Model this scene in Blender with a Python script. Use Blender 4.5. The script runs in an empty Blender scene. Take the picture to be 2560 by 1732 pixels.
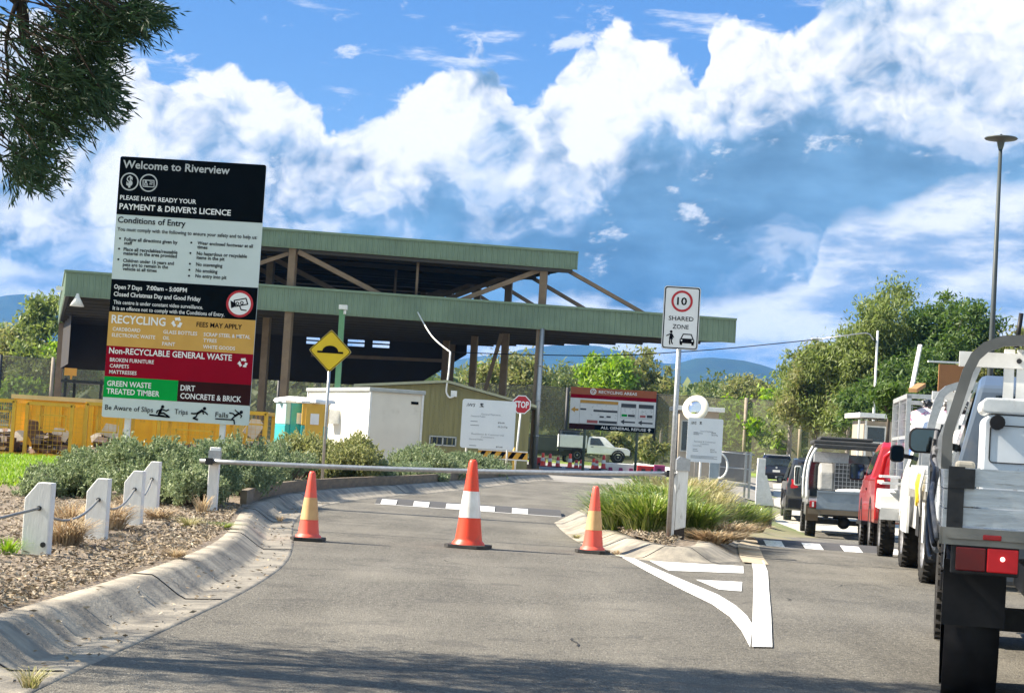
import bpy, math, random
import numpy as np
from mathutils import Vector, Matrix

D = bpy.data
S = bpy.context.scene
COL = S.collection
R = math.radians
PI = math.pi

# ------------------------------------------------------------------ camera
FPX, ROLL, EYE = 4500.0, 0.060, 1.2           # focal length in pixels of a 2560 px wide frame
PITCH = math.atan(239.0 / FPX)
F0 = Vector((0, math.cos(PITCH), math.sin(PITCH)))
U0 = Vector((0, -math.sin(PITCH), math.cos(PITCH)))
X0 = Vector((1, 0, 0))
CR = X0 * math.cos(ROLL) + U0 * math.sin(ROLL)
CU = -X0 * math.sin(ROLL) + U0 * math.cos(ROLL)
cam = D.cameras.new("camera")
cam.sensor_width = 36.0
cam.lens = 36.0 * FPX / 2560.0
cam.clip_start, cam.clip_end = 0.1, 20000
camo = D.objects.new("camera", cam)
COL.objects.link(camo)
M = Matrix((CR, CU, -F0)).transposed().to_4x4()
M.translation = Vector((0, 0, EYE))
camo.matrix_world = M
S.camera = camo

# ------------------------------------------------------------------ sun and exposure
SUN_EL, SUN_AZ = R(40), R(-86)                # azimuth from +Y, negative to the left
sdir = Vector((math.sin(SUN_AZ) * math.cos(SUN_EL), math.cos(SUN_AZ) * math.cos(SUN_EL), math.sin(SUN_EL)))
sl = D.lights.new("sun", "SUN")
sl.energy, sl.angle, sl.color = 4.5, R(0.5), (1.0, 0.90, 0.75)
so = D.objects.new("sun", sl)
COL.objects.link(so)
so.rotation_euler = sdir.to_track_quat("Z", "Y").to_euler()
S.view_settings.view_transform = "Standard"
S.view_settings.look = "None"
S.view_settings.gamma = 1
S.view_settings.exposure = 1.7
S.cycles.max_bounces = 6
S.cycles.diffuse_bounces = 3
S.cycles.glossy_bounces = 3
S.cycles.transparent_max_bounces = 12
S.cycles.volume_bounces = 0
S.cycles.use_denoising = True

# ------------------------------------------------------------------ world: daylight sky with cumulus
W = D.worlds.new("World")
S.world = W
W.use_nodes = True
W.cycles.sampling_method = "MANUAL"
W.cycles.sample_map_resolution = 128
wt = W.node_tree
wt.nodes.clear()
WN, WL = wt.nodes, wt.links


def wnode(t, **kw):
    n = WN.new(t)
    for k, v in kw.items():
        setattr(n, k, v)
    return n


def wset(n, i, v):
    if isinstance(v, (int, float, tuple, list)):
        n.inputs[i].default_value = v
    else:
        WL.new(v, n.inputs[i])


def wm(op, a, b=0.0, c=0.0, clamp=False):
    n = wnode("ShaderNodeMath", operation=op, use_clamp=clamp)
    wset(n, 0, a)
    wset(n, 1, b)
    if op in ("MULTIPLY_ADD", "SMOOTH_MIN"):
        wset(n, 2, c)
    return n.outputs[0]


def wsmooth(x, lo, hi):
    n = wnode("ShaderNodeMapRange", interpolation_type="SMOOTHSTEP")
    wset(n, 0, x)
    wset(n, 1, lo)
    wset(n, 2, hi)
    return n.outputs[0]


def wmix(f, a, b):
    n = wnode("ShaderNodeMix", data_type="RGBA")
    wset(n, 0, f)
    wset(n, 6, a if not isinstance(a, tuple) else (*a, 1))
    wset(n, 7, b if not isinstance(b, tuple) else (*b, 1))
    return n.outputs[2]


def wcurve(x, pts, x0, x1):
    """piecewise curve of x given as (x, y) pairs, y in 0..1 after scaling by 4"""
    n = wnode("ShaderNodeFloatCurve")
    c = n.mapping.curves[0]
    pts = sorted(((px - x0) / (x1 - x0), py / 4.0) for px, py in pts)
    c.points[0].location = pts[0]
    c.points[1].location = pts[-1]
    for p in pts[1:-1]:
        c.points.new(*p)
    n.mapping.update()
    mr = wnode("ShaderNodeMapRange")
    wset(mr, 0, x)
    wset(mr, 1, x0)
    wset(mr, 2, x1)
    WL.new(mr.outputs[0], n.inputs[1])
    return wm("MULTIPLY", n.outputs[0], 4.0)


def wnoise(vec, scale, detail=5, rough=0.55):
    n = wnode("ShaderNodeTexNoise", noise_dimensions="2D")
    WL.new(vec, n.inputs["Vector"])
    n.inputs["Scale"].default_value = scale
    n.inputs["Detail"].default_value = detail
    n.inputs["Roughness"].default_value = rough
    return n.outputs[0]


def wbillow(vec, scale, detail=3, rough=0.5):
    n = wnode("ShaderNodeTexVoronoi", feature="F1", voronoi_dimensions="2D", normalize=True)
    WL.new(vec, n.inputs["Vector"])
    n.inputs["Scale"].default_value = scale
    n.inputs["Detail"].default_value = detail
    n.inputs["Roughness"].default_value = rough
    return n.outputs["Distance"]


tc = wnode("ShaderNodeTexCoord")
sep = wnode("ShaderNodeSeparateXYZ")
WL.new(tc.outputs["Generated"], sep.inputs[0])
az = wm("MULTIPLY", wm("ARCTAN2", sep.outputs[0], sep.outputs[1]), 10.0)      # tenths of a radian
el = wm("MULTIPLY", wm("ARCSINE", sep.outputs[2]), 10.0)


def wvec(a, e, z=0.0):
    n = wnode("ShaderNodeCombineXYZ")
    wset(n, 0, a)
    wset(n, 1, e)
    wset(n, 2, z)
    return n.outputs[0]


sky = wnode("ShaderNodeTexSky", sky_type="NISHITA", sun_disc=False)
sky.sun_elevation, sky.sun_rotation = SUN_EL, SUN_AZ
sky.air_density, sky.dust_density, sky.ozone_density = 1.1, 0.6, 1.6
#SKYMIX
# cloud bank: outline of its tops as elevation over azimuth (tenths of a radian)
def pa(px, py):
    yy = py - ROLL * (px - 1280)
    return ((px + ROLL * (py - 866) - 1280) / 450.0, (1105 - yy) / 450.0)


tops = [pa(*p) for p in [(-500, 120), (0, 60), (330, 100), (450, 145), (600, 130), (690, 165), (760, 220), (880, 245), (1000, 195), (1080, 150),
                         (1150, 95), (1220, 80), (1285, 140), (1315, 225), (1350, 200), (1420, 110), (1500, 50),
                         (1590, 25), (1660, 75), (1745, 130), (1785, 110), (1800, 35), (1860, 0), (1920, 50),
                         (1970, 60), (2040, -10), (2120, -100), (2300, -140), (2600, -140), (2900, -80)]]
bases = [pa(*p) for p in [(-500, 540), (0, 520), (300, 520), (600, 540), (800, 480), (950, 410), (1100, 330), (1200, 300), (1350, 360), (1500, 320),
                          (1620, 240), (1700, 240), (1850, 250), (2000, 190), (2150, 150), (2250, 200), (2400, 160), (2560, 160), (2900, 200)]]
pw = wvec(az, el)
warp = wnoise(pw, 2.2, 3)
azw = wm("ADD", az, wm("MULTIPLY", wm("SUBTRACT", warp, 0.5), 0.30))
elw = wm("ADD", el, wm("MULTIPLY", wm("SUBTRACT", warp, 0.5), 0.26))
top = wcurve(azw, tops, -4.0, 4.0)
base = wcurve(azw, bases, -4.0, 4.0)
pv = wvec(azw, wm("MULTIPLY", elw, 1.15))
pv2 = wvec(wm("ADD", azw, -0.055), wm("MULTIPLY", wm("ADD", elw, 0.045), 1.15))    # a step towards the sun
bil = wbillow(pv, 3.0, 4, 0.5)
bil2 = wbillow(pv2, 3.0, 4, 0.5)
big = wbillow(pv, 1.25, 2, 0.45)
big2 = wbillow(wvec(wm("ADD", azw, -0.12), wm("MULTIPLY", wm("ADD", elw, 0.10), 1.15)), 1.25, 2, 0.45)
fine = wnoise(pv, 4.5, 6, 0.6)
broad = wnoise(pw, 1.25, 4, 0.6)
depth = wm("SUBTRACT", top, elw)                                        # how far below the tops
edge = wm("ADD", wm("SUBTRACT", depth, wm("MULTIPLY", bil, 0.42)), wm("MULTIPLY", wm("SUBTRACT", fine, 0.5), 0.22))
bank = wsmooth(edge, -0.02, 0.055)
# light and shade inside the bank: facets that face the sun are white, the lower body turns slate blue
facet = wm("ADD", wm("MULTIPLY", wm("SUBTRACT", bil, bil2), 1.35), wm("MULTIPLY", wm("SUBTRACT", big, big2), 1.5))
body = wm("MAXIMUM", wm("MULTIPLY", wm("SUBTRACT", base, elw), 1.9), wm("MINIMUM", wm("SUBTRACT", wm("MULTIPLY", depth, 0.55), 0.10), 0.40))
shade = wm("ADD", body, wm("MULTIPLY", wm("SUBTRACT", broad, 0.5), 1.7))
shade = wm("ADD", wm("ADD", shade, facet), wm("ADD", wm("MULTIPLY", bil, 0.55), wm("MULTIPLY", wm("SUBTRACT", fine, 0.5), 0.75)))
shade = wsmooth(shade, -0.15, 1.45)
lump = wbillow(wvec(wm("MULTIPLY", azw, 0.9), wm("MULTIPLY", elw, 1.5)), 1.9, 4, 0.55)
soft = wnoise(wvec(wm("MULTIPLY", azw, 0.7), wm("MULTIPLY", elw, 1.3)), 1.35, 5, 0.55)
relief = wsmooth(wm("SUBTRACT", soft, wm("MULTIPLY", wm("SUBTRACT", lump, 0.3), 0.35)), 0.46, 0.70)
shade = wm("MULTIPLY", shade, wm("SUBTRACT", 1.0, wm("MULTIPLY", relief, 0.62)))
cr = wnode("ShaderNodeValToRGB")
WL.new(shade, cr.inputs[0])
e = cr.color_ramp.elements
KB = 3.55                                                               # brightness of a sunlit cloud in sky units
e[0].position, e[0].color = 0.06, (1.0, 1.0, 1.0, 1)
e[1].position, e[1].color = 0.80, (0.180, 0.325, 0.485, 1)
for p, c in ((0.20, (0.77, 0.815, 0.88, 1)), (0.36, (0.56, 0.65, 0.77, 1)), (0.56, (0.285, 0.43, 0.61, 1))):
    q = e.new(p)
    q.color = c
cloudcol = wnode("ShaderNodeVectorMath", operation="SCALE")
WL.new(cr.outputs[0], cloudcol.inputs[0])
mottle = wnoise(wvec(wm("MULTIPLY", az, 0.8), wm("MULTIPLY", el, 1.9)), 1.6, 5, 0.55)
WL.new(wm("MULTIPLY", wm("ADD", 1.0, wm("MULTIPLY", shade, wm("MULTIPLY", wm("SUBTRACT", mottle, 0.5), 1.5))), KB), cloudcol.inputs["Scale"])
# clear blue between
blue = wmix(wsmooth(el, 0.4, 2.6), (0.20 * KB, 0.42 * KB, 0.75 * KB), (0.060 * KB, 0.225 * KB, 0.60 * KB))
skyc = wmix(0.85, sky.outputs[0], blue)
# high wisps over the blue
wv = wvec(wm("MULTIPLY", az, 0.55), wm("MULTIPLY", el, 2.6))
wisp = wsmooth(wnoise(wv, 1.9, 5, 0.6), 0.56, 0.76)
skyc = wmix(wm("MULTIPLY", wisp, 0.85), skyc, (0.92 * KB, 0.95 * KB, 1.0 * KB))
col = wmix(bank, skyc, cloudcol.outputs[0])
# torn scraps of lit cloud in front of the slate body
sv = wvec(wm("ADD", wm("MULTIPLY", az, 0.9), wm("MULTIPLY", el, -0.5)), wm("MULTIPLY", el, 1.5))
scrap = wsmooth(wnoise(sv, 2.9, 5, 0.62), 0.60, 0.76)
scrap = wm("MULTIPLY", scrap, wsmooth(el, 0.75, 1.0))
col = wmix(wm("MULTIPLY", scrap, 0.75), col, (0.97 * KB, 0.98 * KB, 1.0 * KB))
# bright broken layer low over the horizon
lowtop = wcurve(azw, [pa(*p) for p in [(-500, 620), (0, 620), (200, 650), (650, 760), (1300, 735), (1420, 705), (1600, 700), (1750, 715),
                                       (1900, 690), (2020, 670), (2070, 540), (2200, 500), (2350, 460), (2560, 440), (2900, 430)]], -4.0, 4.0)
ld = wm("SUBTRACT", lowtop, elw)
lown = wnoise(wvec(wm("MULTIPLY", az, 0.7), wm("MULTIPLY", el, 2.2)), 1.7, 6, 0.6)
lowm = wsmooth(wm("ADD", wm("SUBTRACT", ld, wm("MULTIPLY", bil, 0.12)), wm("MULTIPLY", wm("SUBTRACT", lown, 0.5), 0.28)), 0.0, 0.12)
lowc = wmix(wsmooth(wm("ADD", lown, wm("MULTIPLY", ld, 0.12)), 0.44, 0.72), (0.93 * KB, 0.95 * KB, 0.97 * KB), (0.30 * KB, 0.44 * KB, 0.64 * KB))
col = wmix(lowm, col, lowc)
# behind the camera: pale glow added to the sky to brighten shaded faces
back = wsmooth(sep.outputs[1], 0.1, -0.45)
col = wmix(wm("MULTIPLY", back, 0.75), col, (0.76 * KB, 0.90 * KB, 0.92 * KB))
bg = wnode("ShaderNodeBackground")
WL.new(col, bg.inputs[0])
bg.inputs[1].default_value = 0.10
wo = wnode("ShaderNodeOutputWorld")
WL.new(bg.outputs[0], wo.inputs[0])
# ------------------------------------------------------------------ helpers
def gz(x, y):
    """height of the ground: the right-hand lane dips beyond 23 m and comes up again at the weighbridge"""
    if y < 23:
        d = 0.0
    elif y < 45:
        d = -0.032 * (y - 23)
    elif y < 105:
        d = -0.704 + (y - 45) / 60 * 0.40
    else:
        d = -0.30 * max(0.0, 1 - (y - 105) / 25)
    b = (x - (3.0 + 0.146 * (y - 21)) + 1.2) / 1.4
    b = min(1.0, max(0.0, b))
    return d * b * b * (3 - 2 * b)


def ray(px, py):
    return F0 + CR * ((px - 1280) / FPX) + CU * ((866 - py) / FPX)


def at(px, py, y):
    """the point y metres ahead seen at photo pixel px, py"""
    d = ray(px, py)
    return Vector((0, 0, EYE)) + d * (y / d.y)


def G(px, py, z=0.0):
    d = ray(px, py)
    return Vector((0, 0, EYE)) + d * ((z - EYE) / d.z)


class MB:
    def __init__(s):
        s.v, s.f, s.sm, s.mi = [], [], [], []

    def add(s, vs, fs, smooth=False, mi=0):
        o = len(s.v)
        s.v += [tuple(v) for v in vs]
        s.f += [tuple(i + o for i in f) for f in fs]
        s.sm += [smooth] * len(fs)
        s.mi += [mi] * len(fs)
        return s

    def box(s, c, d, rz=0.0, mi=0, rot=None, taper=1.0):
        c = Vector(c)
        m = rot if rot is not None else Matrix.Rotation(rz, 3, "Z")
        vs = []
        for z in (-1, 1):
            k = taper if z > 0 else 1.0
            for x, y in ((-1, -1), (1, -1), (1, 1), (-1, 1)):
                vs.append(c + m @ Vector((x * d[0] / 2 * k, y * d[1] / 2 * k, z * d[2] / 2)))
        return s.add(vs, [(3, 2, 1, 0), (4, 5, 6, 7), (0, 1, 5, 4), (1, 2, 6, 5), (2, 3, 7, 6), (3, 0, 4, 7)], False, mi)

    def bar(s, a, b, w, h, up=(0, 0, 1), mi=0):
        a, b = Vector(a), Vector(b)
        d = (b - a)
        L = d.length
        d.normalize()
        u = Vector(up)
        x = d.cross(u)
        if x.length < 1e-4:
            x = d.cross(Vector((0, 1, 0)))
        x.normalize()
        u = x.cross(d)
        m = Matrix((x, d, u)).transposed()
        return s.box((a + b) / 2, (w, L, h), rot=m, mi=mi)

    def tube(s, pts, r, n=8, mi=0, smooth=True, flat=1.0, turn=0.0):
        pts = [Vector(p) for p in pts]
        rs = r if isinstance(r, (list, tuple)) else [r] * len(pts)
        rings, prev = [], None
        for i, p in enumerate(pts):
            t = (pts[min(i + 1, len(pts) - 1)] - pts[max(i - 1, 0)]).normalized()
            if prev is None:
                a = t.cross(Vector((0, 0, 1)))
                if a.length < 1e-3:
                    a = t.cross(Vector((0, 1, 0)))
            else:
                a = prev - t * prev.dot(t)
            a.normalize()
            prev = a
            b = t.cross(a)
            rings.append([p + (a * math.cos(2 * PI * k / n + turn) + b * math.sin(2 * PI * k / n + turn) * flat) * rs[i] for k in range(n)])
        vs = [v for q in rings for v in q]
        fs = []
        for i in range(len(rings) - 1):
            for k in range(n):
                fs.append((i * n + k, i * n + (k + 1) % n, (i + 1) * n + (k + 1) % n, (i + 1) * n + k))
        s.add(vs, fs, smooth, mi)
        o = len(s.v) - len(vs)
        s.f += [tuple(o + k for k in reversed(range(n))), tuple(o + (len(rings) - 1) * n + k for k in range(n))]
        s.sm += [False, False]
        s.mi += [mi, mi]
        return s

    def cyl(s, a, b, r, n=12, mi=0, r2=None):
        return s.tube([a, b], [r, r if r2 is None else r2], n, mi)

    def prism(s, pts, vec, mi=0, smooth=False):
        vec = Vector(vec)
        pts = [Vector(p) for p in pts]
        n = len(pts)
        fs = [tuple(range(n)), tuple(reversed(range(n, 2 * n)))]
        fs += [(i, n + i, n + (i + 1) % n, (i + 1) % n) for i in range(n)]
        return s.add(pts + [p + vec for p in pts], fs, smooth, mi)

    def poly(s, pts, mi=0):
        return s.add(pts, [tuple(range(len(pts)))], False, mi)

    def lathe(s, prof, c=(0, 0, 0), n=16, axis="z", mi=0, smooth=True):
        vs = []
        for r, h in prof:
            for k in range(n):
                a = 2 * PI * k / n
                p = (r * math.cos(a), r * math.sin(a), h)
                if axis == "x":
                    p = (h, p[0], p[1])
                elif axis == "y":
                    p = (p[0], h, p[1])
                vs.append((p[0] + c[0], p[1] + c[1], p[2] + c[2]))
        fs = [(i * n + k, i * n + (k + 1) % n, (i + 1) * n + (k + 1) % n, (i + 1) * n + k)
              for i in range(len(prof) - 1) for k in range(n)]
        return s.add(vs, fs, smooth, mi)

    def ball(s, c, r, n=12, m=8, mi=0):
        r = (r, r, r) if not isinstance(r, (tuple, list)) else r
        vs = [(c[0] + r[0] * math.sin(PI * j / m) * math.cos(2 * PI * k / n),
               c[1] + r[1] * math.sin(PI * j / m) * math.sin(2 * PI * k / n),
               c[2] + r[2] * math.cos(PI * j / m)) for j in range(m + 1) for k in range(n)]
        fs = [(j * n + k, (j + 1) * n + k, (j + 1) * n + (k + 1) % n, j * n + (k + 1) % n) for j in range(m) for k in range(n)]
        return s.add(vs, fs, True, mi)

    def sheet(s, rows, mi=0, smooth=True):
        n = len(rows[0])
        vs = [p for r in rows for p in r]
        fs = [(i * n + k, i * n + k + 1, (i + 1) * n + k + 1, (i + 1) * n + k) for i in range(len(rows) - 1) for k in range(n - 1)]
        return s.add(vs, fs, smooth, mi)

    def build(s, name, mats, parent=None, bevel=0.0, loc=None, rz=0.0):
        me = D.meshes.new(name)
        me.from_pydata(s.v, [], s.f)
        for m in (mats if isinstance(mats, (list, tuple)) else [mats]):
            me.materials.append(m)
        me.polygons.foreach_set("use_smooth", s.sm)
        me.polygons.foreach_set("material_index", s.mi)
        me.update()
        o = D.objects.new(name, me)
        COL.objects.link(o)
        if parent is not None:
            o.parent = parent
        if loc is not None:
            o.location = loc
        if rz:
            o.rotation_euler.z = rz
        if bevel:
            b = o.modifiers.new("bevel", "BEVEL")
            b.width, b.segments, b.limit_method, b.angle_limit = bevel, 2, "ANGLE", R(35)
            b.harden_normals = False
        return o


def tag(o, label=None, cat=None, group=None, kind=None):
    if label:
        o["label"] = label
    if cat:
        o["category"] = cat
    if group:
        o["group"] = group
    if kind:
        o["kind"] = kind
    return o


def thing(name, label, cat, loc=(0, 0, 0), rz=0.0, group=None):
    o = D.objects.new(name, None)
    o.empty_display_size = 0.2
    COL.objects.link(o)
    o.location = loc
    o.rotation_euler = (0, 0, rz)
    return tag(o, label, cat, group)


def copy_tree(o, label=None, loc=None, rz=None, parent=None):
    c = o.copy()
    COL.objects.link(c)
    if parent is not None:
        c.parent = parent
    if label:
        c["label"] = label
    if loc is not None:
        c.location = loc
    if rz is not None:
        c.rotation_euler.z = rz
    for ch in list(o.children):
        copy_tree(ch, parent=c)
    return c


# ------------------------------------------------------------------ materials
def pm(name, c1, c2=None, scale=6.0, rough=0.7, metal=0.0, bump=0.0, bscale=None, detail=4, lo=0.35, hi=0.65,
       c3=None, scale3=1.0, lo3=0.55, hi3=0.7, spec=0.5, stretch=None, coat=0.0, coord="Object", trans=0.0):
    m = D.materials.new(name)
    m.use_nodes = True
    nt = m.node_tree
    b = nt.nodes["Principled BSDF"]
    b.inputs["Roughness"].default_value = rough
    b.inputs["Metallic"].default_value = metal
    b.inputs["Specular IOR Level"].default_value = spec
    if coat:
        b.inputs["Coat Weight"].default_value = coat
        b.inputs["Coat Roughness"].default_value = 0.05
    if c2 is None:
        c2 = tuple(v * 0.82 for v in c1)
    t = nt.nodes.new("ShaderNodeTexCoord")
    src = t.outputs[coord]
    if stretch:
        mp = nt.nodes.new("ShaderNodeMapping")
        mp.inputs["Scale"].default_value = stretch
        nt.links.new(src, mp.inputs[0])
        src = mp.outputs[0]

    def noise(sc, dt=detail):
        n = nt.nodes.new("ShaderNodeTexNoise")
        n.inputs["Scale"].default_value = sc
        n.inputs["Detail"].default_value = dt
        n.inputs["Roughness"].default_value = 0.6
        nt.links.new(src, n.inputs["Vector"])
        return n.outputs[0]

    def ramp(x, a, bb):
        r = nt.nodes.new("ShaderNodeMapRange")
        r.inputs[1].default_value, r.inputs[2].default_value = a, bb
        nt.links.new(x, r.inputs[0])
        return r.outputs[0]

    def mix(f, a, bb):
        n = nt.nodes.new("ShaderNodeMix")
        n.data_type = "RGBA"
        for i, v in ((0, f), (6, a), (7, bb)):
            if isinstance(v, tuple):
                n.inputs[i].default_value = (*v, 1)
            else:
                nt.links.new(v, n.inputs[i])
        return n.outputs[2]
    n1 = noise(scale)
    col = mix(ramp(n1, lo, hi), c1, c2)
    if c3 is not None:
        col = mix(ramp(noise(scale3, 5), lo3, hi3), col, c3)
    nt.links.new(col, b.inputs["Base Color"])
    if bump:
        bp = nt.nodes.new("ShaderNodeBump")
        bp.inputs["Strength"].default_value = bump
        bp.inputs["Distance"].default_value = 0.02
        nt.links.new(noise(bscale or scale * 3), bp.inputs["Height"])
        nt.links.new(bp.outputs[0], b.inputs["Normal"])
    return m


def leafmat(name, cols, trans=0.35, rough=0.55):
    """leaf material: hue changes from leaf to leaf and from branch to branch, and light comes through"""
    m = D.materials.new(name)
    m.use_nodes = True
    nt = m.node_tree
    nt.nodes.clear()
    N, L = nt.nodes, nt.links
    g = N.new("ShaderNodeNewGeometry")
    t = N.new("ShaderNodeTexCoord")
    n = N.new("ShaderNodeTexNoise")
    n.inputs["Scale"].default_value = 0.9
    n.inputs["Detail"].default_value = 2
    L.new(t.outputs["Object"], n.inputs["Vector"])
    a = N.new("ShaderNodeMath")
    a.operation = "MULTIPLY_ADD"
    L.new(g.outputs["Random Per Island"], a.inputs[0])
    a.inputs[1].default_value = 0.7
    mr = N.new("ShaderNodeMapRange")
    mr.inputs[1].default_value, mr.inputs[2].default_value, mr.inputs[3].default_value, mr.inputs[4].default_value = 0.35, 0.65, 0.0, 0.3
    L.new(n.outputs[0], mr.inputs[0])
    L.new(mr.outputs[0], a.inputs[2])
    r = N.new("ShaderNodeValToRGB")
    L.new(a.outputs[0], r.inputs[0])
    e = r.color_ramp.elements
    e[0].color, e[1].color = (*cols[0], 1), (*cols[-1], 1)
    for i, c in enumerate(cols[1:-1]):
        q = e.new((i + 1) / (len(cols) - 1))
        q.color = (*c, 1)
    d = N.new("ShaderNodeBsdfPrincipled")
    d.inputs["Roughness"].default_value = rough
    d.inputs["Specular IOR Level"].default_value = 0.35
    L.new(r.outputs[0], d.inputs["Base Color"])
    tr = N.new("ShaderNodeBsdfTranslucent")
    hs = N.new("ShaderNodeHueSaturation")
    hs.inputs["Saturation"].default_value = 1.15
    hs.inputs["Value"].default_value = 1.3
    L.new(r.outputs[0], hs.inputs["Color"])
    L.new(hs.outputs[0], tr.inputs[0])
    mx = N.new("ShaderNodeMixShader")
    mx.inputs[0].default_value = trans
    L.new(d.outputs[0], mx.inputs[1])
    L.new(tr.outputs[0], mx.inputs[2])
    o = N.new("ShaderNodeOutputMaterial")
    L.new(mx.outputs[0], o.inputs[0])
    return m


def emat(name, c, strength):
    m = D.materials.new(name)
    m.use_nodes = True
    b = m.node_tree.nodes["Principled BSDF"]
    b.inputs["Base Color"].default_value = (*c, 1)
    b.inputs["Emission Color"].default_value = (*c, 1)
    b.inputs["Emission Strength"].default_value = strength
    return m


white_paint = pm("white paint", (0.78, 0.78, 0.76), (0.66, 0.66, 0.64), 9, 0.45, c3=(0.42, 0.38, 0.31), scale3=4, lo3=0.62, hi3=0.8)
white_post = pm("weathered white paint", (0.80, 0.80, 0.78), (0.70, 0.70, 0.68), 14, 0.6, c3=(0.20, 0.18, 0.15), scale3=9, lo3=0.62, hi3=0.72,
                stretch=(1.6, 1.6, 0.35), bump=0.15)
dark_steel = pm("dark steel", (0.018, 0.019, 0.022), (0.035, 0.035, 0.036), 12, 0.55, 0.3)
galv = pm("galvanised steel", (0.46, 0.47, 0.48), (0.36, 0.37, 0.38), 25, 0.42, 0.75)
alu = pm("aluminium", (0.62, 0.63, 0.64), (0.50, 0.51, 0.52), 18, 0.38, 0.65, c3=(0.28, 0.27, 0.25), scale3=5, lo3=0.62, hi3=0.78)
alu_panel = pm("scuffed aluminium panel", (0.58, 0.62, 0.65), (0.44, 0.47, 0.50), 3, 0.42, 0.35, c3=(0.30, 0.30, 0.30), scale3=7, lo3=0.58, hi3=0.72,
               stretch=(1.0, 1.0, 9.0), bump=0.12)
rubber = pm("tyre rubber", (0.010, 0.010, 0.010), (0.030, 0.028, 0.025), 8, 0.9, spec=0.2)
black_plastic = pm("black plastic", (0.007, 0.007, 0.009), (0.013, 0.013, 0.015), 9, 0.5, spec=0.25)
glass_dark = pm("dark window glass", (0.012, 0.018, 0.022), (0.02, 0.03, 0.034), 2, 0.06, spec=0.8)
red_lens = pm("red lamp lens", (0.42, 0.008, 0.012), (0.30, 0.006, 0.01), 6, 0.18)
chrome = pm("mirror", (0.85, 0.86, 0.88), (0.8, 0.8, 0.82), 5, 0.04, 1.0)
black_paint = pm("black sign paint", (0.0025, 0.0045, 0.0065), (0.004, 0.006, 0.008), 5, 0.6, spec=0.03)
sign_white = pm("white sign face", (0.80, 0.81, 0.82), (0.74, 0.75, 0.76), 3, 0.4)
sign_back = pm("sign sheet edge", (0.45, 0.46, 0.46), None, 8, 0.4, 0.6)


# ------------------------------------------------------------------ lettering
def letters(lines, mat, parent, name="lettering", bold=0.0, shear=0.0, y=-0.006):
    """lines: (text, x0, x1, zbottom, ztop) on the parent's front plane; each line is fitted to its box; ONE mesh"""
    vs, fs = [], []
    for txt, x0, x1, z0, z1 in lines:
        cu = D.curves.new("lettering", "FONT")
        cu.body = txt
        cu.resolution_u = 2
        cu.offset = bold
        cu.shear = shear
        ob = D.objects.new("lettering", cu)
        COL.objects.link(ob)
        me = ob.to_mesh()
        co = np.empty(len(me.vertices) * 3)
        me.vertices.foreach_get("co", co)
        co = co.reshape(-1, 3)
        if len(co):
            mn, mx = co.min(0), co.max(0)
            desc = any(ch in "gjpqy,&" for ch in txt) and any(ch.islower() for ch in txt)
            h0 = mn[1] if not desc else 0.0
            kx = (x1 - x0) / max(1e-6, mx[0] - mn[0])
            kz = (z1 - z0) / max(1e-6, max(mx[1] - h0, 0.5 if not desc else 0.68))
            o = len(vs)
            vs += [((p[0] - mn[0]) * kx + x0, y, (p[1] - h0) * kz + z0) for p in co]
            fs += [tuple(i + o for i in f.vertices) for f in me.polygons]
        ob.to_mesh_clear()
        D.objects.remove(ob)
        D.curves.remove(cu)
    me = D.meshes.new(name)
    me.from_pydata(vs, [], fs)
    me.materials.append(mat)
    o = D.objects.new(name, me)
    COL.objects.link(o)
    o.parent = parent
    return o


def flat(shapes, mat, parent, name, y=-0.006):
    """flat painted marks on the parent's front plane: list of closed outlines [(x, z), ...] ONE mesh"""
    m = MB()
    for sh in shapes:
        m.poly([(x, y, z) for x, z in sh])
    return m.build(name, mat, parent)


def disc(cx, cz, r, n=28):
    return [(cx + r * math.cos(2 * PI * k / n), cz + r * math.sin(2 * PI * k / n)) for k in range(n)]


def ringq(cx, cz, r0, r1, n=28):
    out = []
    for k in range(n):
        a, b = 2 * PI * k / n, 2 * PI * (k + 1) / n
        out.append([(cx + r0 * math.cos(a), cz + r0 * math.sin(a)), (cx + r1 * math.cos(a), cz + r1 * math.sin(a)),
                    (cx + r1 * math.cos(b), cz + r1 * math.sin(b)), (cx + r0 * math.cos(b), cz + r0 * math.sin(b))])
    return out


def stroke(pts, w):
    out = []
    for (x0, z0), (x1, z1) in zip(pts[:-1], pts[1:]):
        d = math.hypot(x1 - x0, z1 - z0) or 1
        nx, nz = -(z1 - z0) / d * w / 2, (x1 - x0) / d * w / 2
        ex, ez = (x1 - x0) / d * w * 0.25, (z1 - z0) / d * w * 0.25
        out.append([(x0 + nx - ex, z0 + nz - ez), (x0 - nx - ex, z0 - nz - ez), (x1 - nx + ex, z1 - nz + ez), (x1 + nx + ex, z1 + nz + ez)])
    return out


def rect(x0, z0, x1, z1):
    return [(x0, z0), (x1, z0), (x1, z1), (x0, z1)]


def rrect(x0, z0, x1, z1, r, n=5):
    out = []
    for cx, cz, a0 in ((x1 - r, z1 - r, 0), (x0 + r, z1 - r, 90), (x0 + r, z0 + r, 180), (x1 - r, z0 + r, 270)):
        for k in range(n + 1):
            a = R(a0 + 90 * k / n)
            out.append((cx + r * math.cos(a), cz + r * math.sin(a)))
    return out


def recycle(cx, cz, r):
    """the three-arrow recycling mark"""
    out = []
    for k in range(3):
        a = R(90 + 120 * k)

        def p(ang, rad):
            return (cx + rad * math.cos(a + R(ang)), cz + rad * math.sin(a + R(ang)))
        out.append([p(28, r * 0.98), p(-16, r * 0.98), p(-24, r * 0.52), p(46, r * 0.48)])
        out.append([p(-16, r * 1.18), p(-58, r * 0.78), p(-30, r * 0.36)])
    return out


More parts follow.
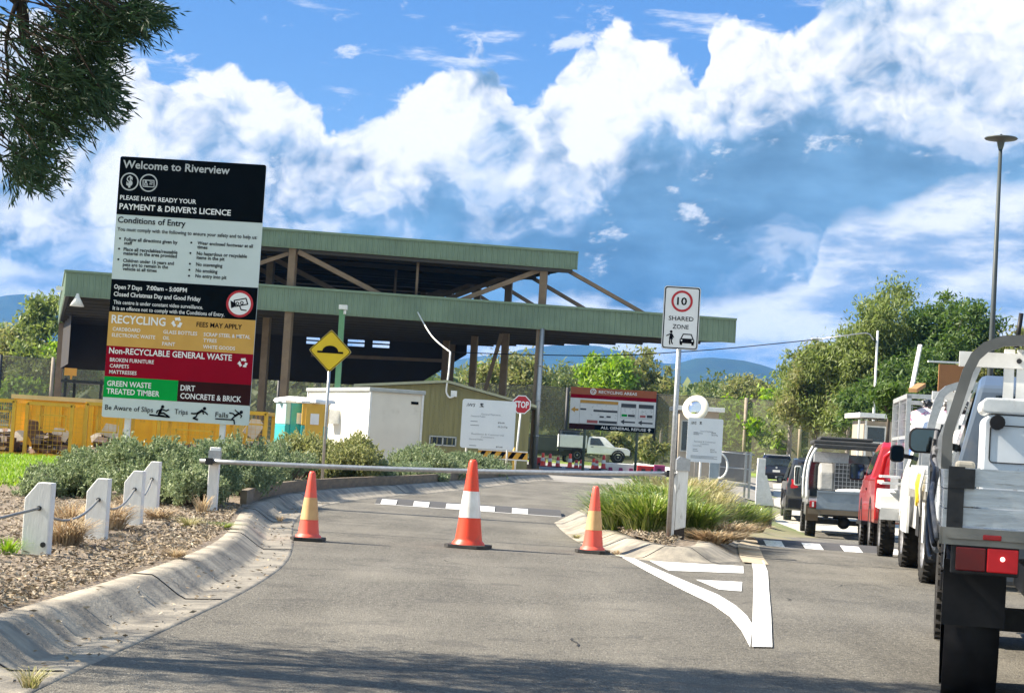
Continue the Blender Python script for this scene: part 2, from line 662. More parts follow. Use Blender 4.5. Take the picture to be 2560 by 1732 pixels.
# ------------------------------------------------------------------ foliage
def leaf_mesh(name, c, d, L, Wd, mat, parent=None, rng=None, core=None):
    """one mesh of kite shaped leaves: c centres (n,3), d directions (n,3), L lengths, Wd widths (arrays or numbers)"""
    n = len(c)
    rng = rng or np.random.default_rng(1)
    d = d / np.maximum(1e-6, np.linalg.norm(d, axis=1, keepdims=True))
    q = rng.normal(size=(n, 3))
    sd = np.cross(d, q)
    sd /= np.maximum(1e-6, np.linalg.norm(sd, axis=1, keepdims=True))
    L = np.broadcast_to(np.asarray(L, float), (n,))[:, None]
    Wd = np.broadcast_to(np.asarray(Wd, float), (n,))[:, None]
    v = np.empty((n, 4, 3))
    v[:, 0] = c - d * L / 2
    v[:, 1] = c + sd * Wd / 2
    v[:, 2] = c + d * L / 2
    v[:, 3] = c - sd * Wd / 2
    v = v.reshape(-1, 3)
    me = D.meshes.new(name)
    me.vertices.add(4 * n)
    me.vertices.foreach_set("co", v.ravel())
    me.loops.add(4 * n)
    me.loops.foreach_set("vertex_index", np.arange(4 * n, dtype=np.int32))
    me.polygons.add(n)
    me.polygons.foreach_set("loop_start", np.arange(0, 4 * n, 4, dtype=np.int32))
    me.update(calc_edges=True)
    me.materials.append(mat)
    o = D.objects.new(name, me)
    COL.objects.link(o)
    if parent is not None:
        o.parent = parent
    return o


def unit(rng, n):
    q = rng.normal(size=(n, 3))
    return q / np.linalg.norm(q, axis=1, keepdims=True)
# ------------------------------------------------------------------ ground, roads, beds
def gridmesh(name, xs, ys, zf, mat, kind="structure"):
    m = MB()
    m.sheet([[(x, y, zf(x, y)) for x in xs] for y in ys])
    return tag(m.build(name, mat), kind=kind)


asphalt = pm("asphalt", (0.165, 0.155, 0.130), (0.085, 0.080, 0.070), 20, 0.88, bump=1.0, bscale=70, detail=6, lo=0.38, hi=0.62,
             c3=(0.205, 0.190, 0.158), scale3=0.6, lo3=0.42, hi3=0.8, spec=0.25)


def asphalt_stones(m):
    """light and dark chippings of the seal coat, and long wheel-worn streaks along the lanes"""
    nt = m.node_tree
    bs = nt.nodes["Principled BSDF"]
    src = bs.inputs["Base Color"].links[0].from_socket
    tcn = nt.nodes.new("ShaderNodeTexCoord")
    prev = src
    for scale, lo, hi, c, f in ((48, .60, .70, (0.40, 0.375, 0.32), .75), (85, .57, .68, (0.34, 0.32, 0.28), .6), (60, .62, .72, (0.03, 0.03, 0.03), .8), (2.2, .60, .64, (0.075, 0.072, 0.068), .35)):
        n = nt.nodes.new("ShaderNodeTexNoise")
        n.inputs["Scale"].default_value = scale
        n.inputs["Detail"].default_value = 2 if scale > 10 else 6
        mp = nt.nodes.new("ShaderNodeMapping")
        mp.inputs["Location"].default_value = (scale, 3.1 * scale, f * 10)
        nt.links.new(tcn.outputs["Object"], mp.inputs[0])
        nt.links.new(mp.outputs[0], n.inputs["Vector"])
        r = nt.nodes.new("ShaderNodeMapRange")
        r.inputs[1].default_value, r.inputs[2].default_value, r.inputs[4].default_value = lo, hi, f
        nt.links.new(n.outputs[0], r.inputs[0])
        x = nt.nodes.new("ShaderNodeMix")
        x.data_type = "RGBA"
        nt.links.new(r.outputs[0], x.inputs[0])
        nt.links.new(prev, x.inputs[6])
        x.inputs[7].default_value = (*c, 1)
        prev = x.outputs[2]
    # streaks
    mp = nt.nodes.new("ShaderNodeMapping")
    mp.inputs["Scale"].default_value = (1.1, 0.16, 1)
    nt.links.new(tcn.outputs["Object"], mp.inputs[0])
    n = nt.nodes.new("ShaderNodeTexNoise")
    n.inputs["Scale"].default_value = 1.4
    n.inputs["Detail"].default_value = 4
    nt.links.new(mp.outputs[0], n.inputs["Vector"])
    r = nt.nodes.new("ShaderNodeMapRange")
    r.inputs[1].default_value, r.inputs[2].default_value, r.inputs[3].default_value, r.inputs[4].default_value = .35, .68, .82, 1.12
    nt.links.new(n.outputs[0], r.inputs[0])
    x = nt.nodes.new("ShaderNodeVectorMath")
    x.operation = "SCALE"
    nt.links.new(prev, x.inputs[0])
    nt.links.new(r.outputs[0], x.inputs["Scale"])
    nt.links.new(x.outputs[0], bs.inputs["Base Color"])


asphalt_stones(asphalt)
yard_mat = pm("yard surface", (0.27, 0.255, 0.23), (0.20, 0.19, 0.175), 1.5, 0.9, c3=(0.33, 0.31, 0.28), scale3=0.3)
dirt = pm("bare ground", (0.24, 0.20, 0.14), (0.16, 0.16, 0.075), 0.6, 0.95, bump=0.3, bscale=12, c3=(0.09, 0.15, 0.03), scale3=0.11, lo3=0.45, hi3=0.6)
concrete = pm("concrete", (0.36, 0.32, 0.25), (0.24, 0.215, 0.175), 7, 0.9, bump=0.4, bscale=45, detail=6, c3=(0.105, 0.098, 0.085), scale3=2.2, lo3=0.44, hi3=0.68, stretch=(1.0, 1.0, 0.4))
slab_mat = pm("weighbridge concrete", (0.50, 0.47, 0.40), (0.42, 0.40, 0.34), 2, 0.85, c3=(0.30, 0.28, 0.25), scale3=1.2, lo3=0.55, hi3=0.8)
line_paint = pm("road paint", (0.78, 0.77, 0.73), (0.60, 0.59, 0.55), 35, 0.7, detail=6, lo=0.42, hi=0.66, c3=(0.24, 0.23, 0.21), scale3=16, lo3=0.60, hi3=0.70, bump=0.4, bscale=70)
mulch_mat = pm("mulch", (0.25, 0.195, 0.13), (0.09, 0.066, 0.045), 26, 0.95, bump=0.9, bscale=34, detail=5, c3=(0.33, 0.28, 0.24), scale3=18, lo3=0.52, hi3=0.66)
lawn_mat = pm("lawn", (0.20, 0.27, 0.035), (0.14, 0.21, 0.025), 4, 0.9, bump=0.4, bscale=50, c3=(0.22, 0.25, 0.05), scale3=0.8)

gxs = [-4000, -900, -300, -120, -60] + [v * 1.0 for v in range(-40, 45, 2)] + [60, 120, 300, 900, 4000]
gys = [-60, -10, 0] + [v * 2.0 for v in range(1, 68)] + [140, 170, 220, 400, 900, 4500]
gridmesh("ground", gxs, gys, lambda x, y: gz(x, y) - 0.03, dirt)
axs = [-14, -10, -7, -5] + [v * 0.5 for v in range(-8, 28)] + [15, 18, 24]
ays = [-20, -5, 0, 2, 4, 6] + [v * 1.0 for v in range(7, 61)]
gridmesh("road", axs, ays, lambda x, y: gz(x, y), asphalt)
gridmesh("yard", [-60, -40, -25, -15, -8, -4, 0, 2, 4, 6, 8, 10, 12, 14, 17, 20, 25, 30], [60 + 3 * k for k in range(24)], lambda x, y: gz(x, y) + 0.004 * 0, yard_mat)

# weighbridge approach in the right-hand lane
m = MB()
wx = lambda y: 3.0 + 0.146 * (y - 21) + 0.35
m.sheet([[(wx(y) + k * 0.75, y, gz(wx(y) + k * 0.75, y) + 0.012 + 0.10 * min(1, (y - 47) / 20)) for k in range(7)] for y in [47.2 + 2 * j for j in range(32)]])
tag(m.build("weighbridge_slab", slab_mat), kind="structure")

# left garden bed: mulch behind the kerb
lip = [Vector(p) for p in [(-2.0, 2, 0), (-2.0, 5, 0), (-1.98, 8, 0), (-1.94, 9.4, 0), (-1.88, 11.3, 0), (-1.84, 13.5, 0), (-1.9, 16, 0), (-2.12, 18.5, 0), (-2.42, 21, 0),
                           (-2.66, 23.2, 0), (-2.86, 26, 0), (-2.88, 29, 0), (-2.6, 32.5, 0), (-2.1, 36, 0), (-1.4, 40, 0), (-0.55, 46, 0), (0.4, 53, 0), (1.25, 59, 0), (2.0, 62, 0)]]


def smooth_path(pts, n=4):
    out = []
    for i in range(len(pts) - 1):
        p0, p1, p2, p3 = pts[max(i - 1, 0)], pts[i], pts[i + 1], pts[min(i + 2, len(pts) - 1)]
        for k in range(n):
            t = k / n
            out.append(0.5 * ((2 * p1) + (p2 - p0) * t + (2 * p0 - 5 * p1 + 4 * p2 - p3) * t * t + (3 * p1 - p0 - 3 * p2 + p3) * t ** 3))
    return out + [pts[-1]]


def sweep_kerb(m, path, prof, side, closed=False, base=True):
    """sweep a kerb profile [(offset, height)] along a ground path, offset to the left (+1) or right (-1) of travel"""
    rows = []
    for i, p in enumerate(path):
        if closed:
            t = path[(i + 1) % len(path)] - path[i - 1]
        else:
            t = path[min(i + 1, len(path) - 1)] - path[max(i - 1, 0)]
        t = Vector((t.x, t.y, 0)).normalized()
        nrm = Vector((-t.y, t.x, 0)) * side
        rows.append([(p.x + nrm.x * o, p.y + nrm.y * o, (gz(p.x, p.y) if base else 0) + h) for o, h in prof])
    if closed:
        rows.append(rows[0])
    m.sheet(rows, smooth=True)
    return rows


kerb_prof = [(-0.03, -0.03), (-0.005, 0.004), (0.02, 0.012), (0.27, 0.0), (0.33, 0.03), (0.47, 0.13), (0.51, 0.15), (0.64, 0.152), (0.64, -0.05)]
lp = smooth_path(lip)
m = MB()
rows = sweep_kerb(m, lp, kerb_prof, 1)
kerb_left = tag(m.build("kerb", concrete), "long concrete kerb and gutter curving along the left garden bed", "kerb", kind="structure")
m = MB()
for i in range(9, len(lp) - 4, 9):                                          # tooled joints across the kerb
    t = (lp[i + 1] - lp[i - 1]).normalized()
    nv = Vector((-t.y, t.x, 0))
    pts = [lp[i] + nv * o + Vector((0, 0, h + 0.004)) for o, h in kerb_prof[2:8]]
    for a, b in zip(pts[:-1], pts[1:]):
        m.bar(a, b, 0.012, 0.006)
m.build("joint", dark_steel, kerb_left)

inner = [Vector(r[7]) for r in rows]
m = MB()
bedrows = []
for p in inner[:]:
    L_ = []
    for k, f in enumerate((0.0, 0.1, 0.25, 0.45, 0.7, 1.0)):
        w = 9.0 if p.y < 30 else 9.0 - (p.y - 30) * 0.12
        L_.append((p.x - f * w, p.y + f * (1.5 if p.y > 30 else 0), 0.145 + 0.03 * (f > 0)))
    bedrows.append(L_)
m.sheet(bedrows)
tag(m.build("garden_bed", mulch_mat), kind="structure")
rng = np.random.default_rng(5)
N = 42000
py = 9.5 + 14 * rng.random(N) ** 1.3
kx = np.interp(py, [p.y for p in inner], [p.x for p in inner])
cx = kx - 0.05 - 5.5 * rng.random(N) ** 1.25
cc = np.stack([cx, py, 0.155 + 0.05 * rng.random(N)], 1)
dd = unit(rng, N) * np.array([1, 1, 0.35])
chip = leafmat("bark chips", [(0.50, 0.42, 0.30), (0.34, 0.265, 0.175), (0.12, 0.09, 0.06), (0.42, 0.37, 0.29), (0.20, 0.145, 0.095)], 0.0, 0.9)
tag(leaf_mesh("mulch_chips", cc, dd, 0.022 + 0.045 * rng.random(N), 0.007 + 0.012 * rng.random(N), chip, rng=rng),
    "loose bark chips and dry leaves over the left garden bed", "mulch", kind="stuff")

m = MB()
er = [p for p in inner if p.y > 24.5]
for a, b in zip(er[:-1], er[1:]):
    na = Vector((-(b.y - a.y), b.x - a.x, 0)).normalized() * .10
    m.bar(a + na + Vector((0, 0, .06)), b + na + Vector((0, 0, .06)), .09, .24)
tag(m.build("garden_edging", pm("weathered edging board", (0.22, 0.17, 0.11), (0.14, 0.11, 0.075), 3, 0.85, stretch=(1, 1, 4))), "low brown edging board behind the far part of the kerb", "edging")

N = 5200
py = 20.5 + 6.5 * rng.random(N) ** 1.5
px = 1.0 + .12 * (py - 20) + (rng.random(N) - .35) * (1.3 + .12 * (py - 20))
cc = np.stack([px, py, .165 + .05 * rng.random(N)], 1)
ok = (px > np.interp(py, [20.4, 21.2, 22.9, 25, 28], [1.75, 1.65, 1.5, 1.45, 1.4])) & (px < np.interp(py, [20.4, 22.2, 25.8, 30], [2.2, 2.4, 2.85, 3.4]))
cc = cc[ok]
dd = unit(rng, len(cc)) * np.array([1, 1, 0.35])
tag(leaf_mesh("island_mulch", cc, dd, 0.03 + 0.06 * rng.random(len(cc)), 0.012 + 0.018 * rng.random(len(cc)), chip, rng=rng),
    "bark chips and dry leaves on the island nose", "mulch", kind="stuff")
# dead leaves and twigs washed into the gutters and over the kerbs
N = 340
k = rng.integers(8, 44, N)
o = np.abs(rng.normal(.20, .16, N))
P_ = np.array([[lp[i].x, lp[i].y] for i in k]) + rng.normal(0, .12, (N, 2)) * np.array([0, 3])
cc = np.stack([np.interp(P_[:, 1], [q.y for q in lp], [q.x for q in lp]) - o, P_[:, 1], np.interp(o, [-.1, 0, .27, .33, .47, .51, .7], [.012, .02, .006, .036, .136, .156, .158]) + .004], 1)
dd = unit(rng, N) * np.array([1, 1, 0.12])
tag(leaf_mesh("leaf_litter", cc, dd, 0.02 + 0.05 * rng.random(N), 0.008 + 0.012 * rng.random(N), chip, rng=rng), "dead leaves scattered along the gutter and kerb", "leaf litter", kind="stuff")

# lawn behind the bed and beyond
m = MB()
m.sheet([[(-40, 24, .1), (-12, 24, .2), (-7.2, 24, .2)], [(-40, 30, .1), (-12, 30, .2), (-7.0, 30, .2)], [(-40, 42.5, .02), (-12, 42.5, .2), (-6.0, 42.5, .2)]])
tag(m.build("lawn", lawn_mat), kind="structure")
m = MB()
m.sheet([[(-4, 131, .1), (6, 131, .1), (24, 131, .1), (40, 131, .1)], [(-4, 122, .01), (6, 118, .01), (18, 108, -.20), (40, 100, -.20)]])
tag(m.build("far_lawn", lawn_mat), kind="structure")

# island between the lanes
isl = [Vector(p) for p in [(0.82, 27.9, 0), (0.88, 25, 0), (0.98, 22.9, 0), (1.15, 21.2, 0), (1.42, 20.15, 0), (1.8, 19.75, 0), (2.3, 19.85, 0), (2.72, 20.5, 0), (2.98, 22.2, 0),
                           (3.45, 25.8, 0), (4.1, 30, 0), (4.85, 35, 0), (5.6, 40, 0), (6.3, 45, 0), (6.8, 48.5, 0), (4.9, 55, 0), (3.1, 54.6, 0), (2.4, 46, 0), (1.75, 37, 0), (1.25, 32, 0)]]
ip = smooth_path(isl + [isl[0]])[:-1]
kp = [(-0.03, -0.03), (0.0, 0.006), (0.10, 0.012), (0.16, 0.035), (0.36, 0.13), (0.40, 0.145), (0.55, 0.147), (0.55, -0.25)]
m = MB()
irows = sweep_kerb(m, ip, kp, 1, True)
island_kerb = tag(m.build("island_kerb", concrete), "rounded concrete kerb round the planted island between the lanes", "kerb", kind="structure")
m = MB()
for i in (9, 17, 25, 34, 44):
    t = (ip[i + 1] - ip[i - 1]).normalized()
    nv = Vector((-t.y, t.x, 0))
    pts = [ip[i] + nv * o + Vector((0, 0, gz(ip[i].x, ip[i].y) + h + 0.004)) for o, h in kp[1:7]]
    for a, b in zip(pts[:-1], pts[1:]):
        m.bar(a, b, 0.007, 0.004)
m.build("joint", dark_steel, island_kerb)
m = MB()
cen = [(sum((Vector(r[6]) for r in irows[:-1]), Vector()) / (len(irows) - 1))]
spine = lambda y: Vector((1.4 + 0.10 * (y - 20), y, 0))
ring = [Vector(r[6]) for r in irows[:-1]]
mid = [Vector(((p.x + spine(min(max(p.y, 21.5), 52)).x) / 2, (p.y * .5 + .5 * min(max(p.y, 21.5), 52)), p.z + 0.03)) for p in ring]
sp = [Vector((spine(min(max(p.y, 21.5), 52)).x, min(max(p.y, 21.5), 52), gz(spine(p.y).x, p.y) + 0.19)) for p in ring]
m.sheet([ring + [ring[0]], mid + [mid[0]], sp + [sp[0]]])
tag(m.build("island_bed", mulch_mat), kind="structure")
# sandy gutter strip along the right of the island
m = MB()
gp = [Vector((2.78, 20.3, 0)), Vector((2.98, 22.2, 0)), Vector((3.45, 25.8, 0)), Vector((4.1, 30, 0)), Vector((4.85, 35, 0)), Vector((5.6, 40, 0)), Vector((6.3, 45, 0))]
m.sheet([[(p.x - 0.05, p.y, gz(p.x, p.y) + 0.02), (p.x + 0.24, p.y - 0.03, gz(p.x + .24, p.y) + 0.008)] for p in smooth_path(gp)])
tag(m.build("gutter", pm("sandy concrete", (0.44, 0.37, 0.26), (0.34, 0.28, 0.19), 4, 0.9, c3=(0.2, 0.16, 0.11), scale3=1.5)), kind="structure")

# painted lines: outline of the island nose, measured on the road
def c6(x, y):
    return (1200 + x / 2.758, 1080 + y / 2.758)


def road_poly(m, pts, h=0.006):
    m.poly([G(*c6(*p)) + Vector((0, 0, h)) for p in pts])


def ribbon(m, a, b, h=0.006):
    ra = [G(*c6(*p)) + Vector((0, 0, h)) for p in a]
    rb = [G(*c6(*p)) + Vector((0, 0, h)) for p in b]
    m.sheet([ra, rb], smooth=False)


m = MB()
ribbon(m, [(960, 855), (1150, 962), (1400, 1092), (1600, 1190), (1720, 1275), (1800, 1370), (1862, 1487)],
       [(1030, 858), (1210, 940), (1420, 1030), (1640, 1122), (1760, 1195), (1840, 1268), (1880, 1330)])
ribbon(m, [(1870, 890), (1884, 960), (1884, 1100), (1878, 1300), (1874, 1487)], [(1955, 890), (1985, 970), (1993, 1100), (2007, 1270), (2015, 1490)], 0.010)
ribbon(m, [(1170, 890), (1300, 957), (1818, 975)], [(1172, 889), (1400, 903), (1815, 925)])
ribbon(m, [(1490, 1020), (1650, 1088), (1803, 1100)], [(1492, 1019), (1600, 1025), (1808, 1035)])
tag(m.build("road_marking", line_paint), "white painted triangle outline and bars before the island nose", "road marking", kind="structure")

# hairline cracks in the seal
rng_c = random.Random(12)
for cx0, cy0, ang, n_ in ((.50, 10.9, 1.5, 9), (-.9, 13.6, .3, 12), (2.0, 14.8, 1.2, 10), (-.2, 17.2, 2.4, 8), (3.3, 17.5, 1.4, 12)):
    m = MB()
    x, y, a = cx0, cy0, ang
    pts = []
    for k in range(n_):
        pts.append((x, y))
        a += rng_c.uniform(-.6, .6)
        x += .11 * math.cos(a)
        y += .11 * math.sin(a)
    for k in range(n_ - 1):
        w_ = .004 + .004 * rng_c.random()
        m.poly([(pts[k][0] - w_, pts[k][1], .005), (pts[k][0] + w_, pts[k][1], .005), (pts[k + 1][0] + w_, pts[k + 1][1], .005), (pts[k + 1][0] - w_, pts[k + 1][1], .005)])
    tag(m.build("road_crack", pm("crack", (0.02, 0.02, 0.02), None, 5, 0.9)), kind="structure")

# speed humps
hump_mat = pm("speed hump", (0.05, 0.05, 0.05), (0.075, 0.072, 0.07), 60, 0.8, bump=0.3)


def hump(name, xa, xb, y0, w, slope, zf, label):
    t = thing(name, label, "speed hump")
    m = MB()
    prof = [(0, 0.004), (0.12, 0.03), (0.3, 0.065), (w / 2, 0.08), (w - 0.3, 0.065), (w - .12, 0.03), (w, 0.004)]
    n = 10
    rows = []
    for k in range(n + 1):
        x = xa + (xb - xa) * k / n
        rows.append([(x, y0 + slope * (x - xa) + o, zf(x, y0) + h) for o, h in prof])
    m.sheet(rows)
    m.build("hump", hump_mat, t)
    m = MB()
    k = 0
    L_ = xb - xa
    st = 0.27
    x = xa + 0.1
    while x < xb - 0.3:
        pts = [(x, y0 + slope * (x - xa) + o, zf(x, y0) + h + 0.012) for o, h in ((-0.06, 0.0), (0.12, 0.03), (0.3, 0.065), (w * .21, 0.068))]
        pts2 = [(x + st, y0 + slope * (x + st - xa) + o, zf(x, y0) + h + 0.012) for o, h in ((-0.06, 0.0), (0.12, 0.03), (0.3, 0.065), (w * .21, 0.068))]
        m.sheet([pts, pts2], smooth=False)
        x += st * 2.1
    m.sheet([[(xa + (xb - xa) * j / 8, y0 - 0.16 + slope * (xb - xa) * j / 8, zf(xa + (xb - xa) * j / 8, y0) + 0.007) for j in range(9)],
             [(xa + (xb - xa) * j / 8, y0 - 0.04 + slope * (xb - xa) * j / 8, zf(xa + (xb - xa) * j / 8, y0) + 0.007) for j in range(9)]], smooth=False)
    m.build("white_block", line_paint, t)


hump("speed_hump", -2.2, 1.0, 31.2, 1.7, -0.25, gz, "speed hump with white blocks across the coned lane")
hump("speed_hump", 3.95, 8.2, 27.6, 1.6, -0.25, gz, "speed hump with white blocks across the queue lane")

# hills beyond the wood
hill_mat = pm("wooded hills", (0.016, 0.042, 0.024), (0.010, 0.026, 0.018), 0.012, 0.95, bump=0.0, c3=(0.03, 0.055, 0.03), scale3=0.004, lo3=0.5, hi3=0.65)
rng = random.Random(4)
for dist, prof, nm in ((4600, [(-900, 820), (-300, 800), (0, 740), (50, 728), (120, 760), (300, 830), (700, 900), (1100, 905), (1280, 880), (1350, 868), (1420, 862),
                               (1500, 866), (1580, 882), (1660, 905), (1760, 925), (1900, 940), (2200, 960), (2600, 950), (3200, 930)], "hills"),
                       (3300, [(-900, 850), (0, 830), (300, 900), (900, 960), (1300, 950), (1500, 935), (1620, 915), (1700, 907), (1745, 894), (1790, 892), (1850, 897),
                               (1900, 912), (1960, 928), (2100, 940), (2600, 945), (3200, 900)], "near_hills")):
    xs = [-900 + 40 * k for k in range(103)]
    ridge = []
    for x in xs:
        yv = np.interp(x, [p[0] for p in prof], [p[1] for p in prof]) + rng.uniform(-3.5, 3.5)
        ridge.append(at(x, yv, dist))
    rows = []
    for j in range(9):
        f = j / 8
        row = []
        for i, p in enumerate(ridge):
            z = p.z * (1 - f) ** 1.25 * (1 + 0.18 * math.sin(i * 0.9 + j * 1.7) * f) * (1 + rng.uniform(-.05, .05) * (f > 0))
            row.append((p.x * (1 - 0.28 * f), p.y * (1 - 0.28 * f), z if j < 8 else -2))
        rows.append(row)
    rows = [[(x * 1.25, y * 1.25, -5) for x, y, z in rows[0]]] + rows
    m = MB()
    m.sheet(rows)
    tag(m.build(nm, hill_mat), kind="structure")

# haze
m = MB()
m.box((0, 2600, 149), (9600, 6000, 304))
hz = m.build("haze", [])
hm = D.materials.new("haze")
hm.use_nodes = True
hm.node_tree.nodes.clear()
pvn = hm.node_tree.nodes.new("ShaderNodeVolumePrincipled")
pvn.inputs["Color"].default_value = (0.05, 0.33, 0.92, 1)
pvn.inputs["Density"].default_value = 0.00011
pvn.inputs["Anisotropy"].default_value = 0.0
on = hm.node_tree.nodes.new("ShaderNodeOutputMaterial")
hm.node_tree.links.new(pvn.outputs[0], on.inputs["Volume"])
hz.data.materials.append(hm)
tag(hz, "thin blue haze", "haze", kind="stuff")
# ------------------------------------------------------------------ the tipping shed: two big canopies on steel columns
green_sheet = pm("green steel sheet", (0.165, 0.235, 0.165), (0.135, 0.195, 0.138), 0.9, 0.5, c3=(0.095, 0.14, 0.10), scale3=0.25, lo3=0.5, hi3=0.75)
green_cap = pm("green capping", (0.18, 0.255, 0.175), None, 3, 0.45)
brown_steel = pm("brown steel column", (0.21, 0.145, 0.09), (0.16, 0.11, 0.068), 2.5, 0.6)
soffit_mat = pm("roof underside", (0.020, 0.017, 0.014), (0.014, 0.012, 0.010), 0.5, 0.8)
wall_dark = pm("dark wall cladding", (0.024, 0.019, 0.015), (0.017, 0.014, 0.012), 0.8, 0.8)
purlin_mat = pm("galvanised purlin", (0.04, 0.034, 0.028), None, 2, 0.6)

shed = thing("tipping_shed", "large open shed with two green canopies on brown steel columns", "shed")
FL, FR = Vector((-18.4, 73.5, 0)), Vector((9.67, 78.0, 0))
BLk, BRk = Vector((-24.4, 96.6, 0)), Vector((-1.9, 93.7, 0))
LZ0, LZ1, UZ0, UZ1 = 6.12, 7.06, 8.78, 9.43


def front(x):
    return Vector((x, 73.5 + 0.1603 * (x + 18.4), 0))


def ribbed(m, a, b, z0, z1, out, pitch=0.24, dep=0.03):
    a, b = Vector(a), Vector(b)
    n = max(2, int((b - a).length / pitch))
    row0, row1 = [], []
    o = Vector(out)
    for k in range(n):
        for t, d in ((0.0, 0), (0.62, 0), (0.72, dep), (0.9, dep)):
            p = a + (b - a) * ((k + t) / n) + o * d
            row0.append((p.x, p.y, z0))
            row1.append((p.x, p.y, z1))
    row0.append((b.x, b.y, z0))
    row1.append((b.x, b.y, z1))
    m.sheet([row0, row1], smooth=False)


def canopy(name_roof, fl, fr, bl, br, z0, z1):
    o = Vector((0.16, -0.98, 0))
    m = MB()
    ribbed(m, fl, fr, z0, z1, o)
    sd = (bl - fl).normalized()
    ribbed(m, bl, fl, z0, z1, Vector((-sd.y, sd.x, 0)), 0.3)
    m.sheet([[(fr.x, fr.y, z0), (br.x, br.y, z0 + 0.01)], [(fr.x, fr.y, z1), (br.x, br.y, z1)]], smooth=False)
    f = m.build("fascia", green_sheet, shed)
    m = MB()
    for a, b in ((fl, fr), (bl, fl)):
        m.bar((a.x, a.y, z1 + 0.04), (b.x, b.y, z1 + 0.04), 0.16, 0.09)
        m.bar((a.x, a.y + 0.05, z0 - 0.02), (b.x, b.y + 0.05, z0 - 0.02), 0.06, 0.05)
    m.build("capping", green_cap, f)
    m = MB()
    zt, zb = z1 - 0.12, z0 + 0.10
    m.add([(fl.x, fl.y + .1, zb), (fr.x, fr.y + .1, zb), (br.x, br.y, zb), (bl.x, bl.y, zb), (fl.x, fl.y + .1, zt), (fr.x, fr.y + .1, zt), (br.x, br.y, zt), (bl.x, bl.y, zt)],
          [(0, 1, 2, 3), (7, 6, 5, 4), (0, 4, 5, 1), (1, 5, 6, 2), (2, 6, 7, 3), (3, 7, 4, 0)])
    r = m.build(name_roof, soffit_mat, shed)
    m = MB()
    for k in range(1, 10):
        t = k / 10
        a, b = fl.lerp(bl, t), fr.lerp(br, t)
        m.bar((a.x + .2, a.y, zb - 0.10), (b.x - .2, b.y, zb - 0.10), 0.09, 0.18)
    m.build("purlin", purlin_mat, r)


canopy("lower_roof", FL, FR, BLk, BRk, LZ0, LZ1)
ul, ur = front(-13.5), front(2.6)
canopy("upper_roof", ul, ur, ul + Vector((-9.3, 27.8, 0)), ur + Vector((-9.3, 27.8, 0)), UZ0, UZ1)
step = Vector((-0.33, 0.944, 0)) * 4.5
c_right, c_left = front(1.18) + Vector((0, .35, 0)), front(-9.4) + Vector((0, .35, 0))
for base, n in ((c_right, 5), (c_left, 5)):
    for k in range(n):
        p = base + step * k
        m = MB()
        m.box((p.x, p.y, UZ0 / 2), (0.30, 0.34, UZ0), rz=-0.16)
        m.box((p.x, p.y, 0.15), (0.55, 0.55, 0.3))
        m.build("column", brown_steel, shed)
for p in (BLk + Vector((.3, -.3, 0)), BRk + Vector((-1.2, -.4, 0))):
    m = MB()
    m.box((p.x, p.y, LZ0 / 2), (0.32, 0.32, LZ0))
    m.build("column", brown_steel, shed)


def brace(a, b, w=0.2):
    m = MB()
    m.bar(a, b, w, w)
    m.build("brace", brown_steel, shed)


for k in range(4):
    o = step * k
    cl, cr_ = c_left + o, c_right + o
    brace((cl.x + .2, cl.y, UZ0 - .15), (cl.x + 4.2, cl.y + .6, LZ1 - .2))
    brace((cr_.x - .2, cr_.y, UZ0 - .15), (cr_.x - 4.0, cr_.y - .5, LZ1 - .2))
    brace((cl.x - .2, cl.y, UZ0 - .25), (cl.x - 3.6, cl.y - .5, LZ1), 0.16)
    brace((cr_.x + .75, cr_.y + .1, UZ0 + .05), (cr_.x + 4.6 - k * 0.2, cr_.y + .7, LZ1 - .05), 0.16)
    m = MB()
    m.bar((cl.x - 3.5, cl.y - .5, UZ0 - .1), (cr_.x + 1.2, cr_.y, UZ0 - .1), .2, .2)
    m.build("tie_beam", purlin_mat, shed)
    if k == 3:
        brace((cl.x + 4, cl.y + .6, 4.9), (cr_.x, cr_.y, 5.05), 0.16)
p0, p1 = front(-4.2) + Vector((0, .5, 0)), front(-5.4) + Vector((0, 5, 0))
for p in (p0, p1):
    m = MB()
    m.cyl((p.x, p.y, LZ1 - .2), (p.x, p.y, UZ0), 0.06)
    m.build("hanger", brown_steel, shed)
brace(at(1254, 835, 80.5), at(1210, 985, 80.5), 0.18)
# end wall inside, cut away at its right lower corner, with light slots near the roof
m = MB()
wa, wb = BLk + Vector((.4, -.5, 0)), BRk + Vector((-.1, -.3, 0))


def wp(t, z):
    p = wa.lerp(wb, t)
    return (p.x, p.y, z)


m.poly([wp(0, 3.7), wp(.86, 3.7), wp(.985, 5.6), wp(.985, 5.72), wp(0, 5.72)])
for t0, t1 in ((0, .60), (.632, .645), (.685, .70), (.74, .76), (.80, .985)):
    m.poly([wp(t0, 5.72), wp(t1, 5.72), wp(t1, 6.3), wp(t0, 6.3)])
for z in (5.86, 6.06):
    m.poly([wp(.6, z), wp(.8, z), wp(.8, z + .08), wp(.6, z + .08)])
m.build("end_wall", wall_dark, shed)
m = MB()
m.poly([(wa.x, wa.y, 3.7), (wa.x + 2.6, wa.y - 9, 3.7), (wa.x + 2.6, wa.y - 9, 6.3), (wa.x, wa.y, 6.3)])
m.build("side_wall", wall_dark, shed)
